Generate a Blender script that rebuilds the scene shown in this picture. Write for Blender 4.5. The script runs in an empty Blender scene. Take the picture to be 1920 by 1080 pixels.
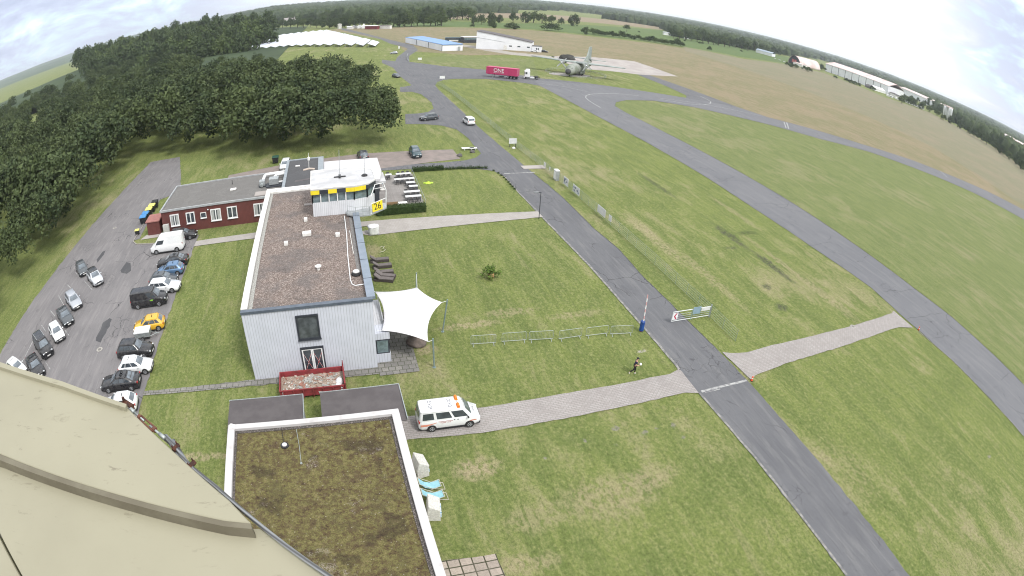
import bpy, bmesh, math, random
import numpy as np
from mathutils import Vector, Matrix, noise
random.seed(7); rng = np.random.default_rng(7)
R = math.radians
SC = bpy.context.scene
COL = SC.collection

# ------------------------------------------------------------------ camera
# fisheye security camera on top of the tower; world X = across the field, Y = along the runway
CAM_H = 30.5; F_PX = 1105.98; K3 = .1463; PITCH = .504; ROLL = -.0643; HEAD = R(19.5)
def _basis():
    c, s = math.cos(ROLL), math.sin(ROLL)
    u = Vector((0, math.cos(PITCH), math.sin(PITCH)))
    up = Vector((c*u.x - s*u.y, s*u.x + c*u.y, u.z)); up.normalize()
    z = Vector((0, 0, -1)); f = z - up*(z.dot(up)); f.normalize()
    r = f.cross(up)
    ch, sh = math.cos(HEAD), math.sin(HEAD)
    X = r*ch + f*sh; Y = -r*sh + f*ch
    return Matrix((X, Y, up))          # rows: world axes expressed in camera space
BAS = _basis()
cd = bpy.data.cameras.new("camera"); cam = bpy.data.objects.new("camera", cd); COL.objects.link(cam)
cam.matrix_world = Matrix.Translation((0, 0, CAM_H)) @ BAS.to_4x4()
cd.type = 'PANO'; cd.sensor_width = 36; cd.sensor_fit = 'HORIZONTAL'
cd.panorama_type = 'FISHEYE_LENS_POLYNOMIAL'
fmm = F_PX*36/1920
cd.fisheye_fov = R(170)
cd.fisheye_polynomial_k0 = 0; cd.fisheye_polynomial_k1 = -1/fmm; cd.fisheye_polynomial_k2 = 0
cd.fisheye_polynomial_k3 = -K3/fmm**3; cd.fisheye_polynomial_k4 = 0
cd.clip_start = .05; cd.clip_end = 30000
SC.camera = cam
SC.render.engine = 'CYCLES'
SC.view_settings.view_transform = 'Standard'; SC.view_settings.look = 'None'
SC.view_settings.exposure = EXPO = 0.44; SC.view_settings.gamma = 1
SC.cycles.max_bounces = 5; SC.cycles.diffuse_bounces = 2; SC.cycles.glossy_bounces = 2
SC.cycles.transparent_max_bounces = 4; SC.cycles.volume_bounces = 0; SC.cycles.use_denoising = True; SC.cycles.filter_width = 1.1

def ray(x, y):
    dx, dy = x-960., y-540.; L = math.hypot(dx, dy); r = L/F_PX; th = r + K3*r**3
    v = Vector((math.sin(th)*dx/L, -math.sin(th)*dy/L, -math.cos(th)))
    return BAS @ v
def G(x, y, z=0.):                      # surveyed photo point -> plan position at height z
    d = ray(x, y); t = (z-CAM_H)/d.z
    return (d.x*t, d.y*t)
def PY(x, y, Y):                        # surveyed point on the wall plane Y = const
    d = ray(x, y); t = Y/d.y
    return (d.x*t, CAM_H + d.z*t)
def project(p):
    d = Vector((p[0], p[1], p[2]-CAM_H)).normalized(); q = BAS.transposed() @ d
    th = math.acos(max(-1, min(1, -q.z))); r = th
    for _ in range(12): r -= (r + K3*r**3 - th)/(1 + 3*K3*r*r)
    n = math.hypot(q.x, q.y) or 1
    return (960 + F_PX*r*q.x/n, 540 - F_PX*r*q.y/n)

# ------------------------------------------------------------------ sky and sun
SUN_EL, SUN_AZ = R(52), R(150)          # azimuth clockwise from +Y
W = bpy.data.worlds.new("World"); SC.world = W; W.use_nodes = True
nt = W.node_tree; nt.nodes.clear()
def N(t, **k):
    n = nt.nodes.new(t)
    for a, b in k.items(): setattr(n, a, b)
    return n
L = lambda a, b: nt.links.new(a, b)
out = N('ShaderNodeOutputWorld'); bg = N('ShaderNodeBackground'); bg.inputs['Strength'].default_value = .1
sky = N('ShaderNodeTexSky', sky_type='NISHITA', sun_disc=False, sun_elevation=SUN_EL, sun_rotation=SUN_AZ)
tc = N('ShaderNodeTexCoord'); sep = N('ShaderNodeSeparateXYZ'); L(tc.outputs['Generated'], sep.inputs[0])
mp = N('ShaderNodeMapping'); mp.inputs['Scale'].default_value = (1, 1, 3.2); mp.inputs['Rotation'].default_value = (0, 0, .4)
L(tc.outputs['Generated'], mp.inputs[0])
n1 = N('ShaderNodeTexNoise'); n1.inputs['Scale'].default_value = 7; n1.inputs['Detail'].default_value = 9; n1.inputs['Roughness'].default_value = .58; n1.inputs['Distortion'].default_value = .35
L(mp.outputs[0], n1.inputs[0])
def dirmask(px, py, c0, c1):
    d = ray(px, py)
    vm = N('ShaderNodeVectorMath', operation='DOT_PRODUCT'); L(tc.outputs['Generated'], vm.inputs[0]); vm.inputs[1].default_value = d
    ad = N('ShaderNodeMath', operation='MULTIPLY_ADD'); L(n1.outputs[0], ad.inputs[0]); ad.inputs[1].default_value = .09; L(vm.outputs['Value'], ad.inputs[2])
    mr = N('ShaderNodeMapRange', interpolation_type='SMOOTHSTEP'); L(ad.outputs[0], mr.inputs[0]); mr.inputs[1].default_value = c0; mr.inputs[2].default_value = c1
    return mr.outputs[0]
mL = dirmask(120, -40, .90, 1.02); mR = dirmask(1990, 90, .985, 1.04)
mx = N('ShaderNodeMath', operation='MAXIMUM'); L(mL, mx.inputs[0]); L(mR, mx.inputs[1])
cr = N('ShaderNodeValToRGB'); L(n1.outputs[0], cr.inputs[0])
e = cr.color_ramp.elements
e[0].position = .34; e[0].color = (4.6, 5.1, 6.6, 1); e[1].position = .64; e[1].color = (8.0, 8.2, 8.5, 1)
q = cr.color_ramp.elements.new(.46); q.color = (5.4, 5.9, 7.4, 1)
q = cr.color_ramp.elements.new(.55); q.color = (6.2, 7.4, 8.2, 1)
zr = N('ShaderNodeMapRange'); L(sep.outputs[2], zr.inputs[0]); zr.inputs[1].default_value = .25; zr.inputs[2].default_value = .8; zr.inputs[3].default_value = 1.; zr.inputs[4].default_value = 1.25
wh = N('ShaderNodeVectorMath', operation='SCALE'); wh.inputs[0].default_value = (9.6, 9.8, 10.); L(zr.outputs[0], wh.inputs['Scale'])
m1 = N('ShaderNodeMix', data_type='RGBA'); L(mx.outputs[0], m1.inputs[0]); L(wh.outputs[0], m1.inputs[6]); L(cr.outputs[0], m1.inputs[7])
m2 = N('ShaderNodeMix', data_type='RGBA'); m2.inputs[0].default_value = .93; L(sky.outputs[0], m2.inputs[6]); L(m1.outputs[2], m2.inputs[7])
L(m2.outputs[2], bg.inputs[0]); L(bg.outputs[0], out.inputs[0])
sd = bpy.data.lights.new("sun", 'SUN'); sd.energy = 2.2; sd.angle = R(11); sd.color = (1, .97, .92)
sun = bpy.data.objects.new("sun", sd); COL.objects.link(sun)
sdir = Vector((math.sin(SUN_AZ)*math.cos(SUN_EL), math.cos(SUN_AZ)*math.cos(SUN_EL), math.sin(SUN_EL)))
sun.rotation_euler = sdir.to_track_quat('Z', 'Y').to_euler(); sun.location = (0, 0, 60)

# ------------------------------------------------------------------ helpers
class MB:
    def __init__(s): s.v = []; s.f = []; s.mi = []; s.m = 0; s.T = None; s.sm = []; s.smooth = False
    def add(s, vs, fs):
        o = len(s.v)
        if s.T is not None: vs = [tuple(s.T @ Vector(p)) for p in vs]
        s.v += [tuple(p) for p in vs]; s.f += [tuple(i+o for i in f) for f in fs]
        s.mi += [s.m]*len(fs); s.sm += [s.smooth]*len(fs); return s
    def box(s, x0, y0, z0, x1, y1, z1):
        return s.add([(x0,y0,z0),(x1,y0,z0),(x1,y1,z0),(x0,y1,z0),(x0,y0,z1),(x1,y0,z1),(x1,y1,z1),(x0,y1,z1)],
                     [(0,3,2,1),(4,5,6,7),(0,1,5,4),(1,2,6,5),(2,3,7,6),(3,0,4,7)])
    def cbox(s, c, d): return s.box(c[0]-d[0]/2, c[1]-d[1]/2, c[2]-d[2]/2, c[0]+d[0]/2, c[1]+d[1]/2, c[2]+d[2]/2)
    def quad(s, *p): return s.add(p, [tuple(range(len(p)))])
    def prism(s, poly, z0, z1):
        n = len(poly); z0 = z0 if hasattr(z0, '__len__') else [z0]*n; z1 = z1 if hasattr(z1, '__len__') else [z1]*n
        a = sum(poly[i][0]*poly[(i+1) % n][1]-poly[(i+1) % n][0]*poly[i][1] for i in range(n))
        if a < 0: poly = poly[::-1]; z0 = z0[::-1]; z1 = z1[::-1]
        vs = [(p[0],p[1],z) for p, z in zip(poly, z0)] + [(p[0],p[1],z) for p, z in zip(poly, z1)]
        return s.add(vs, [tuple(range(n-1,-1,-1)), tuple(range(n,2*n))] + [(i,(i+1)%n,(i+1)%n+n,i+n) for i in range(n)])
    def loft(s, rings, cap=True):
        n = len(rings[0]); vs = [p for r in rings for p in r]; fs = []
        for k in range(len(rings)-1):
            for i in range(n):
                j = (i+1) % n; fs.append((k*n+i, k*n+j, (k+1)*n+j, (k+1)*n+i))
        if cap: fs.append(tuple(range(n-1,-1,-1))); fs.append(tuple((len(rings)-1)*n+i for i in range(n)))
        return s.add(vs, fs)
    def tube(s, path, r, n=8, cap=True):
        path = [Vector(p) for p in path]; rings = []; rs = r if hasattr(r, '__len__') else [r]*len(path)
        pu = None
        for i, p in enumerate(path):
            d = (path[min(i+1, len(path)-1)] - path[max(i-1, 0)]).normalized()
            u = (pu if pu is not None else (Vector((0,0,1)) if abs(d.z) < .9 else Vector((1,0,0))))
            u = (u - d*u.dot(d)).normalized(); pu = u; w = d.cross(u)
            rings.append([tuple(p + (u*math.cos(2*math.pi*k/n) + w*math.sin(2*math.pi*k/n))*rs[i]) for k in range(n)])
        return s.loft(rings, cap)
    def lathe(s, prof, n=16, c=(0,0,0)):
        return s.loft([[(c[0]+r*math.cos(2*math.pi*k/n), c[1]+r*math.sin(2*math.pi*k/n), c[2]+z) for k in range(n)] for r, z in prof])
    def build(s, name, mat, parent=None, loc=None, bevel=0, smooth=None, seg=1):
        me = bpy.data.meshes.new(name); me.from_pydata(s.v, [], s.f)
        mats = mat if isinstance(mat, (list, tuple)) else [mat]
        for m in mats: me.materials.append(m)
        if len(mats) > 1: me.polygons.foreach_set('material_index', s.mi)
        if smooth is None: me.polygons.foreach_set('use_smooth', s.sm)
        else: me.polygons.foreach_set('use_smooth', [smooth]*len(s.f))
        if bevel:
            bm = bmesh.new(); bm.from_mesh(me)
            bmesh.ops.remove_doubles(bm, verts=bm.verts, dist=1e-4)
            es = [e for e in bm.edges if len(e.link_faces) == 2 and e.calc_face_angle(0) > .5]
            bmesh.ops.bevel(bm, geom=es, offset=bevel, segments=seg, affect='EDGES', clamp_overlap=True)
            bm.to_mesh(me); bm.free()
        me.update()
        o = bpy.data.objects.new(name, me); COL.objects.link(o)
        if parent: o.parent = parent
        if loc: o.location = loc
        return o
def tag(o, label=None, cat=None, group=None, kind=None):
    for k, v in (('label', label), ('category', cat), ('group', group), ('kind', kind)):
        if v: o[k] = v
    return o
def thing(name, label, cat, loc=(0,0,0), rz=0, group=None):
    o = bpy.data.objects.new(name, None); COL.objects.link(o); o.location = loc; o.rotation_euler = (0,0,rz)
    o.empty_display_size = .2
    return tag(o, label, cat, group)
def copy_tree(o, parent=None):
    c = o.copy(); COL.objects.link(c)
    if parent: c.parent = parent
    for ch in list(KIDS.get(o.name, o.children)): copy_tree(ch, c)
    return c
KIDS = {}
def place(o, loc, rz=0, label=None, group=None, s=None, cat=None):
    c = copy_tree(o); c.location = loc; c.rotation_euler = (0,0,rz)
    if s: c.scale = (s,s,s) if not hasattr(s, '__len__') else s
    if label: c['label'] = label
    if group: c['group'] = group
    if cat: c['category'] = cat
    return c
def jag(poly, amp, step=.7):
    out = []; n = len(poly)
    for i in range(n):
        a, b_ = Vector((*poly[i][:2],0)), Vector((*poly[(i+1)%n][:2],0)); L_ = (b_-a).length; dist = (a+b_).length/2
        if dist > 170 or L_ < .3: out.append(tuple(poly[i][:2])); continue
        st_ = step*(1 if dist < 70 else 2); k = max(1, min(140, int(L_/st_))); nn = Vector((-(b_-a).y, (b_-a).x, 0)).normalized()
        for j in range(k):
            p = a.lerp(b_, j/k); q = amp*(noise.noise(p*.9)*1.3+noise.noise(p*3.1)) if j else 0; out.append(tuple((p+nn*q)[:2]))
    return out
def sheet(name, poly, z, m, kind='structure', thick=0, amp=0):
    if amp: poly = jag(poly, amp)
    vs = [Vector((p[0], p[1], z)) for p in poly]
    from mathutils.geometry import tessellate_polygon
    tri = tessellate_polygon([vs]); b = MB()
    fs = []
    for t in tri:
        a, c, d = [vs[i] for i in t]
        fs.append(tuple(t) if (c-a).cross(d-a).z > 0 else tuple(t[::-1]))
    b.add([tuple(v) for v in vs], fs); o = b.build(name, m)
    if kind: o['kind'] = kind
    return o
def text(s, size, m, parent, mat4, name='lettering', ext=.003, align='CENTER'):
    cu = bpy.data.curves.new('t', 'FONT'); cu.body = s; cu.size = size; cu.extrude = ext; cu.align_x = align; cu.align_y = 'CENTER'
    t = bpy.data.objects.new('t', cu); COL.objects.link(t)
    dg = bpy.context.evaluated_depsgraph_get(); me = bpy.data.meshes.new_from_object(t.evaluated_get(dg))
    bpy.data.objects.remove(t); me.materials.clear(); me.materials.append(m); me.name = name
    o = bpy.data.objects.new(name, me); COL.objects.link(o)
    if parent: o.parent = parent
    o.matrix_local = mat4
    return o

# ------------------------------------------------------------------ materials
class NT:
    def __init__(s, name):
        s.m = bpy.data.materials.new(name); s.m.use_nodes = True; s.t = s.m.node_tree
        s.b = s.t.nodes['Principled BSDF']; s.geo = None
    def n(s, t, **k):
        o = s.t.nodes.new(t)
        for a, b in k.items(): setattr(o, a, b)
        return o
    def l(s, a, b): s.t.links.new(a, b)
    def pos(s, world=True):
        if world: return s.n('ShaderNodeNewGeometry').outputs['Position']
        return s.n('ShaderNodeTexCoord').outputs['Object']
    def map(s, src, scale=(1,1,1), rot=(0,0,0), loc=(0,0,0)):
        m = s.n('ShaderNodeMapping'); s.l(src, m.inputs[0]); m.inputs['Scale'].default_value = scale; m.inputs['Rotation'].default_value = rot; m.inputs['Location'].default_value = loc
        return m.outputs[0]
    def noise(s, src, scale, detail=4, rough=.55, dist=0):
        o = s.n('ShaderNodeTexNoise'); s.l(src, o.inputs[0]); o.inputs['Scale'].default_value = scale; o.inputs['Detail'].default_value = detail
        o.inputs['Roughness'].default_value = rough; o.inputs['Distortion'].default_value = dist; return o.outputs[0]
    def voro(s, src, scale, feature='F1', out='Distance'):
        o = s.n('ShaderNodeTexVoronoi', feature=feature); s.l(src, o.inputs[0]); o.inputs['Scale'].default_value = scale; return o.outputs[out]
    def rng(s, src, a, b, c=0., d=1., smooth=True):
        o = s.n('ShaderNodeMapRange'); 
        if smooth: o.interpolation_type = 'SMOOTHSTEP'
        s.l(src, o.inputs[0]); o.inputs[1].default_value = a; o.inputs[2].default_value = b; o.inputs[3].default_value = c; o.inputs[4].default_value = d; return o.outputs[0]
    def mix(s, f, a, b, mode='MIX'):
        o = s.n('ShaderNodeMix', data_type='RGBA', blend_type=mode)
        for x, i in ((f, 0), (a, 6), (b, 7)):
            if hasattr(x, 'links'): s.l(x, o.inputs[i])
            elif i == 0: o.inputs[0].default_value = x
            else: o.inputs[i].default_value = (*x, 1)
        return o.outputs[2]
    def math(s, op, a, b=0.):
        o = s.n('ShaderNodeMath', operation=op)
        for x, i in ((a, 0), (b, 1)):
            if hasattr(x, 'links'): s.l(x, o.inputs[i])
            else: o.inputs[i].default_value = x
        return o.outputs[0]
    def ramp(s, src, stops):
        o = s.n('ShaderNodeValToRGB'); s.l(src, o.inputs[0]); es = o.color_ramp.elements
        es[0].position, es[0].color = stops[0][0], (*stops[0][1], 1); es[1].position, es[1].color = stops[-1][0], (*stops[-1][1], 1)
        for p, c in stops[1:-1]: q = es.new(p); q.color = (*c, 1)
        return o.outputs[0]
    def fin(s, col, rough=.9, metal=0, spec=.3, bump=None, bd=.02, bs=.5):
        if hasattr(col, 'links'): s.l(col, s.b.inputs['Base Color'])
        else: s.b.inputs['Base Color'].default_value = (*col, 1)
        if hasattr(rough, 'links'): s.l(rough, s.b.inputs['Roughness'])
        else: s.b.inputs['Roughness'].default_value = rough
        s.b.inputs['Metallic'].default_value = metal; s.b.inputs['Specular IOR Level'].default_value = spec
        if bump is not None:
            o = s.n('ShaderNodeBump'); s.l(bump, o.inputs['Height']); o.inputs['Distance'].default_value = bd; o.inputs['Strength'].default_value = bs
            s.l(o.outputs[0], s.b.inputs['Normal'])
        return s.m
def PM(name, c1, c2=None, scale=3, rough=.7, metal=0, spec=.3, bump=0, lo=.35, hi=.65, world=False, st=(1,1,1), fine=0):
    k = NT(name)
    if c2 is None: c2 = tuple(x*.82 for x in c1)
    p = k.map(k.pos(world), st); n = k.noise(p, scale, 6, .6)
    c = k.mix(k.rng(n, lo, hi), c1, c2)
    return k.fin(c, rough, metal, spec, n if bump else None, bump or .01)
def paint(name, c, rough=.25, metal=0., coat=.5, dirt=.12):
    k = NT(name); p = k.pos(False); n = k.noise(p, 2.3, 5, .6)
    m = k.fin(k.mix(k.rng(n, .4, .75, 0, dirt), c, (.3,.28,.25)), k.rng(n, .3, .8, rough, rough+.15), metal, .5)
    k.b.inputs['Coat Weight'].default_value = coat; k.b.inputs['Coat Roughness'].default_value = .08
    return m
GREY = PM('grey_metal', (.42,.44,.45), (.34,.36,.37), 4, .45, .4)
GALV = PM('galvanised_steel', (.42,.45,.45), (.30,.33,.33), 6, .5, .5)
DARKM = PM('dark_metal', (.05,.055,.065), (.035,.04,.05), 4, .5, .2)
BLACK = PM('black_plastic', (.018,.018,.02), (.03,.03,.032), 6, .6)
RUBBER = PM('rubber', (.02,.02,.02), (.035,.034,.033), 8, .85)
WHITE = PM('white_paint', (.78,.79,.8), (.66,.66,.66), 2, .5)
OFFW = PM('weathered_white', (.72,.71,.69), (.48,.46,.43), 1.4, .7, lo=.4, hi=.8)
LRIM = PM('alloy_bright', (.42,.43,.45), (.32,.33,.35), 5, .4, .3)
RIM = PM('alloy', (.5,.5,.52), (.38,.38,.4), 5, .35, .7)
LAMP = PM('lamp_glass', (.75,.78,.8), (.6,.62,.65), 8, .12, 0, .6)
TAIL = PM('tail_light_red', (.4,.02,.02), (.3,.01,.01), 8, .2, 0, .6)
PLATE = PM('plate_white', (.7,.7,.68), (.6,.6,.58), 8, .5)
RED = PM('red_paint', (.27,.04,.048), (.17,.035,.036), 2.5, .6)
ORANGE = PM('orange_plastic', (.75,.22,.03), (.6,.17,.02), 5, .4)
YELLOW = PM('yellow_panel', (.78,.62,.03), (.68,.54,.03), 2, .5)
WOODG = PM('grey_wood', (.36,.33,.31), (.26,.235,.22), 3, .8, st=(8,.5,1), world=True)
def glassm(name, c=(.03,.04,.045), r=.06):
    k = NT(name); n = k.noise(k.pos(False), 1.7, 3)
    return k.fin(k.mix(k.rng(n,.3,.7), c, tuple(x*1.9 for x in c)), r, 0, .8)
WSG = glassm('windscreen_sky_tone', (.085,.10,.115), .05); GLASS = glassm('dark_glass', (.035,.042,.05)); GLASSB = glassm('blue_grey_glass', (.09,.12,.13))  # windscreen base colour is raised to stand for reflected sky

def grass_material(name, dk, gr, ye, tan, dry=.5, patches=(), mow=.5, fine=1.):
    k = NT(name); p = k.pos(True)
    big = k.noise(p, .035, 4, .6); st = k.map(p, (1, .28, 1)); mid = k.noise(st, .42, 5, .65, .6)
    sm = k.noise(k.map(p, (1,.6,1)), 2.6, 5, .7); fi = k.noise(p, 15, 4, .75)
    base = k.mix(k.rng(mid, .36, .62), dk, gr)
    base = k.mix(k.math('MULTIPLY', k.rng(sm, .45, .68), .75), base, ye)
    s1 = k.noise(k.map(p, (1,.13,1)), 1.5, 6, .7, .4); base = k.mix(k.rng(s1, .5, .72, 0, .6), base, ye); base = k.mix(k.rng(s1, .5, .34, 0, .5), base, tuple(a*.8 for a in dk))
    s2_ = k.noise(k.map(p, (1,.2,1)), .55, 6, .75, .5); base = k.mix(k.rng(s2_, .58, .72, 0, .32), base, tan)
    t = k.math('ADD', k.math('MULTIPLY', big, .55), k.math('MULTIPLY', mid, .45))
    base = k.mix(k.math('MULTIPLY', k.rng(t, .52-.1*dry, .66-.06*dry), k.rng(sm, .3, .6, .25, .85)), base, tan)
    w = k.n('ShaderNodeVectorMath', operation='ADD'); k.l(p, w.inputs[0])
    wn = k.n('ShaderNodeTexNoise'); k.l(p, wn.inputs[0]); wn.inputs['Scale'].default_value = .8; wn.inputs['Detail'].default_value = 4
    sc = k.n('ShaderNodeVectorMath', operation='MULTIPLY_ADD'); k.l(wn.outputs['Color'], sc.inputs[0]); sc.inputs[1].default_value = (1.6,1.6,0); sc.inputs[2].default_value = (-.8,-.8,0)
    k.l(sc.outputs[0], w.inputs[1])
    for (x, y, rx, ry, amt, col) in patches:
        v = k.map(w.outputs[0], (1/rx, 1/ry, 0), loc=(-x/rx, -y/ry, 0))
        ln = k.n('ShaderNodeVectorMath', operation='LENGTH'); k.l(v, ln.inputs[0])
        f = k.math('MULTIPLY', k.rng(ln.outputs['Value'], 1.25, .45, 0, amt), k.math('MAXIMUM', k.rng(sm, .40, .56, .12, 1), k.rng(s1, .50, .60, 0, .9)))
        base = k.mix(f, base, col)
    m6 = k.noise(k.map(p, (1,.75,1)), 4.2, 8, .85)
    base = k.mix(k.rng(m6, .38, .53, .6*fine, 0), base, tuple(a*.42 for a in dk))
    base = k.mix(k.rng(m6, .52, .66, 0, .6*fine), base, tuple(a*1.25 for a in ye))
    base = k.mix(k.rng(fi, .32, .54, .55*fine, 0), base, tuple(a*.5 for a in dk))
    base = k.mix(k.rng(fi, .55, .75, 0, .5*fine), base, tuple(a*1.3 for a in ye))
    h = k.math('ADD', k.math('MULTIPLY', fi, .6), m6)
    return k.fin(base, .95, 0, .15, h, .12, .7)
def asphalt_material(name, c, c2, light, cr=.5, scale=1., pt=None):
    k = NT(name); p = k.pos(True)
    a = k.noise(p, .12*scale, 4, .6); b = k.noise(k.map(p, (1.6,.16,1)), .9*scale, 5, .65, .3); d = k.noise(p, 22, 3, .7)
    base = k.mix(k.rng(a, .35, .65), c, c2)
    base = k.mix(k.rng(b, .46, .68, 0, .6), base, light)
    b2 = k.noise(k.map(p, (1.8,.1,1)), 2.6*scale, 5, .7, .2); base = k.mix(k.rng(b2, .48, .32, 0, .4), base, tuple(x*.66 for x in c))
    bl = k.noise(p, .5*scale, 6, .7, 1.0); base = k.mix(k.rng(bl, .6, .68, 0, .5), base, tuple(x*.7 for x in c))
    w = k.n('ShaderNodeVectorMath', operation='MULTIPLY_ADD'); nn = k.n('ShaderNodeTexNoise'); k.l(p, nn.inputs[0]); nn.inputs['Scale'].default_value = .7; nn.inputs['Detail'].default_value = 5
    k.l(nn.outputs['Color'], w.inputs[0]); w.inputs[1].default_value = (1.4,1.4,0); k.l(p, w.inputs[2])
    e1 = k.voro(w.outputs[0], .23, 'DISTANCE_TO_EDGE'); m1 = k.rng(e1, .0, .012, 1, 0)
    sel = k.rng(k.noise(p, .09, 3), .5, .6)
    base = k.mix(k.math('MULTIPLY', k.math('MULTIPLY', m1, sel), cr), base, (.018,.018,.02))
    e2 = k.voro(w.outputs[0], .9, 'DISTANCE_TO_EDGE'); sel2 = k.rng(k.noise(p, .16, 3), .57, .66)
    base = k.mix(k.math('MULTIPLY', k.math('MULTIPLY', k.rng(e2, 0, .03, 1, 0), sel2), cr*.8), base, (.02,.02,.022))
    base = k.mix(k.rng(d, .35, .6, .45, 0), base, tuple(x*.5 for x in c))
    return k.fin(base, .88, 0, .25, d, .01, .4)
TANP = (.37,.30,.20); SOIL = (.24,.22,.20); DARKP = (.035,.05,.025); DKSOIL = (.055,.056,.048)
def gp(x, y, rx, ry, a, c): g = G(x, y); return (g[0], g[1], rx, ry, a, c)
PATCH = [gp(895,880,1.9,1.2,.85,TANP), gp(1150,930,4.2,2.2,.55,TANP), gp(1000,970,2.2,1.6,.4,TANP), gp(1230,890,2.2,1.2,.5,TANP),
         gp(980,1060,2.5,.9,.6,TANP), gp(880,610,3.4,.7,.75,TANP), gp(960,585,3,.8,.5,TANP), gp(1080,590,3.5,.7,.45,TANP), gp(800,655,1.2,.8,.8,TANP),
         gp(1202,661,.42,.30,1,(.42,.38,.35)), gp(1157,805,.33,.28,.9,SOIL), gp(1208,815,.3,.3,.8,SOIL), gp(1262,800,.3,.3,.8,SOIL), gp(1281,822,.28,.25,.8,SOIL), gp(1235,803,.25,.25,.8,SOIL), gp(1150,833,.25,.22,.8,SOIL), gp(1098,828,.22,.2,.8,SOIL), gp(1024,862,.2,.2,.8,SOIL), gp(1855,856,.35,.3,.9,SOIL),
         gp(1370,443,.9,5,.9,DKSOIL), gp(1450,500,.8,5.5,.95,DKSOIL), gp(1400,437,2.2,.8,.8,DARKP), gp(1233,348,.7,7,.7,DKSOIL), gp(1465,575,1.0,1,.9,DKSOIL), gp(1438,538,.8,.7,.8,DKSOIL), gp(1372,465,1.3,.6,.6,DKSOIL),
         gp(1330,520,.9,9,.5,TANP), gp(1230,450,1.2,9,.6,TANP), gp(1500,520,.7,13,.6,TANP), gp(1380,400,.8,8,.5,TANP), gp(1560,560,.7,6,.5,TANP),
         gp(385,855,3.5,.5,.7,TANP), gp(700,470,1.0,2.5,.6,TANP), gp(1400,700,3.2,1.6,.4,TANP), gp(1560,900,6,5,.25,TANP), gp(1330,700+5,.8,.8,0.5,TANP)]
GRASS = grass_material('lawn_grass', (.116,.152,.044), (.168,.203,.058), (.245,.256,.105), (.32,.275,.17), .25, PATCH)
GRASSF = grass_material('airfield_grass', (.126,.160,.056), (.160,.190,.070), (.21,.22,.098), (.25,.23,.132), .3, (), .5, .75)
MEADOW = grass_material('dry_meadow', (.165,.160,.082), (.205,.180,.104), (.222,.195,.122), (.262,.205,.14), .9, (), .5, .4)
PALEG = grass_material('pale_runway_grass', (.172,.168,.104), (.198,.188,.120), (.218,.198,.130), (.24,.198,.14), .8, (), .5, .4)
FIELDG = grass_material('green_field', (.085,.13,.045), (.10,.15,.05), (.125,.16,.06), (.15,.16,.07), .1, (), .5, .4)
FIELDY = grass_material('stubble_field', (.20,.17,.11), (.24,.19,.13), (.26,.21,.14), (.28,.22,.16), .8, (), .5, .3)
ASPH = asphalt_material('old_asphalt', (.120,.121,.130), (.138,.139,.148), (.19,.188,.19), .95)
ASPT = asphalt_material('taxiway_asphalt', (.145,.147,.158), (.16,.161,.171), (.20,.20,.206), .8, .6)
ASPC = asphalt_material('car_park_asphalt', (.17,.162,.165), (.20,.19,.192), (.27,.253,.25), .95, 1.2)
ASPD = asphalt_material('dark_asphalt_patch', (.07,.07,.075), (.085,.085,.09), (.11,.11,.11), .3)
CONC = PM('concrete_apron', (.37,.34,.32), (.30,.27,.255), .12, .9, world=True)
TRACK = PM('gravel_track', (.34,.31,.28), (.27,.25,.22), .4, .95, world=True)
def brick_mat(name, c1, c2, mort, w, h, rot=0, off=.5, msize=.02, sc=1.):
    k = NT(name); p = k.map(k.pos(True), (sc,sc,sc), (0,0,rot)); b = k.n('ShaderNodeTexBrick'); k.l(p, b.inputs[0])
    b.offset = off; b.inputs['Scale'].default_value = 1; b.inputs['Brick Width'].default_value = w; b.inputs['Row Height'].default_value = h; b.inputs['Mortar Size'].default_value = msize
    b.inputs['Color1'].default_value = (*c1,1); b.inputs['Color2'].default_value = (*c2,1); b.inputs['Mortar'].default_value = (*mort,1)
    n = k.noise(k.pos(True), .5, 5, .65); n2 = k.noise(k.pos(True), 9, 4, .7)
    c = k.mix(k.rng(n, .4, .7, 0, .45), b.outputs[0], tuple(x*.72 for x in c2)); c = k.mix(k.rng(n2,.35,.7,.3,0), c, mort)
    return k.fin(c, .92, 0, .2, b.outputs['Fac'], -.01, .5)
PAVER = brick_mat('block_paving', (.36,.335,.325), (.315,.285,.275), (.20,.19,.175), .42, .21, R(2))
PAVEL = brick_mat('pale_paving', (.40,.375,.36), (.35,.325,.305), (.27,.25,.225), .4, .2)
SLABS = brick_mat('paving_slabs', (.27,.255,.24), (.20,.19,.185), (.07,.075,.05), .6, .6, 0, .5, .03)
SLABT = brick_mat('square_slabs', (.40,.34,.29), (.34,.29,.25), (.05,.05,.03), .78, .62, 0, 0, .045)
DECK = brick_mat('deck_boards', (.34,.32,.31), (.29,.27,.26), (.12,.11,.10), 4, .15, R(90), .3, .012)
def roof_gravel():
    k = NT('roof_gravel'); p = k.pos(True); v = k.voro(p, 13, 'F1', 'Color'); n = k.noise(p, .22, 5, .6); n2 = k.noise(p, .9, 6, .7, .5)
    s = k.n('ShaderNodeSeparateColor'); k.l(v, s.inputs[0])
    c = k.ramp(s.outputs[0], [(0, (.10,.08,.07)), (.35, (.155,.122,.108)), (.72, (.215,.172,.152)), (1, (.36,.31,.28))])
    c = k.mix(k.rng(n, .45, .6, 0, .6), c, (.12,.11,.108)); c = k.mix(k.rng(k.noise(p, .5, 5, .7), .6, .72, 0, .5), c, (.055,.045,.04)); c = k.mix(k.rng(n2, .62, .74, 0, .6), c, (.05,.04,.035))
    return k.fin(c, .95, 0, .15, k.voro(p, 9), .05, .8)
GRAVEL = roof_gravel()
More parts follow.
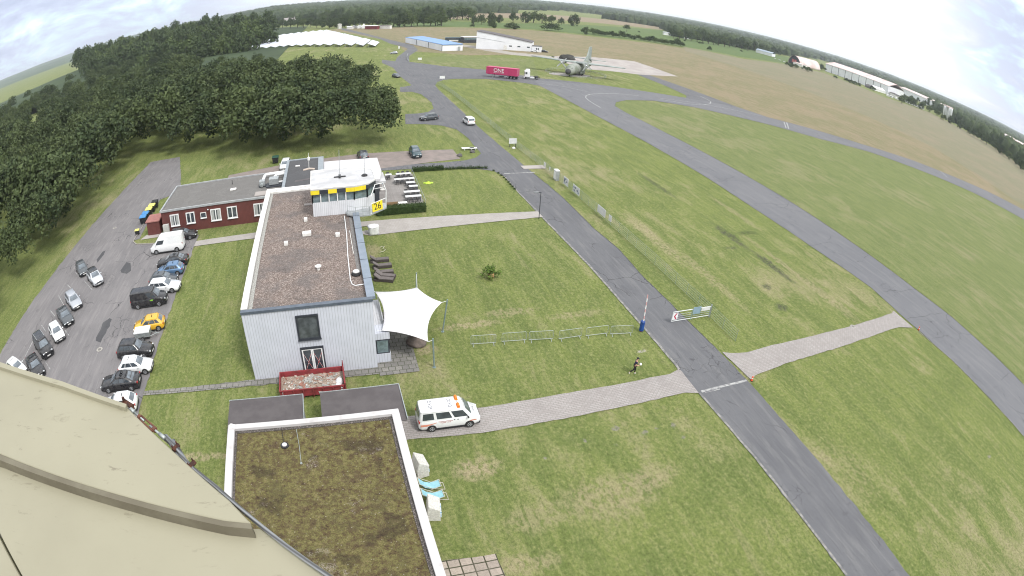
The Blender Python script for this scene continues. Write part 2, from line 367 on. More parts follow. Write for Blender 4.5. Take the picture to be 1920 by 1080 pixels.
def moss_roof():
    k = NT('mossy_roof'); p = k.pos(True); n = k.noise(p, .55, 6, .65, .4); n2 = k.noise(p, 3.2, 5, .7); n3 = k.noise(p, 11, 4, .8); v = k.voro(p, 7)
    c = k.ramp(n2, [(.3, (.045,.033,.022)), (.42, (.115,.085,.045)), (.52, (.145,.13,.052)), (.60,(.19,.168,.072)), (.70, (.23,.18,.095))])
    n5 = k.noise(p, 1.1, 5, .7, .5); c = k.mix(k.rng(n5, .5, .64, 0, .6), c, (.10,.07,.045)); c = k.mix(k.rng(n5, .44, .34, 0, .5), c, (.165,.155,.062))
    c = k.mix(k.rng(n, .5, .68, 0, .5), c, (.105,.098,.045)); c = k.mix(k.rng(k.noise(p, .38, 3), .36, .44, .55, 0), c, (.04,.03,.024))
    g = k.math('MULTIPLY', k.rng(k.noise(k.map(p, loc=(5,3,0)), .42, 5, .75), .58, .70), k.rng(n3, .45, .62)); c = k.mix(g, c, (.36,.31,.30))
    v4 = k.voro(p, 3.2); c = k.mix(k.math('MULTIPLY', k.rng(v4, .16, .06, 0, .8), k.rng(n3, .4, .55)), c, (.38,.34,.29)); c = k.mix(k.rng(v, .15, .04, 0, .75), c, (.34,.30,.23)); c = k.mix(k.rng(n3, .34, .52, .6, 0), c, (.022,.017,.011))
    return k.fin(c, .97, 0, .1, k.math('ADD', n2, n3), .12, .8)
MOSS = moss_roof()
def felt(name, a, b, c):
    k = NT(name); p = k.pos(True); n = k.noise(p, .35, 6, .65, 1.2); n2 = k.noise(p, 3, 5, .7)
    x = k.mix(k.rng(n, .38, .6), a, b); x = k.mix(k.rng(n, .47, .5, 0, .6), x, c); x = k.mix(k.rng(n, .5, .53, 0, .6), x, a)
    return k.fin(k.mix(k.rng(n2, .4, .7, 0, .3), x, c), .9, 0, .2, n2, .02)
FELT = felt('grey_roofing_felt', (.155,.15,.145), (.21,.20,.19), (.11,.105,.10)); FELTD = felt('dark_roofing_felt', (.085,.085,.09), (.11,.11,.115), (.06,.06,.062))
FELTW = felt('pale_membrane_roof', (.55,.54,.56), (.62,.61,.63), (.46,.45,.47)); FELTG = PM('cab_membrane', (.50,.50,.51), (.38,.38,.39), .5, .8, world=True)
SHEETD = PM('dark_sheet_roof', (.075,.066,.068), (.095,.085,.086), .8, .6, world=True)
def corr(name, c, c2, period=.2, axis=0, vis=.75):
    k = NT(name); p = k.pos(True); s = k.n('ShaderNodeSeparateXYZ'); k.l(p, s.inputs[0])
    t = k.math('FRACT', k.math('DIVIDE', s.outputs[axis], period)); g = k.rng(k.math('ABSOLUTE', k.math('SUBTRACT', t, .5)), .40, .5, 0, vis)
    n = k.noise(p, .8, 5, .6); b = k.mix(k.rng(n, .35, .7), c, c2); dr = k.noise(k.map(p, (3,3,.12)), 1.6, 6, .75); b = k.mix(k.rng(dr, .52, .72, 0, .45), b, tuple(x*.72 for x in c2))
    return k.fin(k.mix(g, b, tuple(x*.35 for x in c)), .6, 0, .3)
WALLC = corr('grey_corrugated_cladding', (.53,.55,.61), (.48,.50,.555), .245); WALLY = corr('grey_corrugated_cladding_side', (.53,.55,.61), (.48,.50,.555), .245, 1)
WALLW = corr('white_cladding', (.62,.63,.66), (.56,.57,.6), .22); REDC = corr('red_timber_cladding', (.135,.045,.04), (.11,.038,.034), .2); REDCY = corr('red_timber_cladding_side', (.135,.045,.04), (.11,.038,.034), .2, 1)
HANG = PM('hangar_white_sheet', (.78,.79,.82), (.70,.71,.74), .15, .6, world=True); HANGB = PM('hangar_blue_roof', (.17,.30,.55), (.15,.27,.50), .1, .5, world=True)
DARKF = PM('dark_facade', (.035,.04,.05), (.05,.055,.065), .5, .4)
CURT = PM('curtain', (.42,.43,.42), (.30,.31,.31), 3, .9, st=(6,6,1))
def clad():
    k = NT('tower_cladding_paint'); p = k.pos(True); n = k.noise(p, 1.2, 4); n2 = k.noise(k.map(p, (2.5,9,3), (0,0,.6)), 3.2, 6, .75, .4); n3 = k.noise(p, 60, 4, .7)
    c = k.mix(k.rng(n, .35, .65), (.30,.282,.205), (.27,.253,.183)); c = k.mix(k.math('MULTIPLY', k.rng(n2, .58, .68, 0, .6), k.rng(k.noise(p, 2.1, 3), .42, .6)), c, (.14,.12,.085)); n6 = k.noise(p, 7, 6, .75, 1.5); c = k.mix(k.rng(n6, .66, .74, 0, .35), c, (.15,.13,.09)); c = k.mix(k.rng(n2, .30, .24, 0, .6), c, (.45,.44,.40))
    c = k.mix(k.rng(n3, .6, .8, 0, .25), c, (.25,.22,.16))
    return k.fin(c, .55, 0, .35, n, .002)
CLAD = clad()
RUST = PM('rusty_steel', (.09,.035,.022), (.04,.022,.018), 60, .85); SHEENR = PM('weathered_red_lead', (.17,.065,.042), (.11,.05,.035), 40, .7)
def rope_mat():
    k = NT('wire_rope'); w = k.n('ShaderNodeTexWave', wave_type='BANDS', bands_direction='DIAGONAL'); k.l(k.pos(True), w.inputs[0]); w.inputs['Scale'].default_value = 28; w.inputs['Distortion'].default_value = .4
    return k.fin(k.mix(w.outputs['Fac'], (.10,.10,.10), (.32,.33,.34)), .5, .6, .4, w.outputs['Fac'], .002)
ROPE = rope_mat()
def leafm(name, a, b, c=None, sc=.5):
    k = NT(name); p = k.pos(True); n = k.noise(p, sc, 3); n2 = k.noise(p, sc*7, 3)
    oi = k.n('ShaderNodeObjectInfo'); x = k.mix(k.rng(n, .35, .65), a, b); x = k.mix(k.rng(n2, .4, .7, 0, .5), x, c or b)
    return k.fin(k.mix(k.rng(oi.outputs['Random'], 0, 1, 0, .35), x, tuple(v*.6 for v in a)), .8, 0, .2)
LEAF = leafm('leaves_mid_green', (.060,.092,.034), (.095,.13,.044), (.125,.155,.058), .15)
LEAFD = leafm('leaves_dark_green', (.045,.070,.031), (.068,.098,.040), (.095,.12,.048), .15)
LEAFN = leafm('leaves_fresh', (.05,.10,.02), (.12,.19,.04), (.25,.33,.08), 5)
HEDGE = leafm('hedge_leaves', (.025,.045,.015), (.045,.075,.022), (.07,.10,.03), 3)
CANOPY = PM('forest_canopy', (.045,.068,.028), (.03,.048,.022), .03, .95, world=True)
BARK = PM('bark', (.09,.07,.05), (.05,.04,.03), 3, .95)
HILL = PM('hill_woods', (.045,.07,.04), (.09,.12,.07), .006, .95, world=True)

# ------------------------------------------------------------------ ground, fields, roads
GROUND = sheet('ground', [(9000*math.cos(2*math.pi*i/96), 9000*math.sin(2*math.pi*i/96)) for i in range(96)], 0, GRASS)
def gl(pts, z=0): return [G(x, y, z) for x, y in pts]
far = gl([(1092,100),(1280,160),(1440,222),(1620,270),(1785,330),(1920,398),(1990,450)])
sheet('airfield_grass', gl([(1150,196),(1180,187),(1300,201),(1440,234),(1630,286),(1752,331),(1920,412),(2000,470)]) + [(200,60),(110,-40),(84,-40)] + gl([(1917,715),(1784,592),(1720,543),(1520,402),(1400,330),(1250,250),(1175,213)]), .012, GRASSF)
sheet('meadow', gl([(560,62),(640,54),(830,51),(1000,57),(1130,71),(1280,90),(1400,130),(1500,165),(1600,205),(1750,275),(1900,372),(1990,430)]) + gl([(1990,470),(1920,405),(1785,332),(1620,271),(1440,221),(1380,201),(1300,171),(1260,158),(1217,141),(1034,104),(880,104),(760,96),(735,78),(640,60)]), .015, MEADOW)
sheet('runway_grass', gl([(1280,87.5),(1390,110),(1480,122),(1545,137),(1660,183),(1745,212),(1830,256),(1935,325),(1990,380)]) + gl([(1990,432),(1900,374),(1750,277),(1600,207),(1500,167),(1400,132),(1285,96)]), .03, PALEG)
sheet('meadow_strip', gl([(770,112),(840,104),(1000,112),(1010,145),(910,131),(830,122)]), .02, GRASSF)
sheet('green_field', gl([(700,45),(820,40),(960,44),(1080,46),(1240,57),(1360,84),(1480,108),(1500,124),(1390,107),(1280,87),(1130,69),(1000,55),(830,50),(690,53)]), .05, FIELDG)
sheet('stubble_field', gl([(840,27),(930,24),(1050,29),(1150,38),(1245,52),(1240,56),(1150,46),(1050,38),(930,33),(840,36)]), .06, FIELDY)

u0 = G(1015,407.5); 
road = [(20.3+.0, -25), (29.05,-25), (29.0,20)]
RL, RR = 28.75, 35.0        # road edges from the survey (x = const along the runway axis)
def edge(pts): return [tuple(p) for p in gl(pts)]
rd = edge([(1585,1080),(1415,860),(1310,738),(1210,620),(1105,500),(1015,407.5),(972,362),(945,331),(926,321),(892,316.5),(870,316),(780,317),(717,320),(620,325)])
rd += edge([(620,316),(712,312),(830,305),(872,301),(892,296),(902,288),(892,276),(875,257),(856,243),(830,236),(797,233),(760,233),(760,214),(783,213),(803,210),(813,204),(809,192),(790,177),(772,172),(757,173),(750,172),(750,163),(757,163),(772,160),(750,143),(737,127),(716,118),(716,112),(741,115),(745,107),(765,92),(757,88),(732,82),(712,73),(640,56),(640,52),(732,75),(775,85),(784,94),(767,105),(767,116)])
rd += edge([(830,124),(910,131),(1012,147),(1085,154),(1165,165),(1230,176),(1287,183.5),(1287,179),(1250,162),(1195,140),(1217,141),(1300,170),(1380,200),(1440,220),(1530,244),(1615,270),(1715,302),(1785,330),(1850,358),(1920,394),(1995,440)])
rd += edge([(2003,462),(1920,412),(1826,362),(1752,330),(1630,285),(1535,260),(1440,233.5),(1380,219),(1300,201),(1225,189),(1175,188),(1155,192),(1153,199),(1175,212),(1250,250),(1400,330),(1465,367.5),(1520,402.5),(1719.5,545),(1784.6,594.7),(1862.7,665),(1917,719),(2010,830)]) + [(80,-30),(64,-30)]
rd += edge([(1990,900),(1917,816),(1862.7,753.5),(1784.6,675.4),(1696,597),(1633.5,540),(1520,462),(1415,392),(1320,330),(1210,266),(1125,221),(1050,181),(1012,161),(985,156),(910,148),(850,148),(832,150),(820,154),(816,160),(822,168),(860,203),(900,241),(942,277),(1000,325),(1055,370),(1115,430),(1160,467),(1202,515),(1275,587),(1347,658),(1407,720),(1477,800),(1530,860),(1705,1080)]) + [(36.3,-20),(29.5,-20)]
sheet('road', rd, .04, ASPH, amp=.10)
# the taxiway is a paler, smoother asphalt laid over the junction
tx = edge([(1165,165),(1287,184),(1380,200.5),(1440,220.5),(1530,244.5),(1615,270.5),(1715,302.5),(1785,330.5),(1850,358.5),(1920,394.5),(1990,438),(1998,460),(1920,411.5),(1826,361.5),(1752,329.5),(1630,284.5),(1535,259.5),(1440,233),(1380,218.5),(1300,200.5),(1225,188.5),(1175,187.5),(1154,192),(1152,199),(1175,212.5),(1250,250.5),(1400,330.5),(1520,403),(1719,545.5),(1784,595),(1862,665.5),(1916,719.5),(2000,820)]) + [(79.8,-28),(64.3,-28)] + edge([(1988,899),(1916.5,815.5),(1862,753),(1784,675),(1695.5,596.5),(1633,539.5),(1519.5,461.5),(1414.5,391.5),(1319.5,329.5),(1209.5,265.5),(1124.5,220.5),(1050,180.5),(1012,160.5),(1000,150)])
sheet('taxiway', tx, .045, ASPT, amp=.06)
sheet('concrete_apron', edge([(1033,105.5),(1110,107),(1190,115),(1228,128),(1271,143.5),(1217,141),(1195,139.5),(1150,134),(1100,130),(1060,118)]), .025, CONC)
sheet('gravel_track', edge([(866,84),(900,86.5),(960,98),(1040,106),(1033,110),(960,103),(910,95),(868,87)]), .025, TRACK)
# white taxi lines and road marks
WLINE = PM('worn_white_line', (.40,.40,.39), (.17,.17,.175), 1.8, .8, world=True)
def stripe(name, pts, w, z, m=WLINE, gaps=None):
    P = [Vector((*p, 0)) for p in pts]; b = MB(); vs = []
    for i in range(len(P)):
        d = (P[min(i+1,len(P)-1)]-P[max(i-1,0)]); n = Vector((-d.y, d.x, 0)).normalized()*w/2
        vs += [(*(P[i]-n)[:2], z), (*(P[i]+n)[:2], z)]
    b.add(vs, [(2*i, 2*i+2, 2*i+3, 2*i+1) for i in range(len(P)-1)])
    o = b.build(name, m); o['kind'] = 'structure'; return o
stripe('taxi_line', edge([(1126,202),(1112,194),(1103,188),(1098,183),(1099,179.5),(1106,177),(1125,175.5),(1160,176),(1200,180)]), .35, .052)
stripe('taxi_line', edge([(1312,180),(1325,186),(1333,191),(1331,195),(1318,197),(1290,195),(1240,187)]), .35, .052)
stripe('taxi_line', edge([(1235,184),(1290,191),(1360,203),(1430,218)]), .3, .053)
stripe('taxi_line', edge([(1010,156),(1060,163),(1100,172)]), .25, .052)
stripe('holding_line', edge([(1475,230),(1479,242)]), .5, .053); stripe('holding_line', edge([(1470,229),(1474,240.5)]), .4, .053)
stripe('holding_line', edge([(1762,320),(1776,332.5)]), .4, .053)
stripe('stop_line', edge([(1315,735),(1345,727),(1400,714)]), .28, .05); stripe('stop_line', edge([(1322,737),(1350,730)]), .1, .052)
stripe('road_joint', edge([(945,326),(1003,323.5)]), .3, .05)
# crumbling pale shoulder of the road and dark tarred edges
EDGE = PM('crumbled_edge', (.26,.25,.235), (.15,.15,.145), 2.2, .95, world=True, lo=.4, hi=.6); TAR = PM('tarred_edge', (.05,.05,.055), (.09,.09,.09), 1.2, .9, world=True)
def off_stripe(name, pts, w, o_, z, m):
    Q = [Vector((*p,0)) for p in pts]; P = []
    for a, c in zip(Q, Q[1:]):
        k = max(1, int((c-a).length/.8)); P += [a.lerp(c, j/k) for j in range(k)]
    P.append(Q[-1]); P = [p+Vector((noise.noise(p*.9)*.07+noise.noise(p*2.7)*.05, 0, 0)) for p in P]
    stripe(name, [tuple((p+Vector((o_,0,0)))[:2]) for p in P], w, z, m)
off_stripe('road_shoulder', edge([(1585,1080),(1415,860),(1310,738)]), .22, .1, .047, EDGE)
off_stripe('road_shoulder', edge([(1272,693),(1210,620),(1105,500),(1016,408)]), .26, .1, .047, EDGE)
off_stripe('road_shoulder', edge([(1010,400),(972,362),(945,331)]), .2, .1, .047, EDGE)
off_stripe('road_shoulder', edge([(1347,658),(1275,587),(1202,515),(1160,467),(1115,430),(1055,370),(1000,325)]), .12, -.05, .047, TAR)
off_stripe('taxiway_edge', edge([(1917,719),(1784.6,594.7),(1719.5,545),(1520,402.5),(1400,330),(1250,250)]), .16, -.05, .05, TAR)
off_stripe('taxiway_edge', edge([(1917,816),(1784.6,675.4),(1722,622)]), .14, .05, .05, EDGE)
# crack lines across the taxiway
for a_, b_ in (((1440,388),(1512,378)) if 0 else ((1395,381),(1500,386)),((1563,545),(1660,500)) if 0 else ((1505,462),(1560,455)),((1700,597),(1767,588)),((1655,548),(1720,543)),((1877,712),(1893,700)),((1290,292),(1352,296)),((1330,345),(1378,331))):
    e0, e1 = [Vector((*p,0)) for p in edge([a_, b_])]; stripe('tarred_crack', [tuple((e0.lerp(e1, j/9)+Vector((0, .5*noise.noise(e0.lerp(e1, j/9)*1.3), 0)))[:2]) for j in range(10)], .07, .051, TAR)
# paved paths
sheet('path', [(28.9,70.6),(28.9,72.8),(2.7,74.1),(2.7,72.3),(6,72.2),(6,71.2),(2.8,70.5),(4.8,69)], .06, PAVEL, amp=.05)
sheet('path', [(-20.5,72.1),(-20.5,73.9),(-8.7,74.3),(-8.7,72.3)], .06, PAVEL, amp=.05)
sheet('paved_drive', [(3.2,31.4),(3.2,34.2)] + edge([(895,766),(1067,737.5),(1255,702.5),(1272,693),(1278,697),(1310,738),(1284,737),(1150,767),(900,813),(765,825)]), .062, PAVER, amp=.07)
sheet('paved_drive', edge([(1354,661),(1372,663),(1400,661.5),(1440,650),(1500,636),(1600,611),(1672,588),(1675,583),(1712,615),(1686,614),(1670,618),(1600,643),(1480,680),(1417,704),(1408,713)]), .062, PAVER, amp=.07)
sheet('paving_strip', [(-20.4,39.9),(-20.4,40.5),(-8.6,40.98),(2.7,40.98),(2.7,40.0),(-8.6,40.1)], .06, SLABS, amp=.08)
sheet('patio', [(2.72,39.7),(6.2,39.7),(6.3,50),(2.72,50)], .065, SLABS)
sheet('terrace_slabs', [(3.4,14),(7.1,14),(7.05,19.7),(3.5,19.9)], .06, SLABT, amp=.06)
sheet('car_park', [(-20.5,76.2),(-20.3,62),(-20.3,25),(-20.4,-8),(-46.5,-8),(-46.5,60),(-44,125),(-36,125)] + edge([(340,352),(326,365),(300,375),(262,448),(250,452),(254,458),(268,459.5),(305,454),(345,452)]), .05, ASPC, amp=.12)
sheet('yard', [(-20,104),(-6,107),(6,108.5),(24,107),(24,100.3),(8,97.5),(-6,99),(-20,101)], .048, PM('brown_gravel', (.24,.20,.185), (.19,.165,.15), .6, .95, world=True))
sheet('repair_patch', edge([(228,512),(238,514),(246,508),(245,494),(237,492),(226,508)]), .056, ASPD, amp=.3)
sheet('repair_patch', edge([(180,640),(189,643),(199,625),(210,600),(206,597),(193,606),(188,620)]), .056, ASPD, amp=.3)
sheet('repair_patch', edge([(183,493),(195,478),(198,470),(192,473),(181,488)]), .056, ASPD, amp=.3)
# parking bay lines
for a, b_ in (((126,534),(133,541)),((110,555),(120,573)),((141,511),(150,521)),((158,527),(173,544)),((94,582),(103,593)),((78,610),(86,622)),((62,640),(44,676)),((107,628),(118,642)),((122,620),(130,630)),((84,677),(95,694))):
    stripe('bay_line', edge([a, b_]), .1, .057)
# kerb round the bin lawn
b = MB(); k_ = edge([(283,390),(268,425),(253,448),(250,454),(256,459),(285,458),(330,452)])
for i in range(len(k_)-1):
    p, q = Vector((*k_[i],0)), Vector((*k_[i+1],0)); n = Vector((-(q-p).y,(q-p).x,0)).normalized()*.08
    b.prism([(p-n)[:2],(q-n)[:2],(q+n)[:2],(p+n)[:2]], 0, .15)
o = b.build('kerb', PM('kerb_stone', (.3,.28,.26), (.22,.2,.18), 2)); o['kind'] = 'structure'
for x, y, r in ((1599,613,.32),(187,656,.33),(215,428,.3)):
    g = G(x, y); b = MB(); b.lathe([(r*1.3,0),(r*1.3,.01),(r,.012)], 20); b.m = 1; b.lathe([(r*.75,.012),(r*.75,.018)], 20)
    o = b.build('manhole_cover', [PM('manhole_ring', (.36,.34,.31)), PM('manhole_lid', (.18,.17,.16))], loc=(g[0], g[1], .066))
    tag(o, {1599:'round manhole cover set in the paved drive to the taxiway', 187:'round manhole cover in the car park asphalt near the black cars', 215:'round manhole cover in the car park near the bins'}[x], 'manhole')
sl = MB(); g = G(1000,314); sl.box(-2.1,-.9,0,2.1,.9,.12); o = sl.build('concrete_slab', CONC, loc=(g[0],g[1],0)); tag(o, 'flat pale concrete slab on the verge beside the perimeter fence', 'slab')

# ------------------------------------------------------------------ buildings
def win_y(parent, x0, x1, z0, z1, y, fm=WHITE, gm=GLASS, fr=.09, mull=1, name='window', dep=.12, curtain=False, sill=True):
    """window on a wall facing -Y at plane y"""
    w = MB()
    w.box(x0, y-dep, z0, x1, y+.02, z0+fr); w.box(x0, y-dep, z1-fr, x1, y+.02, z1)
    w.box(x0, y-dep, z0+fr, x0+fr, y+.02, z1-fr); w.box(x1-fr, y-dep, z0+fr, x1, y+.02, z1-fr)
    for k in range(mull):
        xm = x0 + (x1-x0)*(k+1)/(mull+1); w.box(xm-fr*.55, y-dep*.9, z0+fr, xm+fr*.55, y+.02, z1-fr)
    if sill: w.box(x0-.05, y-dep-.08, z0-.06, x1+.05, y-.001, z0-.002)
    o = w.build(name, fm, parent)
    g = MB(); g.box(x0+fr, y-.05, z0+fr, x1-fr, y-.01, z1-fr); g.build('pane', gm, o)
    if curtain:
        c = MB(); 
        for a, b_ in ((.02,.30),(.68,.98)): c.box(x0+fr+(x1-x0-2*fr)*a, y-.062, z0+fr, x0+fr+(x1-x0-2*fr)*b_, y-.052, z1-fr)
        c.build('curtain', CURT, o)
    return o
# main building
mbd = thing('airfield_building', 'two storey building clad in pale grey corrugated sheet with a gravel flat roof', 'building', (0,0,0))
X0, X1, Y0, Y1, ZT = -8.6, 2.7, 41.0, 71.6, 6.9
w = MB(); w.box(X0, Y0, 0, X1, Y0+.3, ZT-.25); w.build('front_wall', WALLC, mbd)
w = MB(); w.box(X0, Y0+.3, 0, X0+.3, Y1, ZT-.25); w.box(X1-.3, Y0+.3, 0, X1, Y1, ZT-.25); w.box(X0+.3, Y1-.3, 0, X1-.3, Y1, ZT-.25); w.build('side_wall', WALLY, mbd)
w = MB(); w.box(X0+.3, Y0+.3, 6.2, X1-.3, Y1-.3, 6.5); w.build('roof', GRAVEL, mbd)
w = MB(); w.box(X0-.06, Y0+.5, ZT-.25, X0+.52, Y1+.05, ZT); w.box(X0+.52, Y1-.5, ZT-.25, -2.4, Y1+.05, ZT); w.box(X0+.52,Y1-.9,6.5,-2.4,Y1-.5,6.72); w.build('white_coping', OFFW, mbd)
w = MB(); w.box(X0-.04, Y0-.1, ZT-.22, X1+.05, Y0+.34, ZT+.01); w.build('front_coping', PM('blue_grey_coping', (.13,.155,.19),(.10,.12,.15),2,.4,.3), mbd)
w = MB(); w.box(X1-.42, Y0+.34, ZT-.25, X1+.3, 60.2, ZT-.003); 
w.build('side_coping', PM('zinc_coping', (.25,.29,.35),(.21,.25,.30),1.2,.45,.3), mbd)
w = MB(); 
for y in (44.6,48.3,52,55.7,59.2): w.box(X1-.43, y-.02, ZT-.003, X1+.31, y+.02, ZT+.015)
w.build('coping_joint', DARKM, mbd)
w = MB(); w.box(X0+.52, Y0+.34, 6.5, X0+.9, Y1-.9, 6.56); w.build('gravel_edge', PM('edge_gravel', (.42,.42,.39),(.2,.19,.18),9,.9), mbd)
win_y(mbd, -3.91, -1.95, 3.7, 6.05, Y0, DARKM, glassm('front_window_glass', (.055,.062,.066)), .14, 0, curtain=False)
d = MB(); xa, xb, za, zb = -3.82, -1.98, .12, 2.72
d.box(xa-.12, Y0-.1, za, xa, Y0+.01, zb+.2); d.box(xb, Y0-.1, za, xb+.12, Y0+.01, zb+.2); d.box(xa, Y0-.1, zb, xb, Y0+.01, zb+.2)
df = d.build('door_frame', DARKM, mbd)
d = MB(); m_ = (xa+xb)/2
for a, c in ((xa, m_-.01), (m_+.01, xb)):
    d.box(a, Y0-.07, za, a+.11, Y0-.02, zb); d.box(c-.11, Y0-.07, za, c, Y0-.02, zb); d.box(a+.11, Y0-.07, za, c-.11, Y0-.02, za+.15); d.box(a+.11, Y0-.07, zb-.1, c-.11, Y0-.02, zb)
dd = d.build('door', WHITE, mbd)
d = MB(); d.box(xa+.11, Y0-.05, za+.15, xb-.11, Y0-.025, zb-.1); d.build('pane', GLASS, dd)
d = MB()
for a, c in ((xa+.12, m_-.12), (m_+.12, xb-.12)):
    for s in (0, 1):
        z0_, z1_ = (.5, 2.2) if s == 0 else (2.2, .5)
        d.add([(a, Y0-.075, z0_), (a+.001, Y0-.075, z0_+.09), (c, Y0-.075, z1_+.09), (c, Y0-.075, z1_)], [(0,3,2,1)])
d.build('barrier_tape', PM('red_white_tape', (.7,.6,.6),(.6,.1,.1), 9, .5, lo=.49, hi=.51), dd)
# stair bay and glazed bays on the terrace side
bay = MB(); bay.box(2.7, 41.6, 0, 4.0, 43.0, .95); bay.box(2.7, 41.6, 2.45, 4.0, 43.0, 3.1); bay.build('bay', WALLC, mbd)
bay = MB(); bay.box(2.7, 41.66, .95, 3.94, 43, 2.45); bb = bay.build('bay_window', DARKF, mbd)
bay = MB(); bay.box(2.85, 41.6, 1.1, 3.8, 41.655, 2.3); bay.build('pane', GLASSB, bb)
bal = MB(); bal.box(2.7, 43.02, 2.5, 3.7, 48, 2.7)
for z in (3.1, 3.5): bal.box(3.65, 43.02, z, 3.68, 48, z+.04)
for y in range(44, 48, 2): bal.box(3.64, y, 2.7, 3.69, y+.05, 3.55)
bal.build('balcony', WALLW, mbd)
gz = MB()
for i in range(5):
    y = 43.4+i*3.0
    for z in (.6, 3.0): gz.box(2.7, y, z, 2.76, y+2.3, z+1.7)
gz.build('side_window', DARKF, mbd)
# rooftop fittings
def roofitem(name, m, x, y, sx, sy, h, z=6.5, bev=.03):
    r_ = MB(); r_.box(-sx/2, -sy/2, 0, sx/2, sy/2, h); o = r_.build(name, m, mbd, (x, y, z), bevel=bev); return o
roofitem('skylight', OFFW, -2.9, 56.2, .95, .7, .35); roofitem('roof_vent', OFFW, -5.1, 54.2, .42, .4, .4); roofitem('roof_vent', OFFW, .4, 55.0, .45, .4, .4)
roofitem('roof_vent', OFFW, -3.1, 60.1, .4, .45, .4); roofitem('roof_slab', CONC, -2.9, 65.2, 1.0, .6, .12)
v = MB(); v.lathe([(.14,0),(.14,.35),(.30,.35),(.30,.42),(.1,.5)], 14); v.build('roof_vent', OFFW, mbd, (-1.7, 47.9, 6.5), smooth=False)
p_ = MB(); p_.tube([(1.35,60.3,6.56),(1.35,55,6.56),(1.2,50,6.56),(1.15,45.2,6.56),(1.25,44.4,6.56),(1.5,44.1,6.56),(2.3,44.1,6.6)], .045, 8); p_.build('pipe', WHITE, mbd)
p_ = MB(); p_.tube([(1.72,56.0,6.56),(1.78,50.5,6.56)], .035, 6); p_.build('pipe', OFFW, mbd)
p_ = MB(); p_.box(1.85,46,6.5,2.2,60,6.53); p_.build('gravel_strip', PM('grey_gravel',(.24,.23,.225),(.10,.095,.09),14,.95), mbd)
p_ = MB(); p_.lathe([(.42,0),(.45,.12),(.38,.28),(.2,.32)], 18); p_.m = 1; p_.smooth = True; p_.lathe([(.34,.3),(.25,.42),(.05,.47)], 16); p_.build('drum_vent', [BLACK, OFFW], mbd, (1.75, 46.2, 6.5))
# old control cab on the roof
cab = [(-2.2,61.1),(2.6,60.95),(4.1,61.35),(5.0,62.5),(4.95,66.1),(4.4,66.6),(2.0,67.6),(-2.3,67.6)]
cr_ = [(-2.35,60.85),(2.65,60.7),(4.25,61.15),(5.2,62.45),(5.15,66.2),(4.5,66.85),(2.0,67.85),(-2.45,67.85)]
c = MB(); c.prism(cab, 6.52, 8.15); c.build('cab_wall', WALLW, mbd)
c = MB(); c.prism([(x*.985+.01, (y-64)*.98+64) for x, y in cab], 8.15, 9.2); cw = c.build('cab_glazing', GLASSB, mbd)
c = MB()
def lerp(a, b_, t): return (a[0]+(b_[0]-a[0])*t, a[1]+(b_[1]-a[1])*t)
for e0, e1, n in ((cab[0],cab[1],5),(cab[1],cab[2],1),(cab[2],cab[3],1),(cab[3],cab[4],3),(cab[7],cab[0],5)):
    for i in range(n+1):
        x, y = lerp(e0, e1, i/n); c.box(x-.06, y-.06, 8.15, x+.06, y+.06, 9.2)
c.build('mullion', WHITE, cw)
c = MB(); c.prism(cr_, 9.68, 9.82); c.build('cab_roof', FELTG, mbd)
c = MB(); c.prism([(x*.995, (y-64)*.995+64) for x, y in cr_], 9.22, 9.68); c.build('fascia', DARKF, mbd)
edgs = [(cr_[0], cr_[1], [(0,.2),(.4,.6),(.8,1.0)]), (cr_[1], cr_[2], [(0,.8)]), (cr_[3], cr_[4], [(.2,.45),(.7,.95)])]
for e0, e1, segs in edgs:
    for s0, s1 in segs:
        a, b_ = lerp(e0, e1, s0), lerp(e0, e1, s1); dv = Vector((b_[0]-a[0], b_[1]-a[1], 0)); nn = Vector((dv.y, -dv.x, 0)).normalized()*.03
        f = MB(); f.prism([(a[0],a[1]),(b_[0],b_[1]),(b_[0]+nn.x,b_[1]+nn.y),(a[0]+nn.x,a[1]+nn.y)], 9.2, 9.67); f.build('fascia_panel', YELLOW, mbd)
c = MB()
for i in range(len(cr_)):
    a, b_ = cr_[i], cr_[(i+1) % len(cr_)]; c.tube([(a[0]*.985,(a[1]-64)*.985+64,9.85),(b_[0]*.985,(b_[1]-64)*.985+64,9.85)], .06, 6)
c.build('roof_rim', OFFW, mbd)
c = MB(); c.prism([(1.6,60.05),(2.6,59.2),(4.2,59.2),(6.2,60.9),(6.3,62.4),(5.1,62.6),(4.1,61.4),(2.6,60.95),(1.6,60.95)], 6.72, 6.86); c.build('platform', GREY, mbd)
c = MB()
rl_ = [(1.7,60.0),(2.6,59.25),(4.15,59.25)]
for z in (7.3, 7.85): c.tube([(x,y,z) for x, y in rl_], .025, 6)
for x, y in rl_ + [(3.4,59.25)]: c.tube([(x,y,6.86),(x,y,7.87)], .022, 6)
c.build('railing', GALV, mbd)
c = MB(); pts = [(4.3,59.35),(6.15,60.95)]
for x, y in (lerp(pts[0],pts[1],.0), lerp(pts[0],pts[1],1.)): c.tube([(x,y,6.86),(x+.05,y+.05,8.9)], .05, 6)
q0, q1 = (4.35,59.4), (6.2,61.0)
c.tube([(q0[0],q0[1],8.9),(4.9,60.3,9.9),(5.9,61.1,9.75),(q1[0],q1[1],8.9)], .045, 6); c.tube([(q0[0],q0[1],8.0),(q1[0],q1[1],8.0)], .04, 6); c.tube([(4.7,60.0,9.5),(6.0,61.0,9.3)], .03, 6)
c.build('sign_frame', WHITE, mbd)
ang = math.atan2(q1[1]-q0[1], q1[0]-q0[0])
sg = MB(); sg.box(-.72, -.03, 0, .72, .03, 1.05); so = sg.build('number_sign', YELLOW, mbd, ((q0[0]+q1[0])/2-.15, (q0[1]+q1[1])/2-.2, 6.95)); so.rotation_euler = (R(-6), 0, ang-R(8))
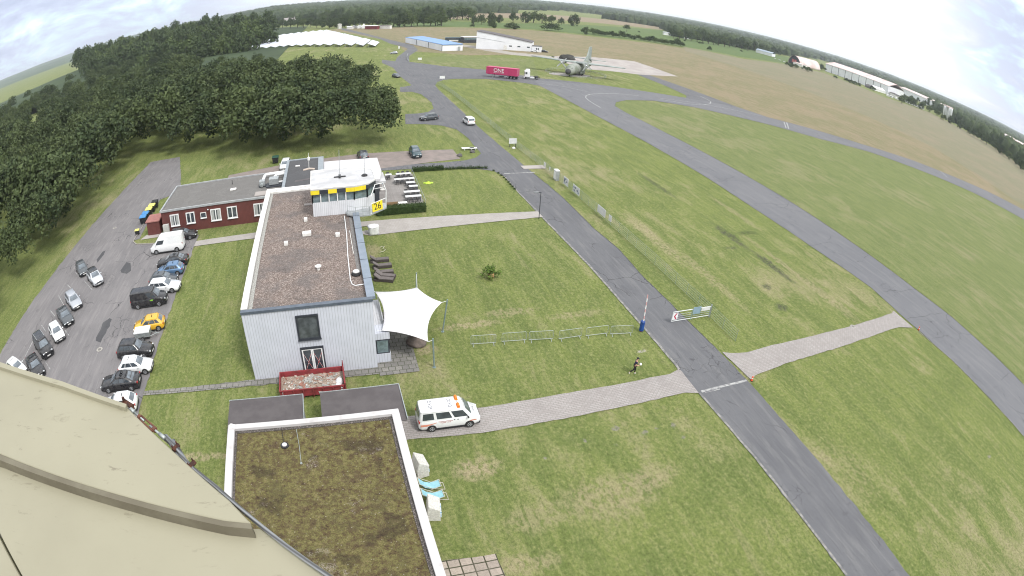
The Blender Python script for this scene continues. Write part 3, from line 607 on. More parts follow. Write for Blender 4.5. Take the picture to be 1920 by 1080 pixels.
text('26', 1.05, BLACK, so, Matrix.Translation((0, -.04, .50)) @ Matrix.Rotation(R(90), 4, 'X'), 'numerals')
# cab roof aerials
def aerial(label, x, y, z, h, dark=True):
    a = MB(); 
    a.lathe([(.34,0),(.38,.1),(.2,.22)], 12) if not dark else (a.box(-.7,-.12,0,.7,.12,.1), a.box(-.12,-.6,.1,.12,.6,.18))
    a.m = 1; a.tube([(0,0,.1),(0,0,h)], .03, 6)
    o = a.build('roof_aerial', [BLACK, GREY], loc=(x, y, z)); tag(o, label, 'aerial', 'aerials on the roofs'); return o
aerial('tall aerial on crossed ballast feet on the yellow and black roof cab', 1.1, 64.4, 9.82, 3.3)
aerial('thin aerial on a round black base at the right of the roof cab', 4.0, 64.0, 9.82, 2.5, False)
# annexes behind
an = thing('flat_roofed_annex', 'low annex with dark felt roof between the brick wing and the white roof', 'building')
w = MB(); w.box(-7.1,71.7,0,-1.05,91,4.9); w.build('wall', DARKF, an)
w = MB(); w.box(-6.7,72,4.9,-1.9,90.6,5.0); w.build('roof', FELTD, an)
w = MB(); w.box(-7.15,71.7,4.9,-6.7,91.0,5.12); w.box(-6.7,90.6,4.9,-1.9,91,5.12); w.box(-1.9,71.7,4.9,-1.02,91.0,5.12); w.build('coping', PM('grey_coping',(.30,.33,.36),(.25,.28,.3),2,.5,.2), an)
for x, y in ((-5.2,87.2),): 
    w = MB(); w.box(-.35,-.2,0,.35,.2,.12); w.build('roof_vent', OFFW, an, (x,y,5))
w = MB(); w.prism([(-5.4,79.2),(-2.6,79.9),(-2.8,80.6),(-4,80.2),(-5.2,80.1)], 5.0, 5.015); w.build('patch', SHEETD, an)
a_ = MB(); a_.add([(-.9,-.25,0),(0,.1,.02),(0,.75,.02),(-.9,.3,0),(-.9,-.25,.1),(0,.1,.12),(0,.75,.12),(-.9,.3,.1)],[(0,3,2,1),(4,5,6,7),(0,1,5,4),(1,2,6,5),(2,3,7,6),(3,0,4,7)])
a_.add([(.9,-.25,0),(0,.1,.02),(0,.75,.02),(.9,.3,0),(.9,-.25,.1),(0,.1,.12),(0,.75,.12),(.9,.3,.1)],[(0,1,2,3),(4,7,6,5),(0,4,5,1),(1,5,6,2),(2,6,7,3),(3,7,4,0)])
a_.m = 1; a_.tube([(0,.3,.1),(0,.3,2.6)], .035, 6); a_.lathe([(.05,1.3),(.2,1.45),(.2,1.85),(.05,2.0)], 10, (0,.3,0))
tag(a_.build('roof_aerial', [PM('timber_ballast',(.5,.42,.36),(.4,.33,.28)), OFFW], loc=(-3.3,84.6,5.0)), 'aerial with white canister on timber feet on the dark felt roof', 'aerial', 'aerials on the roofs')
an = thing('white_roofed_annex', 'low annex with a bright white membrane roof behind the roof cab', 'building')
w = MB(); w.box(-1.0,71.7,0,2.6,78.5,4.2); w.box(-1.0,78.5,0,7.0,89.2,4.2); w.build('wall', DARKF, an)
w = MB(); w.prism([(-1.0,71.7),(2.7,71.7),(2.7,78.4),(7.1,78.4),(7.7,82.2),(7.7,89.4),(-1.0,89.9)], 4.2, 4.5); w.build('roof', FELTW, an)
w = MB(); w.box(5.7,78.3,3.75,7.95,82.6,4.05); w.build('canopy', FELTG, an, (0,0,.1))
for y in (84.5,):
    w = MB(); w.box(7.6,y,.4,7.66,y+1.7,3.2); w.build('window', GLASS, an)
# red timber wing
rb = thing('red_timber_wing', 'single storey wing with dark red timber cladding and white framed windows', 'building')
w = MB(); w.box(-27,78.2,0,-7.15,78.5,3.5); w.build('front_wall', REDC, rb)
w = MB(); w.box(-27,78.5,0,-26.7,89.6,3.5); w.box(-26.7,89.3,0,-7.15,89.6,3.5); w.build('side_wall', REDCY, rb)
w = MB(); w.box(-26.9,78.3,3.5,-7.15,89.5,3.6); w.build('roof', FELT, rb)
w = MB(); w.box(-27.15,78.05,3.5,-7.15,78.3,3.78); w.box(-27.15,78.3,3.5,-26.9,89.75,3.78); w.box(-26.9,89.5,3.5,-7.15,89.75,3.78); w.build('roof_edge', PM('grey_trim',(.36,.37,.38),(.28,.29,.3),2,.5), rb)
for x0, x1, z0, z1, c_ in ((-25.51,-23.96,1.14,2.96,1),(-22.74,-21.28,1.2,2.92,0),(-18.63,-16.95,1.1,2.88,1),(-15.93,-14.35,1.14,2.9,0),(-11.73,-9.85,1.05,2.85,1)):
    win_y(rb, x0, x1, z0, z1, 78.2, WHITE, GLASS, .14, 1, curtain=bool(c_))
win_y(rb, -20.3, -19.35, 1.75, 2.6, 78.2, WHITE, GLASS, .08, 0)
w = MB(); w.smooth = True; w.lathe([(.05,-.1),(.14,0),(.05,.1)], 10); w.build('wall_lamp', LAMP, rb, (-18.95,78.05,2.95))
w = MB(); w.box(-.5,-.4,0,.5,.4,.2); w.build('skylight', OFFW, rb, (-15.6,83.6,3.6), bevel=.05)
w = MB(); w.box(-11.6,79.2,3.6,-9.6,81.0,3.68); w.build('roof_slab', CONC, rb)
w = MB(); w.tube([(-16.2,86.5,3.6),(-16.2,86.5,4.3)],.05,6); w.build('flue', BLACK, rb)
# ventilation plant on the red wing's roof
vp = thing('ventilation_unit', 'white ducts and fan boxes of roof ventilation on the red wing', 'ventilation unit', (-9.2,84.5,3.6))
w = MB(); w.tube([(-1.6,-.9,.5),(-1.5,2.2,.55),(-1.3,2.8,.6),(2.0,3.3,.6)], .24, 8); w.build('duct', WHITE, vp)
w = MB(); w.tube([(.2,-.4,.6),(.3,1.2,.65),(.6,1.7,.7),(2.2,1.9,.75)], .2, 8); w.build('duct', WHITE, vp)
w = MB(); w.tube([(-.4,-1.2,.4),(2.2,-.9,.4)], .13, 8); w.build('duct', WHITE, vp)
w = MB(); w.box(-2.0,-1.4,.15,-1.1,-.5,.95); w.build('fan_box', GREY, vp, bevel=.04)
w = MB(); w.tube([(-1.55,-1.4,.45),(-1.55,-2.0,.4)], .25, 12); w.build('intake', GALV, vp)
w = MB(); w.box(-.4,-1.6,.2,1.1,-.3,1.15); w.build('fan_box', GREY, vp, bevel=.04)
w = MB(); w.box(-.9,-2.2,0,2.1,-.2,.15); w.box(-2.1,-1.5,0,-.95,-.4,.12); w.build('support_frame', DARKM, vp)

# shed, cabinet, bins at the red wing
g_ = thing('garden_shed', 'small dark red shed with a flat pinkish roof at the wing corner', 'shed', (-28.9,79.9,0))
w = MB(); w.box(-1.15,-1.2,0,1.15,1.4,2.1); w.build('wall', REDC, g_)
w = MB(); w.prism([(-1.3,-1.35),(1.3,-1.35),(1.3,1.55),(-1.3,1.55)], 2.1, [2.25,2.25,2.35,2.35]); w.build('roof', PM('pink_felt',(.33,.15,.13),(.27,.12,.11),1.5,.8), g_)
w = MB(); w.box(-.5,-1.24,.05,.5,-1.2,1.9); w.build('door', REDC, g_)
sheet('shed_base', [(-31.2,77.5),(-26.9,77.5),(-26.9,79),(-30.6,79)], .052, CONC)
w = MB(); w.box(-.5,-.25,0,.5,.25,1.75); w.box(-.44,-.27,.2,-.02,-.25,1.6); w.box(.02,-.27,.2,.44,-.25,1.6); tag(w.build('electric_cabinet', PM('cabinet_grey',(.5,.5,.48),(.42,.42,.4)), loc=(-26.3,77.7,0), bevel=.02), 'pale grey utility cabinet standing against the red timber wall', 'cabinet')
def big_bin(label, x, y, lid, rz=0, s=1.):
    t = thing('wheelie_bin', label, 'bin', (x,y,.05), rz, 'rubbish bins along the lawn edge')
    w = MB(); w.prism([(-.5*s,-.38*s),(.5*s,-.38*s),(.5*s,.38*s),(-.5*s,.38*s)], .18, .2); 
    w.loft([[(-.5*s,-.36*s,.18),(.5*s,-.36*s,.18),(.5*s,.36*s,.18),(-.5*s,.36*s,.18)],[(-.62*s,-.5*s,1.15*s),(.62*s,-.5*s,1.15*s),(.62*s,.5*s,1.15*s),(-.62*s,.5*s,1.15*s)]]); w.build('body', BLACK, t)
    w = MB(); w.loft([[(-.66*s,-.54*s,1.15*s),(.66*s,-.54*s,1.15*s),(.66*s,.54*s,1.15*s),(-.66*s,.54*s,1.15*s)],[(-.6*s,-.4*s,1.28*s),(.6*s,-.4*s,1.28*s),(.6*s,.5*s,1.34*s),(-.6*s,.5*s,1.34*s)]]); w.build('lid', lid, t)
    for sx in (-1,1):
        for sy in (-1,1):
            w = MB(); w.tube([(sx*.42*s-.04,sy*.3*s,.1),(sx*.42*s+.04,sy*.3*s,.1)], .1, 10); w.build('wheel', RUBBER, t)
BLUEL = PM('blue_lid',(.07,.24,.50),(.05,.19,.42),3,.4); YELL = PM('pale_yellow_lid',(.66,.62,.18),(.58,.54,.14),3,.4)
big_bin('blue lidded rubbish container nearest the small yellow bin', -32.7, 84.4, BLUEL, R(2)); big_bin('blue lidded rubbish container next to a yellow lidded one', -32.7, 86.0, BLUEL, R(-2))
big_bin('yellow lidded rubbish container next to the blue lidded pair', -32.6, 87.8, YELL, R(1)); big_bin('yellow lidded rubbish container beside the black lidded one', -32.5, 89.5, YELL, R(-1))
big_bin('black lidded rubbish container at the far end of the row', -32.4, 91.3, BLACK); big_bin('small yellow lidded wheelie bin standing apart from the row', -32.5, 79.9, YELL, 0, .62)
big_bin('dark green bin beside the white car behind the dark felt roof', *[c_ for c_ in G(517,306)], PM('dark_green_lid',(.02,.07,.05),(.02,.06,.04)), 0, 1.05)

# foreground mossy building
fb = thing('moss_roofed_building', 'low building with a mossy flat roof and wide white parapet below the tower', 'building')
w = MB(); w.box(-9.35,6,0,3.05,30.75,3.45); w.build('wall', OFFW, fb)
w = MB(); w.box(-9.0,6.3,3.45,2.7,30.35,3.55); w.build('roof', MOSS, fb)
w = MB(); w.box(-9.5,6,3.45,-8.98,30.35,3.82); w.box(-9.5,30.35,3.45,3.15,30.85,3.82); w.box(2.62,6,3.45,3.15,30.35,3.82); w.build('parapet', PM('white_parapet',(.50,.485,.485),(.40,.38,.375),.8,.7,lo=.5,hi=.8,world=True), fb, bevel=.02)
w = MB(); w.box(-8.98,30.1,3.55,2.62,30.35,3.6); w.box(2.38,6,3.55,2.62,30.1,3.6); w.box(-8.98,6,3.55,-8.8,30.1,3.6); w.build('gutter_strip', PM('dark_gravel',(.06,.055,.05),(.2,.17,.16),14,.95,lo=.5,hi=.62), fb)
w = MB(); w.lathe([(.06,0),(.06,.16)],8); w.box(-.1,-.06,.16,.1,.06,.22); w.box(-.2,-.2,-.02,.2,.2,0.02); w.build('corner_fitting', OFFW, fb, (-9.2,30.6,3.84))
v = MB(); v.lathe([(.3,0),(.3,.1),(.22,.12)], 16); v.m = 1; v.smooth = True; v.lathe([(.2,.12),(.14,.2),(.02,.23)], 14); v.m = 0; v.smooth = False; v.tube([(0,0,.2),(-.12,.9,.12),(-.2,1.9,.05)], .02, 5); v.build('roof_vent', [BLACK, OFFW], fb, (-5.2,28.5,3.55))
v = MB(); v.tube([(0,0,.02),(-.05,1.6,.05),(-.2,3.3,.1)], .018, 5); v.lathe([(.09,0),(.05,.08)],8); v.build('cable', GALV, fb, (-4.1,26.7,3.55))
def lowroof(label, x0, x1):
    t = thing('carport', label, 'carport', (0,0,0), 0, 'dark sheet roofs behind the mossy building')
    w = MB(); w.prism([(x0,30.95),(x1,30.95),(x1,35),(x0,35)], [2.46]*2+[2.6]*2, [2.52]*2+[2.66]*2); w.build('roof', SHEETD, t)
    w = MB(); w.box(x0-.05,35,2.56,x1+.05,35.06,2.7); w.box(x1-.0,31,2.44,x1+.06,35,2.7); w.build('edge_trim', GALV, t)
    for i, x in enumerate((x0+.15, x1-.15)):
        w = MB(); w.box(x-.06,34.5,0,x+.06,34.62,2.58); w.build('post', GREY, t)
    w = MB(); 
    for k in range(1, int((x1-x0)/1.1)): 
        pass
    w.box(x0,33.0,2.6,x1,33.02,2.602)
lowroof('dark sheet roof behind the mossy building, the left smaller one', -10.0, -3.85)
lowroof('dark sheet roof behind the mossy building, the one nearer the white minibus', -2.45, 3.75)
w = MB(); w.tube([(-3.8,31.6,.5),(-2.5,32.0,.5)], .04, 6); w.tube([(-3.8,31.6,0),(-3.8,31.6,.5)],.04,6); w.tube([(-2.5,32.0,0),(-2.5,32.0,.5)],.04,6); tag(w.build('hand_rail', GALV), 'low metal rail in the gap between the two dark sheet roofs', 'railing')

# ------------------------------------------------------------------ the tower the camera hangs on
tw = thing('control_tower', 'beige sheet metal roof edge of the tower close below the camera', 'tower', (0,0,0))
TZ = 29.3
def tp(pts, z): return [tuple(p) for p in gl(pts, z)]
z1, z2 = 29.30, 29.255
up_ = tp([(-60,668),(0,684),(120,722),(240,765),(330,850),(430,938),(470,980)], z1) + tp([(420,975),(330,955),(235,930),(120,895),(0,850),(-80,820)], z1)
w = MB(); w.prism(up_, z1-.045, z1); w.build('upper_panel', CLAD, tw, bevel=.004)
lwx = [(0,862),(120,905),(235,940),(330,965),(420,985),(472,990)]
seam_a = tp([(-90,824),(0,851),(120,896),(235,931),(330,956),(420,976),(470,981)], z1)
w = MB(); w.prism(seam_a + tp([(472,991),(420,986),(330,966),(235,941),(120,906),(0,862),(-90,832)], z1), z2-.01, z1-.002); w.build('seam_edge', PM('shaded_seam', (.165,.15,.108), (.13,.115,.082), 6, .7, world=True), tw)  # brownish strip carries the shade of the panel step in its colour
lw = tp([(-90,830),(0,862),(120,905),(235,940),(330,965),(420,985),(472,990),(487,990),(545,1034),(612,1082),(680,1140),(600,1400),(300,1500),(90,1160),(42,1080),(-5,990),(-60,930)], z2)
w = MB(); w.prism(lw, z2-.05, z2); w.build('lower_panel', CLAD, tw, bevel=.004)
w = MB(); w.prism(tp([(-160,800),(-62,935),(-7,995),(40,1083),(85,1165),(290,1500),(-400,1600),(-600,1200)], z2-.02), z2-.07, z2-.02); w.build('side_panel', CLAD, tw, bevel=.004)
w = MB(); e_ = tp([(-60,668),(0,684),(120,722),(240,765)], z1); e2_ = tp([(-60,678),(0,693),(120,731),(238,772)], z1)
w.prism(e_ + e2_[::-1], z1+.0005, z1+.018); w.build('edge_fold', CLAD, tw)
w = MB(); w.prism([(-1.9,1.4),(-.95,1.15),(-.42,.55),(-.3,-.3),(-.6,-3.2),(-4,-4),(-5,-2)], 0, 28.9); w.build('shaft', CLAD, tw)
# wire rope with turnbuckle and clamps along the edge
rp = thing('wire_rope', 'grey stay cable with rusty turnbuckle and clamps along the beige roof edge', 'cable', (0,0,0))
zr_ = 29.28
def P3(x, y, z=zr_): g = G(x, y, z); return (g[0], g[1], z)
w = MB(); w.smooth = True; w.tube([P3(325,826),(P3(352,870)),P3(404,912),P3(470,970),P3(540,1026),P3(625,1086),P3(700,1140)], .0072, 10); w.build('cable', ROPE, rp)
w = MB(); w.smooth = True; w.tube([P3(303,818,29.27),P3(318,830,29.27),P3(340,862,29.27),P3(365,888,29.27),P3(385,905,29.27)], .0072, 10); w.tube([P3(303,818,29.27),P3(312,818,29.275),P3(325,832),P3(340,855),P3(362,878)], .0072, 10); w.build('cable_loop', ROPE, rp)
for x, y in ((330,840),(360,872)):
    g = Vector(P3(x, y)); w = MB(); w.T = Matrix.Translation(g) @ Matrix.Rotation(R(-35), 4, 'Z')
    w.box(-.006,-.017,-.006,.006,.017,.009); w.tube([(-.004,-.012,0),(-.004,-.012,.018)], .0035, 6); w.tube([(-.004,.012,0),(-.004,.012,.018)], .0035, 6); w.tube([(.008,-.015,.004),(.008,.015,.004)], .0045, 6)
    w.build('clamp', RUST, rp, bevel=.0015)
a, b_ = Vector(P3(262,782)), Vector(P3(290,806)); dv = (b_-a); nn = Vector((-dv.y, dv.x, 0)).normalized()
w = MB(); w.smooth = True
for s in (-1, 1): w.tube([a+nn*.009*s, b_+nn*.009*s], .0042, 8)
w.smooth = False; w.tube([a-dv*.05, a+dv*.08], .010, 8); w.tube([b_-dv*.08, b_+dv*.05], .010, 8); w.build('turnbuckle', SHEENR, rp)
w = MB(); w.smooth = True; w.tube([a+dv*.3, a-dv*.45], .0045, 8); w.tube([b_-dv*.3, b_+dv*.35], .005, 8); w.tube([a-dv*.4, a-dv*.9], .009, 8); w.tube([b_+dv*.3, b_+dv*.62], .008, 8); w.build('threaded_rod', GALV, rp)
w = MB(); c0 = Vector(P3(240,760)); w.T = Matrix.Translation(c0) @ Matrix.Rotation(R(-35), 4, 'Z'); w.box(-.03,-.012,-.012,.03,.012,.012); w.tube([(-.02,0,0),(-.02,0,.03)],.007,8); w.tube([(.02,-.018,0),(.02,.018,0)],.006,8); w.build('shackle', RUST, rp, bevel=.002)

# ------------------------------------------------------------------ vehicles
def sec(x, z0, z1, hw, r=.12, top=.92):
    """body cross-section ring at station x"""
    return [(x, -hw*.90, z0), (x, -hw, z0+.16), (x, -hw*1.0, (z0+z1)/2), (x, -hw*.985, z1-r), (x, -hw*top, z1), (x, 0, z1+.015),
            (x, hw*top, z1), (x, hw*.985, z1-r), (x, hw*1.0, (z0+z1)/2), (x, hw, z0+.16), (x, hw*.90, z0)]
STY = {  # L, W, belt, roof, hood z, [greenhouse base x0,x1 (rear,front)], [roof x0,x1], boot z
 'hatch': dict(L=4.05, W=1.76, belt=.94, roof=1.47, hood=.80, base=(-1.92, .98), top=(-1.35, .28), boot=.92, wb=(-1.25, 1.27), r=.31),
 'suv':   dict(L=4.45, W=1.84, belt=1.05, roof=1.64, hood=.95, base=(-2.12, .98), top=(-1.62, .32), boot=1.03, wb=(-1.35, 1.32), r=.35),
 'sedan': dict(L=4.72, W=1.84, belt=.95, roof=1.45, hood=.82, base=(-1.95, 1.02), top=(-1.0, .25), boot=.98, wb=(-1.42, 1.40), r=.32),
 'wagon': dict(L=4.65, W=1.83, belt=.95, roof=1.48, hood=.83, base=(-2.22, 1.02), top=(-1.75, .28), boot=.93, wb=(-1.38, 1.38), r=.32),
 'mpv':   dict(L=4.85, W=1.90, belt=1.10, roof=1.78, hood=1.02, base=(-2.35, 1.35), top=(-2.1, .65), boot=1.08, wb=(-1.5, 1.45), r=.34),
 'kasten':dict(L=4.40, W=1.83, belt=1.08, roof=1.82, hood=1.02, base=(-2.16, 1.30), top=(-2.02, .62), boot=1.07, wb=(-1.35, 1.35), r=.31),
 'minibus':dict(L=4.80, W=1.84, belt=1.12, roof=1.92, hood=1.02, base=(-2.33, 1.74), top=(-2.2, 1.16), boot=1.1, wb=(-1.40, 1.52), r=.31),
 'van':   dict(L=5.40, W=1.98, belt=1.32, roof=2.42, hood=1.12, base=(-2.68, 2.05), top=(-2.62, 1.15), boot=1.3, wb=(-1.65, 1.75), r=.34),
 'vanlow':dict(L=4.95, W=1.92, belt=1.15, roof=1.95, hood=1.05, base=(-2.44, 1.60), top=(-2.36, .90), boot=1.13, wb=(-1.5, 1.5), r=.33),
}
CARLIB = {}
def wheel_parts(t, x, y, r, rimm=RIM):
    w = MB(); s = 1 if y > 0 else -1; rimm = LRIM if rimm is RIM else rimm
    w.smooth = False; w.tube([(0,-.10,0),(0,-.105,0),(0,.105,0),(0,.10,0)], [r*.93,r,r,r*.93], 20)
    o = w.build('wheel', RUBBER, t, (x, y-s*.1, r))
    w = MB(); w.tube([(0,s*.09,0),(0,s*.112,0)], [r*.64,r*.6], 16); w.m = 1
    for k in range(5):
        a = k*2*math.pi/5; w.add([(math.cos(a+d)*q, s*.116, math.sin(a+d)*q) for d, q in ((.22,r*.2),(.28,r*.55),(.98,r*.55),(1.04,r*.2))], [(0,1,2,3)] if s < 0 else [(3,2,1,0)])
    w.build('rim', [rimm, BLACK], o)
def make_car(name, label, cat, sty, col, group=None, roofc=None, glass=GLASS, panel=False, steel=False, lights=True):
    S = STY[sty]; Lh = S['L']/2; hw = S['W']/2; bt = S['belt']; hd = S['hood']; bo = S['boot']; zf = .20
    t = thing(name, label, cat, (0,0,0), 0, group)
    b = MB(); b.smooth = True
    wf, wr = S['wb'][1], S['wb'][0]; gb0, gb1 = S['base']; gt0, gt1 = S['top']
    st = [(-Lh, .42, bo-.25, hw*.86), (-Lh+.06, .26, bo-.1, hw*.93), (-Lh+.25, zf, bo, hw*.985), (gb0+.25, zf, (bo+bt)/2, hw), (0, zf, bt, hw), (gb1-.25, zf, bt-.02, hw), (gb1+.08, zf, (bt*.4+hd*.6)+.03, hw*.99), (Lh-.45, zf, hd-.03, hw*.97), (Lh-.14, .24, hd-.13, hw*.90), (Lh-.02, .32, hd-.27, hw*.80), (Lh, .42, hd-.36, hw*.74)]
    b.loft([sec(*q) for q in st])
    # greenhouse frame in body colour
    hb, ht = hw*.92, hw*.74; zt = S['roof']
    if sty in ('van','vanlow','minibus','kasten'): ht = hw*.86; hb = hw*.965
    def gring(z, x0, x1, h, rr=.10):
        return [(x0,-h+rr,z),(x0+rr,-h,z),((x0+x1)/2,-h,z),(x1-rr*1.2,-h,z),(x1,-h+rr*2,z),(x1+.04,0,z),(x1,h-rr*2,z),(x1-rr*1.2,h,z),((x0+x1)/2,h,z),(x0+rr,h,z),(x0,h-rr,z),(x0-.03,0,z)]
    f = lambda q: (gb0+(gt0-gb0)*q, gb1+(gt1-gb1)*q, hb+(ht-hb)*q)
    zz = zt-.09
    rings = []
    for q, z in ((0, bt-.06), (.5, (bt+zz)/2), (1, zz)):
        x0, x1, h = f(q); rings.append(gring(z, x0, x1, h))
    b.loft(rings, cap=False)
    b.m = 1 if roofc else 0
    x0, x1, h = f(1); b.loft([gring(zz, x0, x1, h), gring(zt-.03, x0+.06, x1-.10, h*.95), gring(zt, x0+.25, x1-.35, h*.75), gring(zt+.012, x0+.7, x1-.8, h*.35)])
    b.build('body', [col, roofc] if roofc else col, t)
    # lower trim, and black plates standing in for the shade inside the wheel arches
    b = MB(); b.box(wr+.1, -hw*1.005, .17, wf-.1, hw*1.005, .27); b.box(-Lh+.02,-hw*.9,.2,-Lh+.3,hw*.9,.4); b.box(Lh-.3,-hw*.82,.17,Lh-.01,hw*.82,.36)
    b.build('sill_trim', BLACK, t)
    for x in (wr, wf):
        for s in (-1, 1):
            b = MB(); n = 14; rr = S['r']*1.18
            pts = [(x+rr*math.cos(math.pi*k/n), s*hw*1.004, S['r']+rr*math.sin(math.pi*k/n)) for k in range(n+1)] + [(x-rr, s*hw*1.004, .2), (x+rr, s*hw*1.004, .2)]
            pts2 = [(p[0], s*hw*.9, p[2]) for p in pts]; b.loft([pts, pts2] if s < 0 else [pts2, pts]); b.build('arch_shade_plate', BLACK, t)
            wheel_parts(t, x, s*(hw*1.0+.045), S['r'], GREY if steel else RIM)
    # panes
    def cpane(nm, front, q0, q1, off):
        vs = []; n = 6
        for j in range(n+1):
            v_ = -.97+1.94*j/n
            for q in (q0, q1):
                x0, x1, h = f(q); bul = 1+.015*(1-abs(2*q-1)); z = bt-.06+(zz-(bt-.06))*q; y = v_*(h-.15)
                x = (x1 + .04*(1-abs(y)/h)) if front else (x0 - .03*(1-abs(y)/h)); x += off*(1 if front else -1)
                vs.append((x, y, z+off*.4))
        fs = [(2*j, 2*j+1, 2*j+3, 2*j+2) for j in range(n)]
        if front: fs = [a[::-1] for a in fs]
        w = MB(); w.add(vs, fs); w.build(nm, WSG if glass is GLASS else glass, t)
    def pane(nm, quad, off, m=glass, par=t):
        q = [Vector(p) for p in quad]; n = (q[1]-q[0]).cross(q[2]-q[0]).normalized()
        c = sum(q, Vector())/len(q); 
        if n.dot(c - Vector((0,0,.8))) < 0: n = -n; q = q[::-1]
        vs = [tuple(p+n*off) for p in q]; vb = [tuple(p-n*.03) for p in q]; k = len(q); w = MB()
        w.add(vs+vb, [tuple(range(k))]+[(i,i+k,(i+1)%k+k,(i+1)%k) for i in range(k)]); return w.build(nm, m, par)
    def GP(u_, q, side):   # point on the side glass: u along 0..1, q up
        x0, x1, h = f(q); z = bt-.06+(zz-(bt-.06))*q; return (x0+.12+(x1-x0-.24)*u_, side*(h*1.0+.004), z)
    def FP(v_, q, front):
        x0, x1, h = f(q); z = bt-.06+(zz-(bt-.06))*q; return ((x1+.045-.05*abs(v_)) if front else (x0-.035+.04*abs(v_)), v_*(h-.12), z)
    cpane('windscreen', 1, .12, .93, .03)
    if not panel: cpane('rear_window', 0, .25, .9, .03)
    segs = [(.03,.30),(.33,.62),(.65,.98)] if sty not in ('sedan','hatch') else [(.08,.27),(.30,.62),(.65,.98)]
    if sty in ('minibus','kasten','mpv'): segs = [(.03,.27),(.33,.64),(.69,.97)]
    if panel: segs = [(.70,.97)]
    for s in (-1, 1):
        for u0, u1 in segs:
            q0, q1 = (.16,.90)
            if sty in ('van',): q0, q1 = .1, .62
            lo0, lo1 = GP(u0,q0,s), GP(u1,q0,s); hi0, hi1 = GP(u0,q1,s), GP(u1,q1,s)
            pane('side_window', [lo0, lo1, hi1, hi0], .012)
        b = MB(); mx_ = gb1-.35; b.cbox((mx_, s*(hw+.10), bt+.03), (.12,.2,.13)); b.build('mirror', BLACK if steel else col, t, bevel=.03)
        b = MB(); b.T = Matrix.Translation((Lh-.17, s*hw*.66, hd-.24)) @ Matrix.Rotation(R(-s*22), 4, 'Z'); b.box(-.1,-.17,-.07,.13,.17,.07); b.build('headlight', LAMP, t, bevel=.03)
        b = MB(); b.cbox((-Lh+.10, s*hw*.80, bo-.17), (.14,.22,.2 if sty not in ('van','vanlow','minibus','kasten') else .34)); b.build('tail_light', TAIL, t, bevel=.02)
    b = MB(); b.cbox((Lh-.02, 0, hd-.33), (.06, hw*.9, .12)); b.build('grille', BLACK, t)
    b = MB(); b.cbox((Lh+.02, 0, .40), (.03, .5, .11)); b.build('number_plate', PLATE, t)
    b = MB(); b.cbox((-Lh-.005, 0, .62), (.03, .5, .11)); b.build('number_plate', PLATE, t)
    return t
BLK = paint('car_black', (.012,.012,.015)); WHT = paint('car_white', (.72,.73,.74)); SLV = paint('car_silver', (.42,.44,.48), .3, .4)
GRYP = paint('car_grey', (.075,.085,.095), .3, .3); BLU = paint('car_blue', (.10,.19,.33), .3, .3); YEL = paint('car_yellow', (.62,.36,.02)); TEAL = paint('car_dark_teal', (.03,.065,.08), .3, .3)
LTG = paint('car_pale_silver', (.55,.57,.6), .3, .3)
def at(t, front, rear, z=.75):
    a, b_ = G(*front, z), G(*rear, z)
    t.location = ((a[0]+b_[0])/2, (a[1]+b_[1])/2, .052); t.rotation_euler = (0,0,math.atan2(a[1]-b_[1], a[0]-b_[0])); return t
def at2(t, x, y, deg, z=.052): t.location = (x, y, z); t.rotation_euler = (0,0,R(deg)); return t
gR, gL = 'cars parked nose-in along the lawn', 'cars parked on the far side of the car park'
at2(make_car('parked_car', 'black car mostly hidden behind the large white van by the red wing', 'car', 'wagon', BLK, gR), -23.0, 75.6, 0)
at2(make_car('parked_van', 'tall white panel van parked beside the end of the red wing', 'van', 'van', WHT, gR, panel=True), -24.6, 72.0, 180)
at(make_car('parked_car', 'black coupe parked between the large white van and the blue hatchback', 'car', 'sedan', BLK, gR), (293,491), (355,483))
at(make_car('parked_car', 'light blue hatchback parked among the dark cars', 'car', 'hatch', BLU, gR), (293,507), (345,500))
at(make_car('parked_car', 'dark grey hatchback parked between the blue hatchback and a white car', 'car', 'hatch', GRYP, gR), (332,519), (281,524))
at(make_car('parked_car', 'white estate car parked right behind the black van', 'car', 'wagon', WHT, gR), (334,532), (281,537))
at2(make_car('parked_van', 'black panel van with a green logo on its door', 'van', 'vanlow', BLK, gR, panel=True), *((lambda p: p)((-23.6,57.1))), 3)
VANB = SC.objects[len(SC.objects)-1]
at(make_car('parked_car', 'bright yellow hatchback parked beside a small white trailer', 'car', 'hatch', YEL, gR), (250,611), (309,600))
at(make_car('parked_car', 'black sporty car parked beside the small white trailer', 'car', 'suv', BLK, gR), (287,651), (220,656))
at(make_car('parked_car', 'white hatchback parked between two black cars', 'car', 'hatch', WHT, gR), (284,680), (224,686))
at(make_car('parked_car', 'black saloon parked next to the white hatchback near the beige roof edge', 'car', 'sedan', BLK, gR), (189,717), (263,709))
at(make_car('parked_car', 'white hatchback half hidden by the beige roof edge, its tail to the lawn', 'car', 'hatch', WHT, gR), (192,758), (256,750))
at(make_car('parked_car', 'dark grey car in the farthest bay behind the silver black-roofed car', 'car', 'hatch', GRYP, gL), (160,514), (147,490))
at(make_car('parked_car', 'pale silver car with black roof parked beside a dark grey car', 'car', 'suv', LTG, gL, roofc=BLK), (189,532), (167,506))
at(make_car('parked_car', 'silver estate car parked alone between bay lines', 'car', 'wagon', SLV, gL), (149,577), (126,546))
at(make_car('parked_car', 'dark grey saloon parked between the silver estate and a white hatchback', 'car', 'sedan', GRYP, gL), (132,608), (111,574))
at(make_car('parked_car', 'small white hatchback parked between two black vehicles', 'car', 'hatch', WHT, gL), (116,638), (96,604))
at(make_car('parked_car', 'large black people carrier with silver roof rails', 'car', 'mpv', BLK, gL), (95,668), (67,628))
at(make_car('parked_car', 'black coupe parked near the beige roof edge', 'car', 'sedan', BLK, gL), (76,702), (55,666))
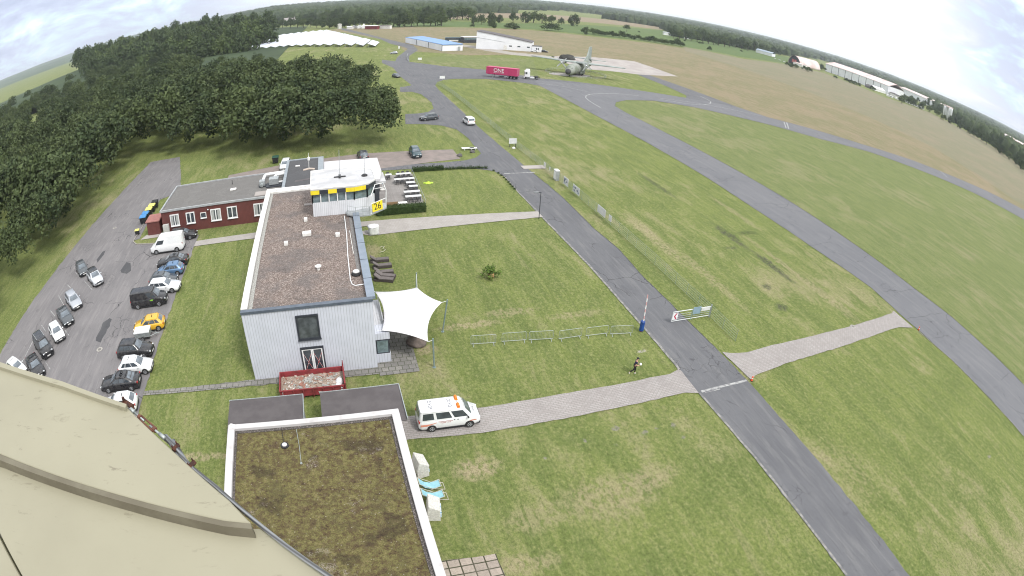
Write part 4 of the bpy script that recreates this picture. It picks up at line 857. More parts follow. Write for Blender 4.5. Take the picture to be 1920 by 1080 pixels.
at2(make_car('parked_car', 'white car of which only the roof shows above the beige roof edge', 'car', 'hatch', WHT, gL), -40.6, 45.2, -28)
# minibus on the paved drive
mbs = make_car('airport_minibus', 'white minibus with orange roof beacons and lettering on the paved drive', 'minibus', 'minibus', WHT, None, steel=True)
a, b_ = G(879,802), G(809,811); hd_ = math.atan2(a[1]-b_[1], a[0]-b_[0]); cx, cy = (a[0]+b_[0])/2, (a[1]+b_[1])/2
mbs.location = (cx-math.sin(hd_)*.92, cy+math.cos(hd_)*.92, .065); mbs.rotation_euler = (0,0,hd_)
for y in (-.45, .45):
    w = MB(); w.box(-.12,-.26,0,.12,.26,.05); w.smooth = True; w.lathe([(.10,.05),(.11,.12),(.07,.19)], 10, (0,-.1,0)); w.lathe([(.10,.05),(.11,.12),(.07,.19)], 10, (0,.12,0)); w.build('beacon', ORANGE, mbs, (.72,y,1.93))
w = MB(); w.box(.7,-.7,1.925,.74,.7,1.95); w.build('beacon_bar', GREY, mbs)
LR = PM('letter_red', (.42,.07,.07)); LB = PM('letter_dark', (.05,.05,.08))
text('EDXQ', .36, LB, mbs, Matrix.Translation((.12,0,1.937)) @ Matrix.Rotation(R(-90), 4, 'Z'), 'roof_lettering')
text('EDXQ', .36, LB, mbs, Matrix.Translation((-1.35,0,1.937)) @ Matrix.Rotation(R(90), 4, 'Z'), 'roof_lettering')
text('EDXQ', .2, LB, mbs, Matrix.Translation((1.95,0,1.06)) @ Matrix.Rotation(R(90), 4, 'Z') @ Matrix.Rotation(R(-10), 4, 'X'), 'bonnet_lettering')
text('Rotenburg (Wümme)\nFlugplatz 112.45', .125, LR, mbs, Matrix.Translation((-.32,-.925,.88)) @ Matrix.Rotation(R(90), 4, 'X'), 'side_lettering')
w = MB(); w.prism([(-2.25,.60),(-1.75,.60),(-1.0,.86),(-1.0,.90),(-1.5,.80),(-2.25,.80)], 0, .004); o = w.build('side_stripe', PM('faded_orange', (.65,.25,.17)), mbs); o.matrix_local = Matrix.Translation((0,-.925,0)) @ Matrix.Rotation(R(90), 4, 'X')
w = MB(); w.prism([(1.3,.62),(2.05,.68),(2.05,.76),(1.7,.76)], 0, .004); o = w.build('side_stripe', PM('faded_orange', (.65,.25,.17)), mbs); o.matrix_local = Matrix.Translation((0,-.915,0)) @ Matrix.Rotation(R(90), 4, 'X')
for x in (.35, .62):
    w = MB(); w.box(-.05,-.02,-.03,.05,.0,.03); w.build('handle', BLACK, mbs, (x,-.93,1.0))
# logo on the black van
for o in SC.objects:
    if o.get('label', '').startswith('black panel van'):
        w = MB(); w.prism([(.35,0),(.6,.1),(.9,.05),(.75,-.06),(.5,-.08)], 0, .006); q = w.build('door_logo', PM('logo_green', (.25,.55,.05)), o); q.matrix_local = Matrix.Translation((0,-.975,.92)) @ Matrix.Rotation(R(90), 4, 'X')
    if o.get('label', '').startswith('large black people'):
        for s in (-1,1):
            w = MB(); w.tube([(-1.8,s*.62,1.82),(.3,s*.62,1.82)], .03, 6); w.build('roof_rail', LTG, o)
# small trailer
t = thing('box_trailer', 'small white lidded car trailer beside the yellow hatchback', 'trailer')
w = MB(); w.box(-.95,-.6,.45,.95,.6,.95); w.build('body', GALV, t); w = MB(); w.prism([(-1.0,-.65),(1.0,-.65),(1.0,.65),(-1.0,.65)], .95, 1.12); w.build('lid', WHT, t, bevel=.03)
w = MB(); w.tube([(.9,-.45,.42),(1.75,0,.42)],.035,6); w.tube([(.9,.45,.42),(1.75,0,.42)],.035,6); w.tube([(1.7,0,.42),(2.1,0,.45)],.04,6); w.build('drawbar', GALV, t)
w = MB(); w.tube([(1.6,.12,0.12),(1.6,.12,.6)],.04,6); w.build('jockey_wheel', GREY, t)
for s in (-1,1): wheel_parts(t, 0, s*.75, .27)
for s in (-1,1):
    w = MB(); w.cbox((-.97,s*.5,.45),(.05,.15,.1)); w.build('tail_light', TAIL, t)
at2(t, -22.5, 49.7, 4)
# cars on the road and beyond
def far_car(label, sty, col, front, rear, name='car', cat='car', **k):
    return at(make_car(name, label, cat, sty, col, **k), front, rear)
far_car('dark grey sport utility car turning onto the road at the black masked corner', 'suv', GRYP, (789,221), (819,218))
SC.objects[-1]
c_ = [o for o in SC.objects if o.get('label','').startswith('dark grey sport')][0]; c_['label'] = 'dark grey sport utility car leaving the side yard onto the road'
at2(make_car('car', 'white compact van driving away along the main road', 'van', 'kasten', WHT), 32.4, 128.6, 94)
at2(make_car('car', 'dark teal sport utility car on the brown gravel yard facing the buildings', 'car', 'suv', TEAL), 16.2, 104.2, -88)
at2(make_car('car', 'dark grey car on the gravel yard showing above the white annex roof', 'car', 'wagon', GRYP), 6.4, 105.6, 92)
at2(make_car('car', 'white estate car parked behind the dark felt roof', 'car', 'wagon', WHT), -8.6, 104.2, -94)
far_car('silver white hatchback on the grass beside the bend of the road', 'hatch', SLV, (731,99), (746,98.5))
far_car('dark blue car parked on the verge left of the wide junction', 'hatch', GRYP, (750,143), (736,140))
far_car('white car parked at the right end of the large white hangar', 'hatch', WHT, (995,95), (1009,96))
far_car('black car parked at the right end of the large white hangar', 'sedan', BLK, (1028,96.5), (1012,95))

# ------------------------------------------------------------------ container trailer and tractor
PINK = PM('magenta_container', (.52,.055,.16), (.45,.05,.14), .6, .5)
a, b_ = Vector((57.6,205.3,0)), Vector((66.5,197.6,0)); hd_ = math.atan2(b_.y-a.y, b_.x-a.x)
ct = thing('container_trailer', 'bright pink shipping container lettered ONE on a semi trailer', 'trailer', ((a.x+b_.x)/2+.75, (a.y+b_.y)/2+.95, .05), hd_)
LC = 12.0; w = MB(); w.box(-LC/2,-1.2,1.35,LC/2,1.2,4.05)
for i in range(40):
    x = -LC/2+.25+i*(LC-.5)/39; w.box(x-.06,-1.23,1.5,x+.06,-1.2,3.9)
w.box(-LC/2-.02,-1.25,1.3,-LC/2+.16,1.25,4.08); w.box(LC/2-.16,-1.25,1.3,LC/2+.02,1.25,4.08); w.box(-LC/2,-1.25,3.9,LC/2,1.25,4.07); w.box(-LC/2,-1.25,1.3,LC/2,1.25,1.46)
w.build('container', PINK, ct)
text('ONE', 2.0, WHITE, ct, Matrix.Translation((-1.0,-1.26,2.85)) @ Matrix.Rotation(R(90), 4, 'X'), 'lettering', .01)
text('OCEAN NETWORK EXPRESS', .33, WHITE, ct, Matrix.Translation((-1.0,-1.26,1.95)) @ Matrix.Rotation(R(90), 4, 'X'), 'lettering', .01)
for y in (-.8,-.3,.3,.8):
    w = MB(); w.tube([(LC/2+.06,y,1.5),(LC/2+.06,y,3.9)], .03, 6); w.build('door_bar', GALV, ct)
w = MB(); w.box(-LC/2+.2,-.5,1.05,LC/2-.1,-.3,1.3); w.box(-LC/2+.2,.3,1.05,LC/2-.1,.5,1.3); w.box(-1.0,-1.15,.5,1.2,-1.0,.9); w.box(LC/2-.2,-1.15,.55,LC/2,1.15,.75); w.build('chassis', DARKM, ct)
for i in range(3):
    for s in (-1,1): wheel_parts(ct, 2.6+i*1.25, s*1.15, .5, GREY)
for s in (-1,1):
    w = MB(); w.box(-3.6,s*.8-.06,.1,-3.45,s*.8+.06,1.1); w.box(-3.7,s*.8-.12,0,-3.35,s*.8+.12,.1); w.build('landing_leg', GREY, ct)
tr = thing('lorry_tractor', 'white lorry tractor unit without trailer behind the pink container', 'lorry', (73.6,200.6,.05), math.atan2(-1.2,5.2)+math.pi)
w = MB(); w.prism([(1.0,-1.2),(2.75,-1.2),(2.95,-1.0),(2.95,1.0),(2.75,1.2),(1.0,1.2)], .9, 3.0); w.loft([[(1.0,-1.2,3.0),(2.75,-1.2,3.0),(2.75,1.2,3.0),(1.0,1.2,3.0)],[(1.1,-1.05,3.75),(2.2,-1.05,3.75),(2.2,1.05,3.75),(1.1,1.05,3.75)]]); w.build('cab', WHT, tr)
w = MB(); w.box(2.94,-.95,1.9,2.98,.95,2.8); w.build('windscreen', GLASS, tr)
for s in (-1,1):
    w = MB(); w.box(2.0,s*1.2-.02,1.9,2.7,s*1.2+.02,2.7); w.build('side_window', GLASS, tr)
    w = MB(); w.box(-.6,s*1.2-.25,.4,.9,s*1.2,1.0); w.build('side_tank', WHT, tr, bevel=.05)
    wheel_parts(tr, 2.0, s*1.15, .5, GREY); wheel_parts(tr, -1.6, s*1.12, .5, GREY)
    w = MB(); w.box(-2.3,s*1.12-.3,1.04,-.95,s*1.12+.15,1.1); w.build('mudguard', BLACK, tr)
w = MB(); w.box(-2.6,-.45,.75,1.0,-.3,1.0); w.box(-2.6,.3,.75,1.0,.45,1.0); w.lathe([(.55,0),(.5,.12)],16,(-1.5,0,1.0)); w.box(-2.7,-1.1,.5,-2.6,1.1,.7); w.build('chassis', BLACK, tr)
w = MB(); w.box(2.9,-1.2,.35,3.05,1.2,.95); w.build('bumper', WHT, tr, bevel=.04)

# ------------------------------------------------------------------ transport aircraft
CAMO = PM('faded_camouflage', (.26,.275,.25), (.17,.19,.155), .35, .75, lo=.46, hi=.54); CAMOW = PM('pale_wing_grey', (.32,.36,.345), (.23,.26,.245), .3, .7); RAD = PM('dark_radome', (.035,.035,.04), (.05,.05,.05), 2, .6)
ac = thing('transport_aircraft', 'retired twin propeller military transport aircraft in faded camouflage inside a ring fence', 'aircraft', (90.5,208,0), R(228))
w = MB(); w.smooth = True
prof = [(-1.2,2.35,1.15,1.15),(-2.2,2.5,1.6,1.65),(-3.5,2.75,2.0,2.05),(-5.2,2.95,2.2,2.25),(-14,3.0,2.25,2.3),(-19,3.1,2.2,2.2),(-23,3.6,1.9,1.75),(-27,4.25,1.35,1.2),(-30,4.7,.8,.7),(-31.6,4.9,.35,.3)]
w.loft([[(x, hy*math.cos(2*math.pi*k/24), zc+hz*math.sin(2*math.pi*k/24)) for k in range(24)] for x, zc, hy, hz in prof][::-1]); w.build('fuselage', CAMO, ac)
w = MB(); w.smooth = True; w.loft([[(x, r*math.cos(2*math.pi*k/20), zc+r*math.sin(2*math.pi*k/20)) for k in range(20)] for x, zc, r in ((-1.22,2.35,1.14),(-.6,2.2,.95),(-.15,2.1,.6),(0,2.05,.2))][::-1]); w.build('nose_radome', RAD, ac)
for y in (-.9,-.3,.3,.9):
    w = MB(); w.T = Matrix.Translation((-2.05-.25*abs(y), y*1.1, 4.0-.28*abs(y))) @ Matrix.Rotation(R(y*35), 4, 'Z') @ Matrix.Rotation(R(38), 4, 'Y'); w.box(-.32,-.27,-.03,.32,.27,.05); w.build('cockpit_window', GLASS, ac)
def airfoil(x, ch, y, z, th, n=8):
    top = [(x-ch*u, y, z+th*(math.sqrt(max(u,0))*1.3*(1-u)+.02)) for u in [i/n for i in range(n+1)]]
    bot = [(x-ch*u, y, z-th*.35*(math.sqrt(max(u,0))*(1-u))) for u in [i/n for i in range(n-1,0,-1)]]
    return top + bot
for s in (-1,1):
    w = MB(); w.smooth = True; r_ = [airfoil(-10.0,4.9,s*.0,5.3,1.25), airfoil(-10.1,4.7,s*6,5.35,1.15), airfoil(-10.8,3.6,s*14,5.6,.9), airfoil(-11.4,2.6,s*20,5.8,.6)]
    w.loft(r_ if s < 0 else r_[::-1]); w.build('wing', CAMOW, ac)
    w = MB(); w.smooth = True; r_ = [airfoil(-27.4,3.4,0,5.6,.6), airfoil(-28.4,2.1,s*7.2,5.75,.4)]; w.loft(r_ if s < 0 else r_[::-1]); w.build('tailplane', CAMOW, ac)
    e_ = MB(); e_.smooth = True
    e_.loft([[(x, s*5.2+r*math.cos(2*math.pi*k/14), 5.05+dz+r*1.1*math.sin(2*math.pi*k/14)) for k in range(14)] for x, r, dz in ((-8.0,.45,0),(-8.5,.62,0),(-10.5,.7,.05),(-13,.6,.15),(-15,.2,.3))][::-1]); en = e_.build('engine_nacelle', CAMO, ac)
    pr = MB(); pr.lathe([(.01,.0)],3) if 0 else None
    pr.smooth = True; pr.tube([(-8.0,s*5.2,5.05),(-7.6,s*5.2,5.05),(-7.35,s*5.2,5.05)], [.42,.32,.05], 12); pr.smooth = False
    for k in range(4):
        an_ = math.pi/4 + k*math.pi/2 + (.25 if s > 0 else 0); d = Vector((0, math.cos(an_), math.sin(an_))); n_ = Vector((0, -math.sin(an_), math.cos(an_)))
        c0 = Vector((-7.8, s*5.2, 5.05)); q = [c0+d*.3-n_*.16, c0+d*.3+n_*.16, c0+d*1.6+n_*.27, c0+d*2.7+n_*.2, c0+d*2.7-n_*.15, c0+d*1.6-n_*.25]
        o_ = Vector((.05,0,0)); pr.add([tuple(p+o_) for p in q]+[tuple(p-o_) for p in q], [tuple(range(6)), tuple(range(11,5,-1))]+[(i,i+6,(i+1)%6+6,(i+1)%6) for i in range(6)])
    pr.build('propeller', LTG, en)
    g = MB(); g.smooth = True; g.loft([[(x, s*2.2+ry*math.cos(2*math.pi*k/14), 1.35+rz*math.sin(2*math.pi*k/14)) for k in range(14)] for x, ry, rz in ((-10.0,.15,.2),(-10.8,.6,.75),(-14.5,.65,.85),(-16.2,.15,.2))][::-1]); g.build('gear_pod', CAMO, ac)
    for xw in (-12.0,-13.5):
        g = MB(); g.tube([(xw,s*2.05,.45),(xw,s*2.45,.45)], .45, 16); g.build('main_wheel', RUBBER, ac)
g = MB(); g.tube([(-3.3,-.25,.35),(-3.3,.25,.35)], .35, 14); g.build('nose_wheel', RUBBER, ac)
w = MB(); fin = [(-23.5,5.2),(-28.0,11.65),(-30.6,11.65),(-31.2,5.4)]; w.add([(x,-.22,z) for x, z in fin]+[(x,.22,z) for x, z in fin], [(0,1,2,3),(7,6,5,4),(0,4,5,1),(1,5,6,2),(2,6,7,3),(3,7,4,0)]); w.build('tail_fin', CAMOW, ac, bevel=.1)
w = MB(); fd = [(-20.0,5.1),(-25.3,7.8),(-25.0,5.2)]; w.add([(x,-.12,z) for x, z in fd]+[(x,.12,z) for x, z in fd], [(0,1,2),(5,4,3),(0,3,4,1),(1,4,5,2),(2,5,3,0)]); w.build('fin_fillet', CAMOW, ac)
w = MB(); w.box(-31.3,-.12,5.5,-30.55,.12,11.4); w.build('rudder', DARKM, ac)
# ring fence of flower-bed rails round the aircraft
rf = thing('ring_fence', 'low pale tubular fence standing in a circle round the aircraft', 'fence', (99.5,219.5,0))
for h_ in (.35,.8):
    w = MB(); n = 60; w.tube([(12.5*math.cos(2*math.pi*k/n), 12.5*math.sin(2*math.pi*k/n), h_) for k in range(n+1)], .05, 5, False); w.build('rail', GALV, rf)
for k in range(30):
    w = MB(); an_ = 2*math.pi*k/30; w.tube([(12.5*math.cos(an_),12.5*math.sin(an_),0),(12.5*math.cos(an_),12.5*math.sin(an_),.9)], .05, 6); w.build('post', GALV, rf)
sheet('aircraft_stand', [(99.5+9*math.cos(a*.3)-4, 219.5-3+5*math.sin(a*.3)) for a in range(21)], .05, CONC)
md = bmesh.new(); bmesh.ops.create_icosphere(md, subdivisions=3, radius=1)
for v in md.verts: v.co += Vector((rng.normal(0,.03), rng.normal(0,.03), rng.normal(0,.05))); v.co.z = max(v.co.z, 0)
me = bpy.data.meshes.new('soil_mound'); md.to_mesh(me); md.free(); me.materials.append(PM('black_soil',(.035,.035,.033),(.06,.06,.055),1.5,.98))
o = bpy.data.objects.new('soil_mound', me); COL.objects.link(o); o.location = (119.5,276,0); o.scale = (4.6,3.2,2.8); tag(o, 'dark heap of soil on the concrete apron behind the aircraft', 'heap')

# ------------------------------------------------------------------ terrace
tag(sheet('terrace_deck', [(2.9,78.4),(6.9,77.2),(13.5,77.2),(14.0,93.2),(7.1,93.2),(7.1,78.5)], .12, DECK, None), 'weathered grey board deck of the cafe terrace', 'deck')
TT = PM('table_top_white', (.62,.63,.63), (.5,.5,.5), 3, .5); CH = PM('chair_dark', (.06,.06,.065), (.10,.10,.105), 5, .6); GT='tables on the terrace deck'
def make_table(w_, d_=.8):
    t = thing('terrace_table', 't', 'table', (0,0,.12), 0, GT)
    b = MB(); b.box(-w_/2,-d_/2,.71,w_/2,d_/2,.75); b.build('tabletop', TT, t)
    for sx in (-1,1):
        for sy in (-1,1):
            b = MB(); b.box(sx*(w_/2-.1)-.025,sy*(d_/2-.1)-.025,0,sx*(w_/2-.1)+.025,sy*(d_/2-.1)+.025,.71); b.build('leg', GREY, t)
    return t
def make_chair():
    t = thing('terrace_chair', 'dark terrace chair drawn up to a pale table', 'chair', (0,0,.12), 0, 'chairs round the terrace tables')
    b = MB(); b.box(-.23,-.23,.42,.23,.23,.46); b.build('seat', CH, t)
    b = MB(); b.box(-.23,.2,.46,.23,.24,.88); b.build('backrest', CH, t)
    for sx in (-1,1):
        for sy in (-1,1):
            b = MB(); b.box(sx*.2-.018,sy*.2-.018,0,sx*.2+.018,sy*.2+.018,.42); b.build('leg', DARKM, t)
    return t
trows = [(12.1,91.5,1.5,'small pale terrace table at the far left by the hedge'),(11.6,90.9,2.6,'x'),(12.2,89.0,2.6,'x')]
tabs = [(9.7,91.4,1.1,'small pale terrace table standing apart by the annex wall'),(12.2,91.3,2.5,'long pale table at the far end of the deck beside the hedge'),
        (12.0,88.6,3.3,'longest pale table, second from the hedge end of the deck'),(12.7,86.6,1.4,'short pale table next to the longest one'),(12.9,84.7,1.4,'short pale table in the middle of the deck edge row'),
        (12.3,82.3,2.5,'long pale table third from the box hedge'),(12.2,80.2,2.4,'long pale table beside the glass railing near the box hedge')]
ch0 = make_chair(); first = True
for x, y, w_, lb in tabs:
    t = make_table(w_); t.location = (x, y, .12); t['label'] = lb
    n = max(1, int(w_/.7))
    for s in (-1, 1):
        for i in range(n):
            cx_ = x-w_/2+(i+.5)*w_/n+random.uniform(-.06,.06); rz = 0 if s > 0 else math.pi
            clb = ('far' if s > 0 else 'near')+' side chair, '+['first','second','third','fourth','fifth'][i]+' from the left, at the '+['separate small table by the annex','long table beside the hedge','longest table','short table after the longest','short middle table','long table third from box hedge','table by the glass railing'][tabs.index((x, y, w_, lb))]
            if first: ch0.location = (cx_, y+s*.62, .12); ch0.rotation_euler = (0,0,rz); ch0['label'] = clb; first = False
            else: place(ch0, (cx_, y+s*(.62+random.uniform(-.05,.1)), .12), rz+random.uniform(-.2,.2), clb)
tb = MB(); tb.box(-.65,-.35,.4,.65,.35,.46); tb.box(-.6,-.3,0,-.5,.3,.4); tb.box(.5,-.3,0,.6,.3,.4); tag(tb.build('low_table', OFFW, loc=(10.4,78.6,.12)), 'low pale table on the deck near the round light patch', 'table')
um = thing('parasol', 'closed blue and white parasol on a round white foot on the deck', 'parasol', (8.2,86.2,.12))
b = MB(); b.lathe([(.38,0),(.38,.07),(.1,.12)], 18); b.build('base', OFFW, um); b = MB(); b.tube([(0,0,.1),(0,0,2.4)], .03, 8); b.build('pole', WHITE, um)
b = MB(); b.tube([(0,0,.9),(0,0,1.3),(0,0,2.0),(0,0,2.3)], [.06,.12,.09,.03], 8); b.build('cover', PM('blue_canvas', (.12,.22,.42),(.3,.36,.45),4,.9), um)
b = MB(); 
for k in range(5): b.tube([(7.3+.55*k,77.5,.12),(7.3+.55*k,77.5,1.25)], .025, 5)
b.box(7.3,77.46,.15,9.5,77.49,1.2); b.m = 0
tag(b.build('reed_screen', PM('reed_matting', (.30,.20,.11),(.24,.16,.09),4,.9, st=(20,20,1))), 'brown reed screen at the deck corner beside the number sign', 'screen')
b = MB(); b.lathe([(.75,0),(.8,.15),(.7,.2)], 20); tag(b.build('round_pad', OFFW, loc=(8.4,78.6,.12)), 'round pale pad on the deck behind the reed screen', 'pad')
rl = thing('glass_railing', 'railing of thin posts along the lawn edge of the deck', 'railing', (0,0,0))
for k in range(9):
    b = MB(); y = 77.6+k*1.9; b.tube([(13.6+.03*k,y,.12),(13.6+.03*k,y,1.1)], .03, 5); b.build('post', GALV, rl)
b = MB(); b.tube([(13.6,77.6,1.1),(13.84,92.8,1.1)], .03, 5); b.build('handrail', GALV, rl)

# leaf scatter for hedges, shrubs and crowns
def leafmesh(name, m, centers, size, rnd=rng, up=.35):
    """centers: n x 3, size: n ; one quad each, random orientation"""
    n = len(centers); c = np.asarray(centers, dtype=np.float64); sz = np.broadcast_to(np.asarray(size), (n,))[:, None]
    d = rnd.normal(size=(n,3)); d /= np.linalg.norm(d, axis=1)[:, None]; d2 = rnd.normal(size=(n,3)); u = np.cross(d, d2); u /= np.linalg.norm(u, axis=1)[:, None]; v = np.cross(d, u)
    P = np.stack([c-u*sz-v*sz*.6, c+u*sz-v*sz*.6, c+u*sz+v*sz*.6, c-u*sz+v*sz*.6], 1).reshape(-1,3)
    me = bpy.data.meshes.new(name); me.vertices.add(4*n); me.vertices.foreach_set('co', P.astype(np.float32).ravel())
    me.loops.add(4*n); me.loops.foreach_set('vertex_index', np.arange(4*n, dtype=np.int32)); me.polygons.add(n)
    me.polygons.foreach_set('loop_start', np.arange(0,4*n,4,dtype=np.int32)); me.polygons.foreach_set('loop_total', np.full(n,4,dtype=np.int32))
    me.materials.append(m); me.update(calc_edges=True); return me
def hedge(label, poly_len, loc, rz, w_, h_, dens, ls, m=HEDGE, bumpy=.08):
    """clipped hedge: solid core plus leaf skin"""
    L_ = poly_len; b = MB(); b.box(-L_/2+.08,-w_/2+.08,0,L_/2-.08,w_/2-.08,h_-.1)
    o = b.build('hedge', [m], loc=loc); o.rotation_euler = (0,0,rz)
    n = int(dens*(L_*w_+2*(L_+w_)*h_)); C = []
    for _ in range(n):
        r_ = random.random()*(L_*w_+2*(L_+w_)*h_)
        if r_ < L_*w_: C.append((random.uniform(-L_/2,L_/2), random.uniform(-w_/2,w_/2), h_+random.gauss(0,bumpy)))
        else:
            z = random.uniform(0,h_)
            if random.random() < L_/(L_+w_): C.append((random.uniform(-L_/2,L_/2), random.choice((-1,1))*w_/2+random.gauss(0,bumpy*.5), z))
            else: C.append((random.choice((-1,1))*L_/2+random.gauss(0,bumpy*.5), random.uniform(-w_/2,w_/2), z))
    lf = bpy.data.objects.new('leaves', leafmesh('leaves', m, np.array(C), ls)); COL.objects.link(lf); lf.parent = o
    return tag(o, label, 'hedge')
hedge('clipped dark green box hedge in front of the terrace deck', 7.0, (9.8,76.1,0), 0, 1.3, 1.1, 90, .06)
hedge('low green hedge running from the deck towards the main road', 5.4, (16.9,94.5,0), R(-1), .6, .7, 60, .09, bumpy=.15)
gS = 'small bushes planted along the curved road edge'
lc = rng.normal(0, .2, (120,3)); lc[:,2] = np.abs(lc[:,2])*1.1+.08
BUSHM = leafmesh('bush', HEDGE, lc, .07)
hx = [(20.2+i*.62, 94.4-.02*i*i*.25) for i in range(12)] + [(27.9,92.1),(28.35,90.7),(28.5,89.4),(28.6,88.2),(28.6,87),(28.6,85.8),(28.6,84.7),(28.6,83.6),(28.6,82.5)]
for i, (x, y) in enumerate(hx):
    o = bpy.data.objects.new('bush', BUSHM); COL.objects.link(o); o.location = (x, y, 0); o.scale = (.75+.25*random.random(),)*3 if i < 12 else (.55,)*3; o.rotation_euler = (0,0,i*1.3)
    tag(o, 'small green bush in the row along the curved kerb of the cafe lawn', 'bush', gS)

# ------------------------------------------------------------------ on the lawn
WICK = PM('brown_wicker', (.055,.045,.042), (.08,.068,.062), 12, .8); CUSH = PM('taupe_cushion', (.16,.14,.135), (.13,.115,.11), 2, .9)
def lounger():
    t = thing('sun_lounger', 'l', 'lounger', (0,0,0), 0, 'wicker loungers beside the building')
    b = MB(); b.box(-.25,-.34,.05,1.25,.34,.33); b.build('frame', WICK, t)
    b = MB(); b.add([(-.25,-.34,.3),(-.25,.34,.3),(-.95,.34,.78),(-.95,-.34,.78),(-.3,-.34,.25),(-.3,.34,.25),(-1.0,.34,.72),(-1.0,-.34,.72)],[(0,1,2,3),(7,6,5,4),(0,3,7,4),(1,5,6,2),(2,6,7,3),(0,4,5,1)]); b.box(-.98,-.33,0,-.25,.33,.24); b.build('backrest', WICK, t)
    b = MB(); b.box(-.22,-.30,.335,1.22,.30,.40); b.add([(-.23,-.3,.345),(-.23,.3,.345),(-.93,.3,.825),(-.93,-.3,.825),(-.26,-.3,.31),(-.26,.3,.31),(-.96,.3,.79),(-.96,-.3,.79)],[(0,1,2,3),(7,6,5,4),(0,3,7,4),(1,5,6,2),(2,6,7,3),(0,4,5,1)][0:6]); b.build('cushion', CUSH, t)
    for sx in (-.9,1.2):
        for sy in (-.28,.28):
            b = MB(); b.box(sx-.03,sy-.03,0,sx+.03,sy+.03,.06); b.build('leg', WICK, t)
    return t
l0 = lounger(); lpos = [((711,484),-2,'wicker lounger farthest from the sail in the row of three'),((715,497),0,'wicker lounger in the middle of the row of three'),((719,512),-3,'wicker lounger of the row of three nearest the joined pair'),((722,520),-14,'wicker lounger of the close pair nearer the lawn'),((717,526),-14,'wicker lounger of the close pair nearest the building')]
for i, (p, a_, lb) in enumerate([((711,486),-1,lpos[0][2]),((716,497),0,lpos[1][2]),((719,509),-2,lpos[2][2])]):
    g = G(*p, .3)
    if i == 0: l0.location = (g[0]-.1, g[1], 0); l0.rotation_euler = (0,0,R(a_-0)); l0['label'] = lb
    else: place(l0, (g[0]-.1, g[1], 0), R(a_), lb)
place(l0, (5.35,57.35,0), R(-22), lpos[3][2]); place(l0, (5.05,56.62,0), R(-22), lpos[4][2])
# white wrapped stack
b = MB(); b.smooth = True; g = (5.3,69.6)
def blob(cx, cy, z0, z1, rx, ry, n=18, j=.06, lv=5, taper=.0):
    rs = []
    for k in range(lv+1):
        z = z0+(z1-z0)*k/lv; f_ = 1-taper*(k/lv)**2
        rs.append([(cx+rx*f_*abs(math.cos(a_))**.6*math.copysign(1,math.cos(a_))*(1+random.uniform(-j,j)), cy+ry*f_*abs(math.sin(a_))**.6*math.copysign(1,math.sin(a_))*(1+random.uniform(-j,j)), z+random.uniform(-j,j)*.4) for a_ in [2*math.pi*i/n for i in range(n)]])
    return rs
b.loft(blob(0,0,0,1.0,.68,.62,taper=.0)); b.loft(blob(-.05,0,1.0,1.25,.78,.66,lv=2,taper=.7)); tag(b.build('wrapped_furniture', PM('white_plastic_sheet',(.74,.74,.74),(.6,.6,.6),2.5,.45), loc=(g[0],g[1],.06)), 'stack wrapped in white plastic at the path end by the building', 'wrapped stack')
b = MB(); g = G(714,470); b.smooth = True; b.tube([(0,.9,.03),(.25,1.2,.03),(.55,1.0,.03),(.3,.5,.03),(.6,.1,.03),(.3,-.3,.03),(-.2,-.5,.03)], .04, 6); tag(b.build('hose', PM('cream_hose',(.55,.52,.4)), loc=(g[0],g[1],0)), 'short cream coloured hose curling on the grass by the loungers', 'hose')
b = MB(); b.smooth = True; b.loft(blob(0,0,0,.3,.5,.4,lv=3,taper=.8,j=.15)); b.loft(blob(-.5,.3,0,.14,.3,.25,lv=2,taper=.7)); b.loft(blob(.6,.2,0,.12,.25,.3,lv=2,taper=.6)); g = G(803,344); tag(b.build('beach_toy', PM('lime_green_plastic',(.50,.68,.06),(.35,.5,.06),3,.5), loc=(g[0],g[1],0)), 'lime green inflatable or toy lying on the cafe lawn', 'toy')
# planter with shrub
g = G(920,521); pl = thing('planted_barrel', 'leafy shrub in a weathered wooden barrel alone on the lawn', 'planter', (g[0], g[1], 0))
b = MB(); b.smooth = True; b.lathe([(.30,0),(.38,.3),(.34,.62),(.31,.6)], 16); b.build('barrel', PM('old_barrel_wood',(.36,.16,.10),(.40,.28,.12),6,.85, st=(4,4,.6)), pl)
C = []
for _ in range(26):
    a_ = random.uniform(0,6.28); r_ = random.uniform(.15,1.05); cz = random.uniform(.35,1.35)*(1-.25*r_)
    cc = np.array([r_*math.cos(a_), r_*math.sin(a_)*.8, cz]); C.append(cc + rng.normal(0,.13,(34,3)))
C = np.concatenate(C); C[:,2] = np.maximum(C[:,2], .05)
o = bpy.data.objects.new('foliage', leafmesh('foliage', LEAFN, C, .075)); COL.objects.link(o); o.parent = pl
for k in range(5):
    b = MB(); b.tube([(0,0,.5),(math.cos(k*1.3)*.4,math.sin(k*1.3)*.35,.95),(math.cos(k*1.3)*.6,math.sin(k*1.3)*.5,1.25)], [.03,.02,.01], 5); b.build('stem', BARK, pl)
